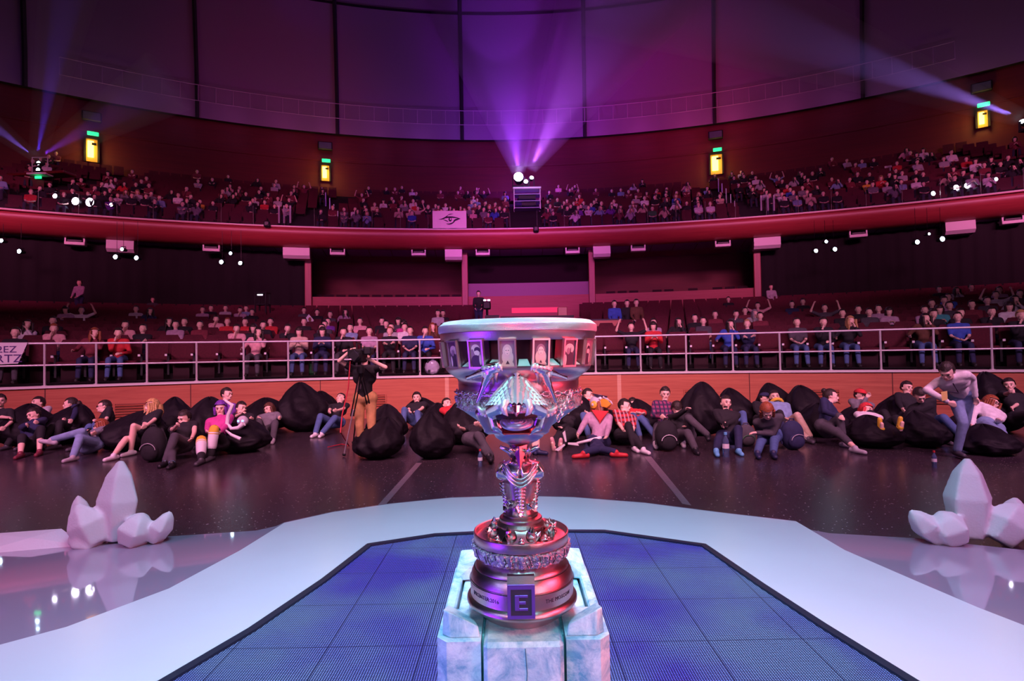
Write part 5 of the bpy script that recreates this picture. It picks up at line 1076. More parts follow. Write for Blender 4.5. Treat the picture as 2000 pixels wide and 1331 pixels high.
mb = MB(); mb.tube([at_y(684, 706, Dt+.1), at_y(680, 760, Dt+.05), at_y(668, 812, Dt), at_y(665, 845, Dt-.1), at_z(682, 872, .03), at_z(668, 868, .02), at_z(640, 874, .02)], .009, 6); solo(mb, 'camera_cable', mat('red_cable', (.6, .02, .05), .5), 'red cable hanging down from the video camera', 'cable', smooth=60)
# ------------------------------------------------------------------ bean bags
def bean(u, v, w, h, label, seed, peak=None, D=None):
    D = D or at_z(u, v, 0).y+.1; W = w*D/FPX; b = at_y(u, v, D); Hh = h*D/FPX; r = random.Random(seed); fx = [(r.uniform(2, 5), r.uniform(0, 6), r.uniform(2, 6), r.uniform(0, 6)) for _ in range(4)]
    pk = (peak-u)*D/FPX if peak is not None else r.uniform(-.15, .15)*W; dep = min(W, .95)
    n = 72; k = 48; vs = []
    mb = MB()
    def fn(q):
        x, y, z = q.x/(W/2), q.y/(dep/2), q.z/(Hh/2); t_ = max(0.0, (z+1)/2); sq = 1.0-.0*t_
        prof = math.sqrt(max(0, 1-z*z)); taper = 1.12-.62*t_**1.3
        g = math.atan2(y, x); wr = 1+.05*sum(math.sin(a*2*g+b_+c_*t_*2) for a, b_, c_, d_ in fx)/2+.022*math.sin(9*g+7*t_+fx[0][1])+.02*math.sin(5*g-14*t_+fx[1][1])
        zz = t_**.9*Hh+.02*math.sin(6*g+fx[2][1])*t_
        nv = Vector((x*1.6+seed*3.1, y*1.6, z*2.2)); cr_ = abs(noise.noise(nv*1.3))*.11+abs(noise.noise(nv*3.1+Vector((5, 5, 5))))*.05+abs(noise.noise(Vector((nv.x*6, nv.y*6, nv.z*2))))*.025
        wr -= cr_*(1-.3*t_)
        return Vector((q.x*taper*wr+pk*t_**2.2, q.y*taper*wr+.18*dep*t_**2, zz))
    mb.ell((0, 0, 0), (W/2, dep/2, Hh/2), n, k, fn=fn)
    zm = min(p[2] for p in mb.v); mb.v = [(p[0], p[1], max(p[2]-zm-.02, 0)) for p in mb.v]
    o = mb.build('bean_bag', M['bag'], smooth=180, loc=(b.x, D+dep*.35, 0)); tag(o, label, 'bean bag', 'black bean bags on the arena floor'); return o
BB = [(22, 872, 120, 84, 'black bean bag at the far left edge under the person in black', None, 10.4), (100, 872, 110, 78, 'black bean bag behind the phone-holding woman in navy', None, 10.6),
      (225, 882, 150, 78, 'black bean bag under the reclining woman in jeans', 250, 9.7), (318, 850, 90, 88, 'peaked black bean bag behind the blonde woman', 313, 10.7), (385, 880, 110, 100, 'black bean bag behind the man in grey trousers', 380, 9.9),
      (455, 900, 120, 66, 'large black bean bag under the costumed person', None, 9.35), (512, 836, 120, 62, 'black bean bag against the wall behind the clapping person', 500, 12.3), (580, 860, 116, 98, 'tall peaked black bean bag right of the brown bob haired person', 570, 11.8),
      (618, 838, 90, 70, 'peaked black bean bag against the wall left of the jeans man', 612, 12.6), (728, 905, 112, 80, 'crumpled black bean bag in front of the cameraman', 745, 8.55), (748, 858, 90, 74, 'black bean bag right behind the cameraman legs', 745, 10.2),
      (840, 908, 104, 92, 'large black bean bag nearest the stage left of the trophy', 835, 8.5), (852, 840, 74, 60, 'upright black bean bag against the wall left of the red-collared man', 850, 11.2), (905, 890, 110, 86, 'black bean bag under the person lying by the trophy', 900, 9.8),
      (895, 846, 90, 46, 'black bean bag under the red-collared man', None, 11.0), (822, 846, 90, 56, 'black bean bag under the person right of the cameraman', None, 12.4), (1130, 878, 120, 84, 'black bean bag behind the masked person', None, 10.6), (1205, 888, 80, 60, 'black bean bag under the red plaid shirt man', None, 9.9),
      (1262, 868, 90, 66, 'black bean bag behind the man in dark plaid', None, 10.8), (1385, 878, 110, 106, 'tall peaked black bean bag left of the smiling man', 1392, 10.3), (1452, 860, 90, 82, 'round black bean bag right of the smiling man by the wall', 1445, 11.0),
      (1540, 866, 96, 92, 'black bean bag behind the yellow-collared jacket', 1527, 10.9), (1596, 872, 100, 94, 'black bean bag left of the woman in navy hoodie', 1592, 10.4), (1630, 884, 110, 66, 'black bean bag under the woman in navy hoodie', None, 9.9),
      (1738, 893, 118, 62, 'flattened black bean bag with the girl\'s feet on it', 1735, 8.75), (1700, 868, 100, 56, 'black bean bag under the red-haired girl', None, 10.2), (1785, 866, 110, 70, 'black bean bag under the two dark-haired young men', None, 10.6),
      (1832, 893, 100, 72, 'crumpled black bean bag with green trim by the bottle', 1825, 8.7), (1968, 930, 120, 58, 'black bean bag in front of the woman in white jacket', 1975, 8.0), (1925, 893, 110, 50, 'black bean bag under the woman in white jacket', None, 9.2), (1990, 890, 110, 120, 'tall black bean bag at the far right edge', 1975, 10.1)]
for i, (u, v, w, h, lb, pk, D) in enumerate(BB): bean(u, v, w, h, lb, i+1, pk, D)
# ------------------------------------------------------------------ crowd templates (seated / standing), baked once, then copied
TPL = {}
def tpl_fig(kind, sc=1.0):
    if kind == 'stand': return skeleton((0, 0, .93), (0, 0, 1.6), [(-.1, 0, .09), (.1, .03, .09)], [(-.12, -.28, .95), (.12, -.28, .95)], knees=[(-.1, -1, .5), (.1, -1, .5)], sc=sc)
    pel = Vector((0, 0, .5)); feet = [Vector((-.13, -.5, .08)), Vector((.13, -.52, .08))]; kn = [Vector((-.15, -1.2, .9)), Vector((.15, -1.2, .9))]
    hd = {'lap': (0, .1, 1.15), 'chin': (.02, -.12, 1.13), 'cross': (0, .14, 1.15), 'lean': (.08, .06, 1.14), 'up': (0, .12, 1.15), 'phone': (0, -.02, 1.14)}[kind]
    hands = {'lap': [(-.06, -.3, .62), (.06, -.3, .62)], 'chin': [(-.02, -.24, .98), (.1, -.34, .64)], 'cross': [(.08, -.16, .82), (-.08, -.18, .8)], 'lean': [(-.3, -.2, .72), (.12, -.2, 1.02)], 'up': [(-.34, -.1, 1.3), (.34, -.1, 1.3)], 'phone': [(-.04, -.34, .84), (.05, -.34, .84)]}[kind]
    return skeleton(pel, hd, feet, hands, knees=kn, look={'lap': (0, 8), 'chin': (10, 0), 'cross': (-12, 12), 'lean': (20, 5), 'up': (0, 10), 'phone': (0, -20)}[kind], sc=sc)
HS = {'lap': 'short', 'chin': 'short', 'cross': 'short', 'lean': 'long', 'up': 'short', 'phone': 'bob', 'stand': 'short'}
for kd in ('lap', 'chin', 'cross', 'lean', 'up', 'phone', 'stand'):
    F = tpl_fig(kd); d = {}
    d['body'] = child(mk_body(F), 'body', M['skin'], None, vox=.016, sm=2); d['shirt'] = child(mk_top(F, .9 if kd not in ('lap', 'up') else .4), 'shirt', M['cloth'], None, vox=.02)
    d['trousers'] = child(mk_legs(F), 'trousers', M['cloth'], None, vox=.022); d['hair'] = child(mk_hair(F, HS[kd]), 'hair', M['hair'], None, smooth=60)
    mb = mk_shoe(F, 0); mb2 = mk_shoe(F, 1); mb.add(mb2.v, mb2.f); d['shoes'] = child(mb, 'shoes', M['leather'], None, vox=.02)
    TPL[kd] = d
# bake every pending remesh in one go
bpy.context.view_layer.update(); dg = bpy.context.evaluated_depsgraph_get(); newm = []
for o in PEND: newm.append(bpy.data.meshes.new_from_object(o.evaluated_get(dg)))
for o, me in zip(PEND, newm):
    mts = list(o.data.materials); o.modifiers.clear(); o.data = me; me.materials.clear()
    for mm in mts: me.materials.append(mm)
    if len(mts) == 1: me.polygons.foreach_set('material_index', [0]*len(me.polygons))
    me.polygons.foreach_set('use_smooth', [True]*len(me.polygons))
# one-mesh versions for the balcony, with decimated geometry
M['hairx'] = mat('hair_mixed', (.05, .03, .02), .6); M['legsx'] = mat('dark_denim', (.03, .035, .07), .9); M['topx'] = M['cloth']
nt_ = M['hairx'].node_tree; oi = nt_.nodes.new('ShaderNodeObjectInfo'); cr = nt_.nodes.new('ShaderNodeValToRGB'); cr.color_ramp.elements[0].color = (.02, .012, .01, 1); cr.color_ramp.elements[1].color = (.45, .25, .1, 1); cr.color_ramp.elements[0].position = .6
nt_.links.new(oi.outputs['Random'], cr.inputs['Fac']); nt_.links.new(cr.outputs['Color'], nt_.nodes['Principled BSDF'].inputs['Base Color'])
ONE = {}
for kd, d in TPL.items():
    tmp = []
    for i, (nm_, ratio) in enumerate((('body', .3), ('shirt', .35), ('trousers', .3), ('hair', 1), ('shoes', .3))):
        bm = bmesh.new(); o = d[nm_]; bm.from_mesh(o.data)
        t = bpy.data.meshes.new('t'); bm.to_mesh(t); bm.free(); oo = bpy.data.objects.new('t', t); COL.objects.link(oo)
        if ratio < 1: md = oo.modifiers.new('d', 'DECIMATE'); md.ratio = ratio*.5
        tmp.append((oo, {'body': 0, 'shirt': 1, 'trousers': 2, 'hair': 3, 'shoes': 2}[nm_]))
    ONE[kd] = tmp
bpy.context.view_layer.update(); dg = bpy.context.evaluated_depsgraph_get()
for kd, tmp in ONE.items():
    bm = bmesh.new()
    for oo, mi in tmp:
        me = bpy.data.meshes.new_from_object(oo.evaluated_get(dg)); n0 = len(bm.faces); bm.from_mesh(me); bm.faces.ensure_lookup_table()
        for f in bm.faces[n0:]: f.material_index = mi; f.smooth = True
        bpy.data.meshes.remove(me)
    me = bpy.data.meshes.new('seated_person_'+kd); bm.to_mesh(me); bm.free()
    for mm in (M['skin'], M['topx'], M['legsx'], M['hairx']): me.materials.append(mm)
    ONE[kd] = me
    for oo, mi in tmp: bpy.data.objects.remove(oo)
for d in TPL.values():
    for o in d.values(): COL.objects.unlink(o)
def crowd_person(kd, loc, rz, cols, label, group, sc=1.0):
    e = empty('person', loc, rz); e.scale = (sc, sc, sc); tag(e, label, 'person', group); d = TPL[kd]
    for nm_, o in d.items():
        q = o.copy(); COL.objects.link(q); q.parent = e
        q.color = (*cols.get(nm_, (.02, .02, .025)), 1)
    return e
def one_person(kd, loc, rz, col, label, group, sc=1.0):
    q = bpy.data.objects.new('person', ONE[kd]); COL.objects.link(q); q.location = loc; q.rotation_euler = (0, 0, rz); q.scale = (sc, sc, sc); q.color = (*col, 1); tag(q, label, 'person', group); return q
# ------------------------------------------------------------------ seats
def seat_parts():
    back = MB(); back.hull([(x*.25, y, z) for x in (-1, 1) for y, z in ((.26, .35), (.32, .35), (.36, .9), (.33, .9))]+[(x*.2, .36, 1.0) for x in (-1, 1)]+[(x*.2, .33, 1.0) for x in (-1, 1)])
    cush = MB(); cush.box((0, .02, .43), (.46, .44, .1), bev=.035)
    arms = []
    a = MB(); a.box((-.275, .0, .62), (.05, .4, .035), bev=.01); a.box((-.275, .08, .36), (.045, .09, .5)); arms.append(a)
    leg = MB(); leg.box((0, .12, .19), (.36, .1, .38)); pl = MB(); pl.box((-.275, -.21, .6), (.05, .01, .05))
    return back, cush, arms[0], leg, pl
b_, c_, a_, l_, p_ = seat_parts()
seatk = {}
def mkseat(e):
    if not seatk:
        seatk['backrest'] = b_.build('backrest', M['seat'], e); seatk['seat'] = c_.build('seat', M['seat'], e); seatk['armrest'] = a_.build('armrest', M['dark'], e); seatk['pedestal'] = l_.build('pedestal', M['seatdark'], e); seatk['number_plate'] = p_.build('number_plate', M['white'], e)
    else:
        for o in list(seatk.values()): q = o.copy(); COL.objects.link(q); q.parent = e
lowseat = MB()
for mb_, mi in ((b_, 0), (c_, 0), (a_, 1), (l_, 2)): lowseat.add(mb_.v, mb_.f, mi)
LS = lowseat.mesh('theatre_seat', [M['seat'], M['dark'], M['seatdark']])
def tiny(x, y, z, a):
    c, s = math.cos(-a), math.sin(-a); return lambda p: (x+p[0]*c-p[1]*s, y+p[0]*s+p[1]*c, z+p[2])
simp = MB(); simp.box((0, .31, .68), (.5, .06, .64)); simp.box((0, .0, .4), (.46, .44, .12)); 
stuffL, stuffB = MB(), MB(); nseat = 0; ORD = ['first', 'second', 'third', 'fourth', 'fifth', 'sixth', 'seventh', 'eighth', 'ninth', 'tenth', 'eleventh', 'twelfth', 'thirteenth', 'fourteenth', 'fifteenth']
AISLE_L = [on_arc(u, 30, -10) for u in (-90, 930, 1070, 2100)]
SEATPOS = {}
for i in range(NROW):
    D, R, yc, z = rowL(i); step = .56/R; n = int(.66/step); SEATPOS[i] = []
    for k in range(-n, n+1):
        a = (k+.5*(i % 2))*step; p = arc_pt(R, yc, a, z); q = px(p+Vector((0, 0, .6)))
        if q[0] < -60 or q[0] > 2060: continue
        if 5 <= i <= 8 and 868 < q[0] < 1215: continue
        if i >= 9 and 930 < q[0] < 1140: continue
        SEATPOS[i].append((a, q[0]))
        side = 'left' if q[0] < 700 else ('centre' if q[0] < 1300 else 'right')
        if i <= 1:
            e = empty('theatre_seat', p, -a); mkseat(e); tag(e, 'maroon theatre seat in the %s lower row, %s block' % (ORD[i], side), 'seat', 'maroon seats of the lower tier, %s row %s' % (ORD[i], side)); nseat += 1
        elif nseat < 298:
            q_ = bpy.data.objects.new('theatre_seat', LS); COL.objects.link(q_); q_.location = p; q_.rotation_euler = (0, 0, -a); tag(q_, 'maroon theatre seat in the %s lower row, %s block' % (ORD[i], side), 'seat', 'maroon seats of the lower tier, %s row %s' % (ORD[i], side)); nseat += 1
        else:
            f_ = tiny(p.x, p.y, p.z, a); stuffL.add([f_(v) for v in simp.v], simp.f)
tag(stuffL.build('rear_theatre_seats', M['seat']), 'far maroon seats filling the rear rows of the lower tier', 'seats', kind='stuff')
# box seats behind the parapet
mb = MB()
for u0_, u1_ in ((612, 905), (1165, 1475)):
    a = on_arc(u0_+6, BR+1.1, BY, 4.6)
    while a < on_arc(u1_-6, BR+1.1, BY, 4.6):
        if rnd.random() < .78: f_ = tiny(*arc_pt(BR+1.1, BY, a, 4.02), a); mb.add([f_((v[0], v[1], v[2]*1.0)) for v in simp.v], simp.f)
        a += .62/BR
tag(mb.build('box_seats', M['seatdark']), 'dark seats peeking over the parapet under the balcony', 'seats', kind='stuff')
# balcony rows
DOORA = [on_arc(u, 44, -8, 12) for u in (172, 655, 1400, 1925)]
POSB = {}
for i in range(11):
    D, R, yc, z = rowB(i); step = .58/R; n = int(.62/step); POSB[i] = []
    for k in range(-n, n+1):
        a = (k+.5*(i % 2))*step; p = arc_pt(R, yc, a, z); q = px(p+Vector((0, 0, .8)))
        if q[0] < -40 or q[0] > 2040: continue
        if any(abs(a-da)*R < .75 for da in DOORA): continue
        if abs(q[0]-1029) < (34 if i < 9 else 0): continue
        POSB[i].append((a, q[0], p)); f_ = tiny(p.x, p.y, p.z, a); stuffB.add([f_(v) for v in simp.v], simp.f)
tag(stuffB.build('balcony_theatre_seats', M['seat']), 'maroon seats filling the curved rows of the balcony', 'seats', kind='stuff')
# ------------------------------------------------------------------ lower tier audience
HC = {'d': (.025, .015, .012), 'b': (.5, .3, .12), 'r': (.28, .08, .03), 'g': (.3, .28, .3)}
LOW = [ # u, v(head), top colour, pose, hair, label
 (32, 662, 'black', 'lap', 'd', 'dark-haired woman in black just above the lettered banner'), (45, 634, 'white', 'lean', 'd', 'dark-haired woman with white collar in the far left rows'), (107, 627, 'black', 'lap', 'd', 'person in black with pale face, upper of the two near the red bag'), (103, 641, 'pink', 'chin', 'r', 'person in pink beside the red bag in the left rows'),
 (130, 603, 'mauve', 'phone', 'd', 'person in mauve drinking, far left upper rows'), (155, 606, 'white', 'up', 'd', 'person in white with elbows out in the far left upper rows'), (265, 607, 'lgrey', 'lap', 'd', 'person in pale grey beside a bright phone light'), (291, 606, 'navy', 'lean', 'd', 'person in navy reclining right of the phone light'),
 (242, 638, 'pink', 'chin', 'd', 'person with hands at face, left of the pair in the middle left rows'), (278, 641, 'black', 'cross', 'd', 'person in black, right of the pair in the middle left rows'), (340, 630, 'mauve', 'lap', 'd', 'person in mauve in the middle of a left row trio'), (325, 631, 'black', 'lean', 'd', 'person in black left of the row trio'), (355, 631, 'black', 'cross', 'd', 'person in black right of the row trio'),
 (389, 632, 'maroon', 'lap', 'd', 'lone person in maroon between the left groups'), (391, 604, 'mauve', 'lap', 'd', 'person in mauve in the high left rows'), (410, 603, 'black', 'cross', 'd', 'person in black beside the mauve-dressed one in the high left rows'), (437, 602, 'lgrey', 'lap', 'd', 'broad person in pale grey in the high left rows'), (423, 625, 'pink', 'chin', 'd', 'person in pink leaning right below the pale grey one'),
 (441, 624, 'red', 'lap', 'r', 'person in red cap colours left of centre rows'), (471, 629, 'red', 'cross', 'd', 'person in red behind the white cup'), (462, 641, 'pink', 'chin', 'd', 'person with hands clasped at mouth, left of the black jersey man'), (487, 643, 'black', 'phone', 'd', 'person in black bent over a phone above the black jersey man'), (499, 648, 'pink', 'lean', 'd', 'person in pink slouching behind the black jersey man'),
 (471, 608, 'mauve', 'chin', 'd', 'person clasping hands beside the stage light tower'), (484, 604, 'ljeans', 'lap', 'd', 'person in light blue shirt beside the light tower'), (494, 609, 'black', 'lap', 'd', 'person in black between the blue shirt and the light tower'), (297, 587, 'dgrey', 'lap', 'd', 'dim person in the highest left row'),
 (170, 662, 'maroon', 'lean', 'r', 'balding bearded man leaning back with legs up, front left row'), (225, 672, 'red', 'chin', 'd', 'dark-haired person in red in the front left row'), (512, 663, 'black', 'chin', 'd', 'man in black jersey leaning forward in the front row'), (583, 660, 'beige', 'phone', 'd', 'man in beige top with grey cap in the front row'), (630, 662, 'navy', 'phone', 'd', 'man in navy t-shirt and jeans bowed over a phone in the front row'),
 (529, 629, 'red', 'lap', 'd', 'person in red in the rows above the front row jersey man'), (571, 646, 'black', 'chin', 'd', 'person resting chin behind the beige top man'), (623, 643, 'black', 'cross', 'd', 'man in black behind the navy t-shirt man'), (632, 634, 'dgrey', 'lap', 'd', 'man in dark grey one row above the man in black near the placard'), (642, 651, 'purple', 'lap', 'd', 'man in purple shirt right behind the navy t-shirt man'),
 (668, 661, 'black', 'chin', 'd', 'man with glasses in black in the front row left of the camera'), (692, 653, 'ljeans', 'cross', 'd', 'young man in grey-blue above the video camera'), (726, 652, 'mauve', 'lap', 'd', 'young man in mauve right of the video camera'), (764, 654, 'black', 'cross', 'r', 'man in black hoodie and grey trousers in the front row'), (789, 642, 'white', 'lap', 'd', 'man in white open shirt behind the front row'),
 (774, 645, 'lgrey', 'lap', 'd', 'person in grey tucked behind the black hoodie man'), (803, 657, 'navy', 'lap', 'd', 'long-faced man in navy sweater in the front row'), (821, 646, 'blue', 'chin', 'd', 'man in bright blue in the second row by the trophy rim'), (849, 655, 'brown', 'lean', 'r', 'long-haired woman in brown beside the trophy rim'), (697, 630, 'pink', 'lap', 'd', 'lone head in the row above the video camera'),
 (747, 630, 'black', 'lap', 'd', 'small head left of the pale-faced man in the middle rows'), (759, 632, 'black', 'lap', 'd', 'pale-faced man in black in the middle rows left of the trophy'), (777, 625, 'dgrey', 'phone', 'd', 'person looking down in the middle rows left of the standing man'), (793, 628, 'magenta', 'phone', 'd', 'person in magenta next to the one looking down in the middle rows'),
 (587, 626, 'black', 'lap', 'd', 'person holding up the white placard'), (598, 607, 'dgrey', 'lap', 'd', 'person in a pale hat above the white placard'), (623, 611, 'black', 'lap', 'd', 'first of three people in the upper rows right of the placard'), (645, 613, 'dgrey', 'cross', 'd', 'second of three people in the upper rows right of the placard'), (667, 609, 'mauve', 'lean', 'd', 'person with raised hand, third right of the placard in the upper rows'),
 (1226, 657, 'black', 'up', 'd', 'person in black leather with hands on forehead, front row right of trophy'), (1269, 643, 'red', 'phone', 'd', 'person in red looking down in the second row'), (1270, 632, 'mauve', 'lap', 'd', 'person right behind the one in red'), (1316, 632, 'black', 'lean', 'd', 'man in black slouching with a hand on the seat back'), (1354, 624, 'black', 'lap', 'd', 'man in a cap, left of two in the right middle rows'),
 (1382, 625, 'dgrey', 'lap', 'd', 'man in dark grey, right of two in the right middle rows'), (1398, 617, 'maroon', 'lap', 'd', 'small person in maroon one row above the two men'), (1428, 632, 'blue', 'lean', 'd', 'person in bright blue left of the front row man in navy'), (1437, 616, 'dgrey', 'chin', 'd', 'person with hand at face above the bright blue one'), (1450, 610, 'maroon', 'lap', 'd', 'dim person left of the grey-hooded woman'),
 (1468, 612, 'lgrey', 'lean', 'g', 'woman with long pale hair in a grey hood'), (1464, 641, 'navy', 'cross', 'b', 'fair-haired man in navy jacket and jeans in the front row right'), (1489, 615, 'maroon', 'lap', 'd', 'person in maroon right of the grey-hooded woman'), (1418, 586, 'black', 'lap', 'd', 'person in black in the highest right centre row'), (1479, 596, 'pink', 'up', 'd', 'person with raised arm below the right column'),
 (1545, 594, 'navy', 'lap', 'd', 'person in navy right of the yellow sign'), (1566, 590, 'black', 'lap', 'd', 'person in black second right of the yellow sign'), (1610, 605, 'dgrey', 'up', 'd', 'person with both arms raised to head in the right rows'), (1644, 609, 'black', 'lap', 'd', 'round-faced person right of the one with raised arms'), (1679, 607, 'black', 'lap', 'd', 'first of four heads in the right middle rows'),
 (1700, 606, 'dgrey', 'lap', 'd', 'second of four heads in the right middle rows'), (1717, 607, 'mauve', 'cross', 'd', 'third of four heads in the right middle rows, in mauve'), (1732, 604, 'mauve', 'phone', 'd', 'fourth of four heads in the right middle rows'), (1564, 631, 'dgrey', 'lap', 'd', 'lone man in the second row left of the child in red cap'), (1610, 652, 'black', 'chin', 'd', 'child in a red cap in the front row'),
 (1660, 643, 'black', 'lean', 'b', 'blonde woman in black in the front row with a colourful toy'), (1799, 627, 'brown', 'lean', 'd', 'person with a hand raised beside the brown hair, right front rows'), (1817, 638, 'black', 'chin', 'd', 'person hiding mouth in black collar, right front rows'), (1876, 628, 'blue', 'lap', 'd', 'pale man looking up in blue, right front rows'), (1814, 607, 'mauve', 'lap', 'd', 'pale-faced person left of the dark right trio'),
 (1831, 604, 'teal', 'phone', 'd', 'person with teal scarf in the right trio'), (1855, 609, 'dgrey', 'lap', 'd', 'bald person right of the teal scarf'), (1869, 606, 'black', 'chin', 'd', 'person leaning chin next to the bald person'), (1819, 592, 'dgrey', 'lap', 'd', 'person in dark grey one row above the right trio'), (1840, 588, 'mauve', 'chin', 'd', 'person with hand at mouth above the teal scarf'), (1852, 594, 'blue', 'lap', 'd', 'person in blue above the bald person'),
 (1837, 569, 'black', 'lap', 'd', 'person with raised chin in the high right rows'), (1866, 569, 'lgrey', 'lean', 'd', 'person in pale grey lounging in the high right rows'), (1897, 560, 'maroon', 'lap', 'd', 'person in white cap and maroon in the high right rows'), (1950, 565, 'mauve', 'lap', 'd', 'small person high at the right rows right of the standing man'), (1897, 595, 'maroon', 'lap', 'd', 'person in maroon below the standing man'),
 (1932, 591, 'dgrey', 'lap', 'd', 'dim person above the man in white shirt collar'), (1947, 578, 'lgrey', 'up', 'd', 'person in white with arms spread in the far right rows'), (1931, 609, 'black', 'chin', 'd', 'man in dark suit with white collar in the far right rows'), (1977, 588, 'lgrey', 'lean', 'd', 'person in pale grey with raised hand, far right'), (1976, 600, 'white', 'phone', 'd', 'dark-haired woman in white top, far right'),
 (1990, 625, 'black', 'chin', 'b', 'fair-haired person with chin on hand at the right edge'), (1994, 576, 'dgrey', 'lap', 'd', 'person at the right edge in the high rows')]
used = set()
for (u, v, col, kd, hc, lb) in LOW:
    best = None
    for i in range(NROW):
        D, R, yc, z = rowL(i)
        for (a, uu) in SEATPOS[i]:
            if (i, round(a, 5)) in used or abs(uu-u) > 24: continue
            p = arc_pt(R, yc, a, z+1.16); q = px(p); dd = abs(q[0]-u)*.35+abs(q[1]-v)
            if best is None or dd < best[0]: best = (dd, i, a, uu)
    if best is None: continue
    dd, i, a, uu = best; used.add((i, round(a, 5))); D, R, yc, z = rowL(i); a2 = a+(u-uu)*(D/FPX)/R*.5
    crowd_person(kd, arc_pt(R-.04, yc, a2, z+.03), -a2, {'shirt': rgb(col), 'trousers': rgb(rnd.choice(['black', 'jeans', 'dgrey', 'navy'])), 'hair': HC[hc], 'shoes': (.03, .03, .03)}, lb, 'audience seated in the lower tier', .97)
for (u, D, hz, col, lb, kd) in [(855, 20.5, 1.55, 'lgrey', 'standing man in pale grey shirt behind the trophy rim', 'stand'), (865, 21.3, 1.6, 'black', 'dark-haired person standing right behind the pale grey shirt man', 'stand'), (1200, 19.8, 1.72, 'blue', 'man in blue jacket standing at the control desk', 'stand'), (1225, 19.9, 1.74, 'black', 'person in black with badge standing between blue and plaid', 'stand'),
        (1243, 19.8, 1.75, 'brown', 'man in brownish plaid shirt standing with clasped hands', 'stand'), (1507, 26.5, 2.95, 'lgrey', 'standing person in pale top holding the yellow sign', 'stand'), (1909, 26.0, 4.1, 'dgrey', 'large man in dark grey standing in the high right rows', 'stand'), (935, 23.5, 2.55, 'black', 'headphone-wearing camera operator in black behind the trophy', 'stand'), (155, 24.5, 3.45, 'mauve', 'person in mauve standing in the far left upper rows', 'stand')]:
    b = at_y(u, 600, D); crowd_person(kd, (b.x, D, hz-.05), 0, {'shirt': rgb(col), 'trousers': rgb('navy'), 'hair': HC['d']}, lb, 'people standing in the lower tier')
# ------------------------------------------------------------------ balcony audience
zones = [(-50, 90, 'at the far left end'), (90, 200, 'left of the first yellow doorway'), (200, 400, 'between the two left yellow doorways'), (400, 560, 'just before the second yellow doorway'), (560, 650, 'below the second yellow doorway'), (650, 770, 'right of the second yellow doorway'),
         (770, 845, 'left of the eye banner'), (845, 912, 'above the eye banner'), (912, 1000, 'between eye banner and light tower'), (1000, 1130, 'right of the light tower'), (1130, 1260, 'in the middle right block'), (1260, 1380, 'left of the third yellow doorway'), (1380, 1500, 'below the third yellow doorway'),
         (1500, 1640, 'left of the white placard'), (1640, 1780, 'around the white placard'), (1780, 1900, 'right of the white placard'), (1900, 2060, 'at the far right end')]
colnames = [('black', 'black', 20), ('grey', 'grey', 6), ('lgrey', 'pale grey', 3), ('white', 'white', 4), ('maroon', 'maroon', 4), ('red', 'red', 2), ('blue', 'blue', 2), ('ljeans', 'light blue', 2), ('pink', 'pink', 2), ('yellow', 'yellow', 1), ('green', 'green', 1), ('purple', 'purple', 1), ('beige', 'beige', 2)]
cw_ = [c for c in colnames for _ in range(c[2])]
cand = []
def dens(i, u):
    d = [.95, .95, .85, .62, .52, .44, .38, .34, .3, .24, .16][i]
    g = .75+.35*math.sin(u*.021+i)+.25*math.sin(u*.047+2*i); return d*max(.25, g)*(1.0 if 90 < u < 1950 else .8)
for i in range(11):
    for (a, u, p) in POSB[i]:
        if i == 0 and rnd.random() > .7: continue
        if rnd.random() < dens(i, u): cand.append((i, a, u, p, rnd.choice(cw_), rnd.choice(['lap', 'lap', 'cross', 'chin', 'lean', 'phone', 'up' if rnd.random() < .3 else 'lap']), rnd.uniform(.93, 1.03)))
n_low = len(FIG)+1+len(used)+9; NIND = 296-n_low
sizes = sorted(range(len(cand)), key=lambda k: cand[k][3].length)[:NIND]; inds = set(sizes)
cnt = {}
rows_ = []
for k in sorted(inds, key=lambda k: cand[k][2]):
    i, a, u, p, c, kd, sc = cand[k]; zn = next((z[2] for z in zones if z[0] <= u < z[1]), 'at the far right end'); key = (i, zn, c[1]); cnt.setdefault(key, []).append(k)
pose_t = {'lap': 'seated with hands in lap', 'cross': 'seated with arms crossed', 'chin': 'resting chin on hand', 'lean': 'long-haired, leaning aside', 'up': 'with both arms raised', 'phone': 'bent over a phone'}
for key, ks in cnt.items():
    for j, k in enumerate(ks):
        i, a, u, p, c, kd, sc = cand[k]; zn = key[1]
        lb = 'person in %s, %s balcony row, %s' % (c[1], 'front' if i == 0 else ORD[i], zn)
        if len(ks) > 1: lb += ', %s from left' % ORD[j]
        D, R, yc, z = rowB(i); one_person(kd, arc_pt(R-.03, yc, a, z+.02), -a, rgb(c[0]), lb, 'balcony audience', sc)
sb = MB(); stuff_cols = ['black', 'lgrey', 'white', 'maroon', 'red', 'ljeans', 'pink']
mats_ = [M['skin'], mat('denim_far', (.03, .03, .06), .9), mat('hair_far', (.03, .02, .015), .7)]+[mat('cloth_far_'+c, rgb(c), .9) for c in stuff_cols]
low = {}
for kd in ONE:
    me = ONE[kd]; low[kd] = (np.array([v.co[:] for v in me.vertices]), [tuple(p.vertices) for p in me.polygons], [p.material_index for p in me.polygons])
allv, allf, allm, off = [], [], [], 0
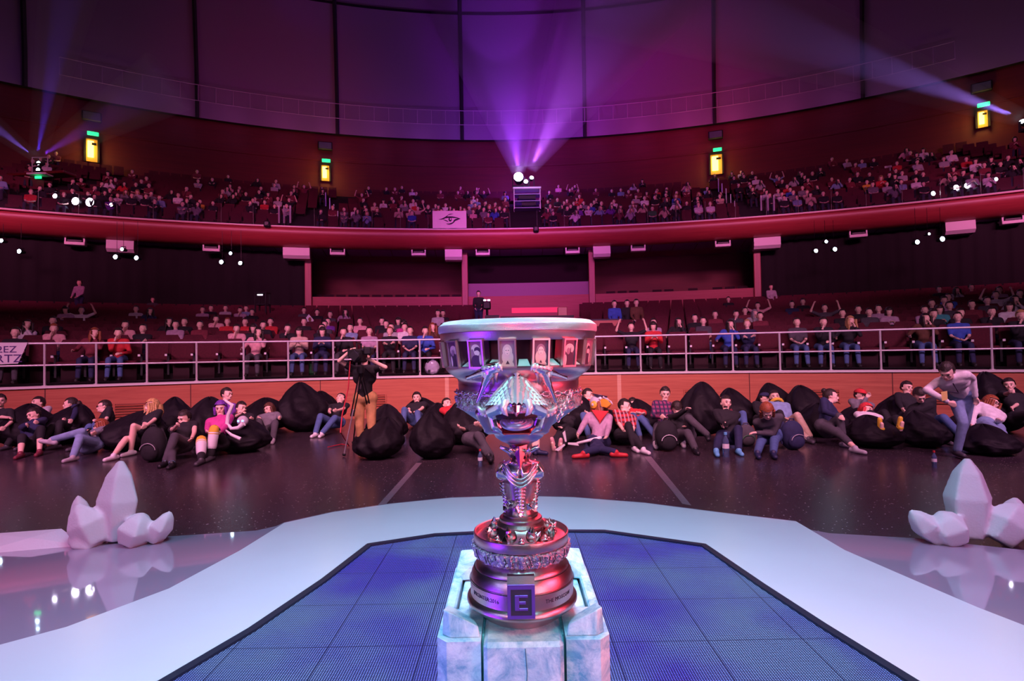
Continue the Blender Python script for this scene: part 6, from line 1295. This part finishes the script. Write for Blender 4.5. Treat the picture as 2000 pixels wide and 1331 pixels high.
for k, (i, a, u, p, c, kd, sc) in enumerate(cand):
    if k in inds: continue
    V, Fc, Mi = low[kd]; D, R, yc, z = rowB(i); o_ = arc_pt(R-.03, yc, a, z+.02); ca, sa = math.cos(-a)*sc, math.sin(-a)*sc
    W = np.stack([o_.x+V[:, 0]*ca-V[:, 1]*sa, o_.y+V[:, 0]*sa+V[:, 1]*ca, o_.z+V[:, 2]*sc], 1); allv.append(W); allf += [tuple(x+off for x in f_) for f_ in Fc]; ci = 3+stuff_cols.index(c[0] if c[0] in stuff_cols else 'maroon'); allm += [(0, ci, 1, 2)[m_] for m_ in Mi]; off += len(V)
sb.v = [tuple(r) for r in np.concatenate(allv)]; sb.f = allf; sb.m = allm
tag(sb.build('balcony_crowd', mats_, smooth=180), 'many people seated in the far upper rows of the balcony', 'crowd', kind='stuff')
print('PEOPLE', len(FIG)+1, len(used), len(inds), 'stuff', len(cand)-len(inds), 'seats', nseat, 'verts', off)
# ------------------------------------------------------------------ banners, signs
e = empty('eye_banner', (0, 0, 0))
a = on_arc(878, FR-.05, FY, 8.6); c = arc_pt(FR-.1, FY, a, 0); scp = FPX/c.y; top = at_y(878, 412, c.y).z; bot = at_y(878, 446, c.y).z; W = 66/scp; H = top-bot
e.location = (c.x, c.y, bot); e.rotation_euler = (0, 0, -a); tag(e, 'white banner with a dark stylised eye hanging on the balcony front', 'banner')
mb = MB(); n = 16; vs = [((x/n-.5)*W, (.02*math.sin(x*1.1)+s*.006), z*H) for x in range(n+1) for z in (0, 1) for s in (-1, 1)]
fs = []
for x in range(n): b0 = x*4; fs += [(b0, b0+4, b0+6, b0+2), (b0+1, b0+3, b0+7, b0+5), (b0, b0+1, b0+5, b0+4), (b0+2, b0+6, b0+7, b0+3)]
mb.add(vs, fs+[(0, 2, 3, 1), (4*n, 4*n+1, 4*n+3, 4*n+2)]); mb.build('cloth', M['paper'], e)
mb = MB()
def stroke(pts, wd):      # pts in banner units (x -1..1, y -1..1)
    n = len(pts); vs = []
    for i, (x, y) in enumerate(pts):
        p = Vector((x, y)); t_ = (Vector(pts[min(i+1, n-1)])-Vector(pts[max(i-1, 0)])).normalized(); nn = Vector((-t_.y, t_.x))*wd[i]
        for s in (-1, 1): q = p+nn*s; vs.append((q.x*W*.32, -.032, H*.5+q.y*H*.32))
    mb.add(vs, [(2*i, 2*i+1, 2*i+3, 2*i+2) for i in range(n-1)])
def bez(p0, p1, p2, n=14): return [((1-t)**2*p0[0]+2*t*(1-t)*p1[0]+t*t*p2[0], (1-t)**2*p0[1]+2*t*(1-t)*p1[1]+t*t*p2[1]) for t in [i/n for i in range(n+1)]]
def wv(m_, n=15): return [m_*math.sin(PI*(i+.35)/(n-.3))+.012 for i in range(n)]
stroke(bez((-1, 0), (-.5, -.05), (-.15, .75)), wv(.09)); stroke(bez((-.15, .75), (.05, 1.0), (.35, .98)), wv(.05)); stroke(bez((-.75, .0), (-.1, .75), (1.0, .1)), wv(.13)); stroke(bez((1.0, .1), (.6, .1), (.35, -.45)), wv(.12)); stroke(bez((.5, -.3), (.1, -1.05), (-.3, -.75)), wv(.09)); stroke(bez((-.6, -.05), (-.3, -.2), (-.1, -.45)), wv(.06))
vs = [(0.02*W+.1*W*.5*math.cos(g), -.034, H*.5+.0*H+.2*H*.62*math.sin(g)) for g in np.linspace(0, 2*PI, 20)[:-1]]; mb.add(vs, [tuple(range(19))]); vs = [(0.03*W+.04*W*.6*math.cos(g), -.037, H*.52+.09*H*.6*math.sin(g)) for g in np.linspace(0, 2*PI, 16)[:-1]]; mb.add(vs, [tuple(range(15))], 1)
mb.build('eye_emblem', [M['ink'], M['paper']], e)
def board(corners, th, mt, name, label, cat):
    cs = [Vector(c) for c in corners]; nn = (cs[1]-cs[0]).cross(cs[2]-cs[0]).normalized()*th; mb = MB(); mb.hull(cs+[c+nn for c in cs]); return solo(mb, name, mt, label, cat)
# lettered paper banner on the lower rail, left
a0, a1 = on_arc(-30, WR-.02, WY, 1.8), on_arc(38, WR-.02, WY, 1.8); zt, zb_ = WZ+1.0, WZ+.53
aa = (a0+a1)/2; c = arc_pt(WR+.05, WY, aa, zb_); wB = (a1-a0)*WR
e = empty('lettered_banner', c, -aa); tag(e, 'torn white paper banner with hand-drawn letters on the lower railing', 'banner')
mb = MB(); mb.hull([(-wB/2, y, z) for y in (0, .008) for z in (0, .47)]+[(wB/2+.12, y, .47) for y in (0, .008)]+[(wB/2-.04, y, .02) for y in (0, .008)]); mb.build('sheet', M['paper'], e)
for s_, z_, sz, xr in (('2EZ', .26, .2, wB/2-.06), ('4RTZ', .05, .24, wB/2+.03)):
    me = text_mesh(s_, sz, align='RIGHT', extrude=.002)
    for v in me.vertices: x, y, z = v.co; v.co = (xr+x, -.006-z, z_+y)
    me.materials.append(mat('purple_marker', (.08, .03, .2), .7) if sz < .22 else bpy.data.materials['purple_marker']); o = bpy.data.objects.new('lettering', me); COL.objects.link(o); o.parent = e
# white placard held by a balcony person; yellow sign; decorated placard
D_ = 31.5; board([at_y(1728, 325, D_), at_y(1758, 321, D_), at_y(1760, 339, D_), at_y(1730, 343, D_)], .03, M['paper'], 'placard', 'white rectangular placard held up in the right part of the balcony', 'placard')
D_ = 26; board([at_y(1512, 598, D_), at_y(1538, 599, D_), at_y(1539, 616, D_), at_y(1512, 616, D_)], .03, mat('yellow_card', (.75, .62, .02), .6), 'yellow_sign', 'yellow sign with dark marks in the right rows', 'sign')
mb = MB()
for k, u in enumerate((1517, 1521, 1526, 1531, 1535)): mb.tube([at_y(u, 601, D_-.06), at_y(u-1+k % 3, 612, D_-.06)], .022, 4)
solo(mb, 'sign_marks', M['ink'], 'dark hand-drawn strokes on the yellow sign', 'lettering')
D_ = 20.5; o = board([at_y(590, 632, D_), at_y(603, 614, D_), at_y(613, 626, D_), at_y(598, 645, D_)], .02, M['paper'], 'drawn_placard', 'tilted white placard with two drawn brown faces in the left centre rows', 'placard')
mb = MB()
for u, v in ((596, 634), (605, 624)): c = at_y(u, v, D_-.05); mb.ell(c, (.055, .01, .075), 12, 8)
q = mb.build('drawn_faces', mat('brown_drawing', (.25, .1, .05), .8)); q.parent = o; q.matrix_parent_inverse = Matrix.Translation(-o.location)
# ------------------------------------------------------------------ under-balcony spotlights
def spot(u, v, D, r, label, mt='lamp_blue', group='blue-white spotlights under the balcony', hang=7.3):
    p = at_y(u, v, D); e = empty('spotlight', p); tag(e, label, 'spotlight', group)
    mb = MB(); mb.lathe([(.001, .26), (r*.8, .26), (r*1.15, .1), (r*1.2, 0), (r*1.02, 0)], 18); mb.v = [(x, z, -y) for x, y, z in mb.v]; mb.build('housing', M['black'], e, smooth=50)
    mb = MB(); mb.lathe([(.001, 0.03), (r, .01)], 18); mb.v = [(x, z, -y) for x, y, z in mb.v]; mb.build('lens', M[mt], e)
    mb = MB(); mb.tube([(-r*1.3, .1, 0), (-r*1.3, .1, r*1.6), (r*1.3, .1, r*1.6), (r*1.3, .1, 0)], .02, 5); mb.tube([(0, .1, r*1.6), (0, .1, max(r*1.7, hang-p.z))], .008, 5); mb.build('yoke', M['black'], e); return e
SP = [(37, 491, .085, 'lone blue-white spotlight near the left edge'), (2, 470, .08, 'blue-white spotlight cut by the left edge'), (225, 502, .09, 'lower left lamp of the left spotlight trio'), (238, 487, .07, 'top lamp of the left spotlight trio'), (266, 504, .085, 'lower right lamp of the left spotlight trio'),
      (432, 512, .09, 'lower left lamp of the trio left of the first column'), (450, 495, .07, 'top lamp of the trio left of the first column'), (469, 514, .085, 'lower right lamp of the trio left of the first column'), (1594, 490, .085, 'lower left lamp of the trio right of the last column'), (1614, 472, .07, 'top lamp of the trio right of the last column'),
      (1631, 487, .09, 'lower right lamp of the trio right of the last column'), (1792, 473, .09, 'left lamp of the rightmost spotlight trio'), (1815, 457, .05, 'small top lamp of the rightmost spotlight trio'), (1841, 467, .1, 'right lamp of the rightmost spotlight trio')]
for u, v, r, lb in SP: spot(u, v, 25.0 if abs(u-1000) < 700 else 23.0, r, lb)
# balcony floodlights
FL = [(107, 383, .1, 'smallest of the three bright round lights on the left balcony'), (147, 393, .17, 'middle bright round light on the left balcony'), (175, 395, .19, 'biggest bright round light on the left balcony'), (217, 400, .08, 'slim light at the balustrade post right of the three round lights'),
      (1823, 378, .1, 'leftmost of the lights on the right balcony edge'), (1868, 367, .13, 'wide light in the middle of the right balcony lights'), (1889, 363, .12, 'bright light right of the wide one on the right balcony'), (1946, 350, .08, 'small light at the far right balcony edge')]
for u, v, r, lb in FL:
    a = on_arc(u, FR+.8, FY, 8.6); p = arc_pt(FR+.8, FY, a, 8); spot(u, v, p.y, r, lb, 'lamp_white', 'bright lights along the balcony edge', 0)
# ------------------------------------------------------------------ moving-light stands
def mover(par, loc, tilt, mt='lamp_beam', r=.14, name='moving_light'):
    e = empty(name, loc); e.parent = par
    return e
def light_stand(u, v, D, w, label, heads, beamdirs=()):
    p = at_y(u, v, D); e = empty('light_platform', p); tag(e, label, 'platform')
    mb = MB(); mb.box((0, 0, 0), (w, .9, .12), bev=.02); mb.build('deck', M['white'], e)
    mb = MB(); z_ = -.15
    for k in range(3): mb.box((0, 0, -.38-k*.42), (w*.94, .8, .05)); 
    mb.build('shelf', mat('shelf_violet', (.4, .35, .6), .5), e)
    for sx in (-1, 1):
        for sy in (-1, 1): mb = MB(); mb.box((sx*w*.46, sy*.38, -.65), (.05, .05, 1.3)); mb.build('leg', M['steel'], e)
    mb = MB(); mb.box((0, -.1, -.55), (w*.6, .5, .22)); mb.box((.1, -.1, -.98), (w*.5, .5, .2)); mb.build('equipment_box', M['dark'], e)
    return e, p
ls, pc_ = light_stand(1029, 371, 35.0, 1.75, 'white-topped light platform with shelves in the middle of the balcony', 3)
def head(u, v, D, r, mt, label, base_z, dirv=(0, -1, 0)):
    p = at_y(u, v, D); e = empty('moving_light', (p.x, p.y, base_z)); tag(e, label, 'stage light', 'moving lights on balcony platforms'); h = p.z-base_z
    mb = MB(); mb.box((0, 0, .06), (r*2.4, r*2, .12), bev=.02); mb.build('base', M['black'], e)
    mb = MB(); [mb.box((s*r*1.25, 0, h*.55+.04), (.05, r, h*1.0), bev=.01) for s in (-1, 1)]; mb.build('yoke', M['black'], e)
    d = Vector(dirv).normalized(); q = d.to_track_quat('Z', 'Y').to_matrix(); mb = MB(); mb.lathe([(.001, -r*1.6), (r*.8, -r*1.4), (r*1.05, 0), (r*1.05, r*.9), (r*.95, r*.9)], 20); mb.v = [tuple(q @ Vector(x)+Vector((0, 0, h))) for x in mb.v]; hd_ = mb.build('lamp_head', M['black'], e, smooth=50)
    mb = MB(); mb.lathe([(.001, r*.95), (r*.95, r*.88)], 20); mb.v = [tuple(q @ Vector(x)+Vector((0, 0, h))) for x in mb.v]; mb.build('lens', M[mt], hd_); return Vector((p.x, p.y, p.z))
zb2 = pc_.z+.06
B1 = head(1013, 349, 34.9, .3, 'lamp_beam', 'brightest moving light at the left end of the central balcony platform', zb2, (-.05, -1, .1))
B2 = head(1038, 349, 35.1, .12, 'lamp_beam', 'small round light at the right end of the central balcony platform', zb2, (.1, -1, .25)); B3_ = head(1027, 356, 34.8, .13, 'lamp_white', 'slim white light standing between the two on the central platform', zb2, (0, -1, .05))
# left balcony lamp frame
D_ = 27.5; p = at_y(78, 336, D_); e = empty('lamp_frame', p); tag(e, 'metal frame with two stacked blue-white lamps on the left balcony', 'lamp frame')
mb = MB()
for sx in (-1, 1): mb.tube([(sx*.38, 0, -.1), (sx*.38, 0, .72)], .025, 6)
mb.tube([(-.38, 0, .72), (.38, 0, .72)], .025, 6); mb.tube([(-.38, 0, .3), (.38, 0, .3)], .02, 6); mb.build('frame', M['steel'], e)
mb = MB(); mb.box((0, 0, -.14), (.95, .5, .08), bev=.02); mb.build('shelf', M['white'], e); mb = MB(); mb.box((0, -.1, -.3), (.3, .05, .12)); mb.build('exit_plate', M['exit_green'], e)
LB1 = head(78, 320, D_-.1, .1, 'lamp_blue', 'upper lamp of the two in the left balcony frame', p.z+.28); LB2 = head(77, 333, D_-.1, .1, 'lamp_blue', 'lower lamp of the two in the left balcony frame', p.z-.1)
D_ = 25.5; p = at_y(2002, 243, D_); LB3 = head(1998, 240, D_, .12, 'lamp_blue', 'moving light at the extreme right edge of the balcony', p.z-.35, (-1, -.5, .5))
p = at_y(25, 338, 27.8); mb = MB(); mb.box((0, 0, 0), (4.4, .8, .14), rz=-.12, bev=.04); o = mb.build('box_ledge', M['wood_rear']); o.location = at_y(60, 344, 27.9); tag(o, 'wooden ledge carrying the lamp frame in the left balcony', 'ledge')
# ------------------------------------------------------------------ control desk behind the trophy
e = empty('control_desk', (0, 0, 0)); tag(e, 'long wooden control desk behind the trophy among the seats', 'desk'); D_ = 19.4
l_, r_ = at_y(915, 640, D_), at_y(1213, 636, D_); zt = at_y(1190, 626, D_).z
mb = MB(); mb.box(((l_.x+r_.x)/2, D_, zt/2+.55), (r_.x-l_.x, .08, zt-1.1)); mb.build('front_panel', M['wood'], e); mb = MB(); mb.box(((l_.x+r_.x)/2, D_+.45, zt+.02), (r_.x-l_.x+.1, 1.0, .05)); mb.build('desktop', M['dark'], e)
mb = MB(); mb.box((at_y(1050, 600, D_).x, D_+.5, zt+.13), (2.6, .06, .2)); mb.box((at_y(960, 600, D_).x, D_+.5, zt+.16), (.5, .06, .24)); o = mb.build('desk_monitor', M['black']); tag(o, 'row of black monitor backs on the control desk', 'monitor')
D2_ = 24; c = at_y(1052, 606, D2_); mb = MB(); mb.box((c.x, D2_, c.z), (2.3, .05, .22)); o = solo(mb, 'red_screen', M['screen_red'], 'long glowing red screen strip behind the control desk', 'screen')
c = at_y(1098, 610, 21.0); mb = MB(); mb.box((c.x, 21.0, c.z), (.34, .3, .36), bev=.02); solo(mb, 'cardboard_box', wood('box_card', (.5, .2, .15), (.6, .26, .2)), 'small brown box on the control desk behind the trophy rim', 'box')
c = at_y(951, 590, 23.0); e = empty('studio_camera', (c.x, 23.0, c.z-.6)); tag(e, 'dark studio camera with two small lights behind the trophy', 'camera'); mb = MB(); mb.box((0, 0, .45), (.3, .5, .3), bev=.03); mb.tube([(0, 0, .3), (0, 0, -.9)], .05, 8); mb.build('camera_body', M['black'], e)
mb = MB(); [mb.box((s*.08, -.1, .66), (.11, .05, .06), bev=.01) for s in (-1, 1)]; mb.build('lamp', emis('small_lamp', (.9, .6, 1), 5), e)
c = at_y(513, 600, 24.0); e = empty('light_tower', (c.x, 24.0, c.z-.7)); tag(e, 'dark equipment tower in the left rows under the balcony', 'tower'); mb = MB(); [mb.box((sx*.22, sy*.2, .55), (.05, .05, 1.6)) for sx in (-1, 1) for sy in (-1, 1)]; [mb.box((0, 0, z), (.5, .45, .05)) for z in (-.1, .3, .8, 1.3)]; mb.build('frame', M['dark'], e); mb = MB(); mb.box((-.02, -.2, 1.2), (.22, .05, .06)); mb.build('lamp', emis('small_lamp2', (.9, .8, 1), 1.5), e)
# silvery balloon bag on the ledge, bags and cups
c = arc_pt(WR+.28, WY, on_arc(843, WR, WY, 1.2), WZ+.05); mb = MB(); r = random.Random(2); mb.ell((0, 0, .2), (.2, .16, .2), 20, 14, fn=lambda q: q*(1+r.uniform(-.06, .06))); o = mb.build('silver_bag', mat('iridescent_foil', (.75, .72, .95), .2, .5), smooth=20, loc=c); tag(o, 'shiny iridescent silver backpack on the ledge beside the trophy', 'bag')
c = at_y(605, 724, 15.0); mb = MB(); mb.box((0, 0, .18), (.42, .3, .36), bev=.06); o = child(mb, 'floor_bag', M['cloth'], None, 'green'); o.location = (c.x, 15.25, 1.1); tag(o, 'dark green bag on the tier floor before the man in jeans', 'bag')
c = at_y(500, 730, 15.2); mb = MB(); mb.box((0, 0, .18), (.34, .26, .36), bev=.05); o = child(mb, 'floor_bag', M['cloth'], None, 'black'); o.location = (c.x, 15.25, 1.1); tag(o, 'black case on the tier floor below the man in black jersey', 'bag')
c = at_y(1660, 718, 15.1); e = empty('water_bottle', (c.x, 15.2, 1.1)); mb = MB(); mb.lathe([(.001, 0), (.035, 0), (.035, .16), (.014, .21), (.014, .23), (.001, .23)], 16); mb.build('body', M['bottle'], e, smooth=50); tag(e, 'pale bottle on the tier floor under the blonde woman', 'bottle')
# small clamp lamps on the balcony front
for i, (u, v) in enumerate(((522, 440), (1047, 450))):
    a = on_arc(u, FR-.1, FY, 7.8); c = arc_pt(FR-.18, FY, a, at_y(u, v, arc_pt(FR, FY, a, 0).y).z); e = empty('clamp_camera', c, -a); tag(e, ['small dark device clamped on the balcony front left of the banner', 'small dark device clamped on the balcony front below the light tower'][i], 'device')
    mb = MB(); mb.box((0, 0, 0), (.28, .3, .3), bev=.05); mb.build('housing', M['black'], e); mb = MB(); mb.tube([(0, -.15, 0), (0, -.22, 0)], .08, 12); mb.build('lens', M['dark'], e)
# stair handrails in the balcony aisles
def arail(us, v0, v1, row, label):
    D, R, yc, z = rowB(row); e = empty('stair_handrail', (0, 0, 0)); tag(e, label, 'handrail', 'balcony stair handrails')
    for u in us:
        a = on_arc(u, R-.3, yc, z+.6); p = arc_pt(R-.3, yc, a, 0); mb = MB(); mb.tube([(p.x, p.y, at_y(u, v1, p.y).z), (p.x, p.y, at_y(u, v0, p.y).z)], .045, 6); mb.build('post', M['steel'], e)
arail((545, 555, 567), 402, 436, 0, 'three pale upright handrail posts at the front balcony edge, left'); arail((1487, 1500, 1512), 382, 412, 0, 'three pale upright handrail posts at the front balcony edge, right')
for us, lb in (((629, 636, 644, 652, 660), 'row of thin handrails climbing the left balcony stairs'), ((1404, 1411, 1419, 1428, 1436), 'row of thin handrails climbing the right balcony stairs')):
    e = empty('stair_handrail', (0, 0, 0)); tag(e, lb, 'handrail', 'balcony stair handrails')
    for k, u in enumerate(us):
        D, R, yc, z = rowB(9-k*2); a = on_arc(u, R-.3, yc, z); p = arc_pt(R-.3, yc, a, z); mb = MB(); mb.tube([p, p+Vector((0, 0, .95))], .03, 6); mb.build('post', M['steel'], e)
# ------------------------------------------------------------------ light
w = bpy.data.worlds.new('world'); SC.world = w; w.use_nodes = True; bg = w.node_tree.nodes['Background']; bg.inputs[0].default_value = (.25, .08, .6, 1); bg.inputs[1].default_value = .008
def aim(o, tgt): o.rotation_euler = (Vector(tgt)-o.location).to_track_quat('-Z', 'Y').to_euler()
def area(name, loc, tgt, size, energy, col, sy=None, spread=None):
    l = bpy.data.lights.new(name, 'AREA'); l.energy = energy; l.color = col; l.size = size
    if sy: l.shape = 'RECTANGLE'; l.size_y = sy
    if spread: l.spread = math.radians(spread)
    o = bpy.data.objects.new(name, l); COL.objects.link(o); o.location = loc; aim(o, tgt); return o
def spotl(name, loc, tgt, energy, col, ang_, blend=.6, r=.2):
    l = bpy.data.lights.new(name, 'SPOT'); l.energy = energy; l.color = col; l.spot_size = math.radians(ang_); l.spot_blend = blend; l.shadow_soft_size = r
    o = bpy.data.objects.new(name, l); COL.objects.link(o); o.location = loc; aim(o, tgt); return o
# stage wash on the audience (from the rig above the stage, behind the camera)
area('front_wash', (0, 4.6, 6.2), (0, 12, .9), 9, 440, (1, .39, .58), 1, 84)
area('front_wash_2', (-8.5, 3.5, 6.2), (-8, 11, .5), 4, 190, (1, .35, .68), 1, 84)
area('front_wash_3', (8.5, 3.5, 6.2), (8, 11, .5), 4, 170, (.95, .38, .7), 1, 84)
for k, x in enumerate((-19, -10, 0, 10, 19)):
    a = x/44*1.25; area('balcony_wash', (x*.8, 7-abs(x)*.12, 10), (44*math.sin(a), -12+44*math.cos(a), 7.3), 6, (150, 150, 165, 150, 150)[k], ((1, .19, .48), (1, .19, .5), (1, .16, .7), (1, .2, .52), (1, .2, .52))[k], 1.5, 36)
area('lower_wash', (0, 5, 4.6), (0, 30, 5.0), 14, 110, (.85, .1, .8), 1, 46)
# cool top light over the stage
area('stage_top', (0, 2.6, 7.5), (0, 2.6, 0), 3.2, 190, (.38, .68, 1), 2.4, 76)
area('stage_left_pink', (-5.5, 1.5, 5), (-5.2, 3.6, 0), 1.6, 52, (1, .3, .75), None, 90)
area('stage_right_pink', (5.5, 1.5, 5), (5.4, 3.6, 0), 1.6, 52, (1, .3, .8), None, 90)
# coloured light on the trophy
area('trophy_cyan', (.1, .1, 3.0), (XT, YT, 1.4), .7, 21, (.3, .95, 1))
spotl('plinth_cyan', (.2, -1.6, 2.4), (XT, 1.2, .75), 95, (.25, .85, 1), 22, .4, .3)
spotl('plinth_cyan_l', (-1.8, -.4, 2.2), (XT, 1.2, .8), 40, (.4, .45, 1), 26, .4, .3)
area('trophy_red_r', (2.1, .4, 1.9), (XT, YT, 1.3), .7, 62, (1, .06, .12))
area('trophy_red_back', (.5, 3.2, 2.7), (XT, YT, 1.2), .9, 34, (1, .05, .08))
area('trophy_violet_l', (-1.9, .1, .8), (XT, YT, 1.5), .9, 22, (.22, .02, 1))
area('trophy_pink_front', (-.9, -1.2, 2.4), (XT, YT, 1.4), .8, 15, (1, .36, .46))
area('trophy_pink_right', (1.5, -.6, 1.5), (XT, YT, 1.4), .6, 14, (1, .35, .45))
# dome
spotl('dome_violet', (.8, 33.5, 12.2), (1.5, 38, 21), 1700, (.38, .0, 1), 85, 1, .5)
spotl('dome_violet_2', (1.2, 33.5, 12.4), (6, 36, 24), 900, (.75, .02, .95), 80, 1, .5)
spotl('dome_pink', (7, 22, 9.5), (11, 38, 19.5), 2600, (1, .0, .3), 45, 1, .6)
spotl('dome_pink_l', (-8, 22, 9.5), (-15, 36, 18.5), 800, (1, .03, .25), 50, 1, .6)
area('dome_wash', (0, 6, 9), (0, 36, 19), 8, 14, (.62, .02, .6), 3, 100)
m = bpy.data.materials.new('stage_haze'); m.use_nodes = True; t_ = m.node_tree; t_.nodes.remove(t_.nodes['Principled BSDF']); vs_ = t_.nodes.new('ShaderNodeVolumeScatter'); vs_.inputs['Density'].default_value = .11; vs_.inputs['Anisotropy'].default_value = .2
vs_.inputs['Color'].default_value = (1, 1, 1, 1); t_.links.new(vs_.outputs[0], t_.nodes['Material Output'].inputs['Volume'])
def beam(p, q, r0, r1, en, col, label):
    p = Vector(p); q = Vector(q); mb = MB(); mb.tube([p, q], [r0*1.5+.15, r1*1.25], 16); o = mb.build('light_haze', m, None); tag(o, label, 'haze', kind='stuff')
    an = 2*math.degrees(math.atan((r1-r0)/(q-p).length)); d = (q-p).normalized(); apex = p+d*.35
    spotl('beam_light', apex, q, en, col, max(an, 2), .5, r0*.5)
_pg = bpy.data.lights.new('platform_glow', 'POINT'); _pg.energy = 420; _pg.color = (.35, .04, 1); _pg.shadow_soft_size = .4; _po = bpy.data.objects.new('platform_glow', _pg); COL.objects.link(_po); _po.location = B1+Vector((.2, 2.2, 1.0))  # added lamp without a fixture, throws the haze glow onto the rear wall
_p2 = _po.copy(); _p2.data = _pg.copy(); _p2.data.energy = 160; _p2.data.color = (.6, .35, 1); COL.objects.link(_p2); _p2.location = B1+Vector((.6, -1.4, .5))  # second added lamp, brightens the platform and nearby crowd
c0 = B1+Vector((0, -.3, .3))
beam(c0, at_y(960, -60, 37), .2, 4.4, 4500, (.35, .05, 1), 'thin violet haze lit above the central balcony platform')
beam(c0+Vector((.7, 0, .2)), at_y(1230, -40, 34), .2, 3.6, 4800, (.5, .12, 1), 'slanting violet haze beam right of the central platform')
b1 = LB1+Vector((0, -.2, .2))
beam(b1, at_y(138, -40, 25), .12, .9, 2200, (.12, .05, 1), 'narrow blue haze beam rising from the left lamp frame')
beam(b1, at_y(-60, 210, 24), .06, .5, 900, (.3, .15, 1), 'narrow violet haze beam pointing left from the lamp frame')
beam(b1, at_y(330, 160, 30), .12, 1.3, 900, (.3, .05, .9), 'faint violet haze beam slanting right from the lamp frame')
beam(LB3+Vector((-.2, -.1, .2)), at_y(1180, -60, 29), .15, 2.6, 6000, (.35, .2, 1), 'wide violet haze beam crossing the upper right corner')
def pointl(name, loc, energy, col, r=.5):
    l = bpy.data.lights.new(name, 'POINT'); l.energy = energy; l.color = col; l.shadow_soft_size = r; o = bpy.data.objects.new(name, l); COL.objects.link(o); o.location = loc
for k in range(27):  # added point lamps without fixtures, brightening the foot of the dome
    d_ = -52+4*k; t_ = d_/52; w_ = math.exp(-((d_-19)/7)**2); v_ = math.exp(-((d_-1)/9)**2); pl_ = math.exp(-((d_+17)/8)**2); vr = math.exp(-((d_-8)/6)**2)
    c_ = (.34+.9*w_+.12*v_+.3*pl_+.5*vr, .13-.04*v_, .42+.1*w_+.95*v_+.3*vr); pointl('dome_cove', arc_pt(42.6, RY, math.radians(d_), 16.9), 38*(1-.85*t_*t_), c_, .4)
SC.view_settings.view_transform = 'Standard'; SC.view_settings.look = 'None'; SC.view_settings.exposure = 0.0; SC.view_settings.gamma = 1.0; SC.view_settings.use_curve_mapping = False
SC.cycles.max_bounces = 6; SC.cycles.diffuse_bounces = 2; SC.cycles.glossy_bounces = 4; SC.cycles.transparent_max_bounces = 12; SC.cycles.volume_bounces = 0; SC.cycles.caustics_reflective = False; SC.cycles.caustics_refractive = False
SC.cycles.sample_clamp_indirect = 6; SC.cycles.use_adaptive_sampling = True; SC.cycles.adaptive_threshold = .06; SC.cycles.adaptive_min_samples = 16
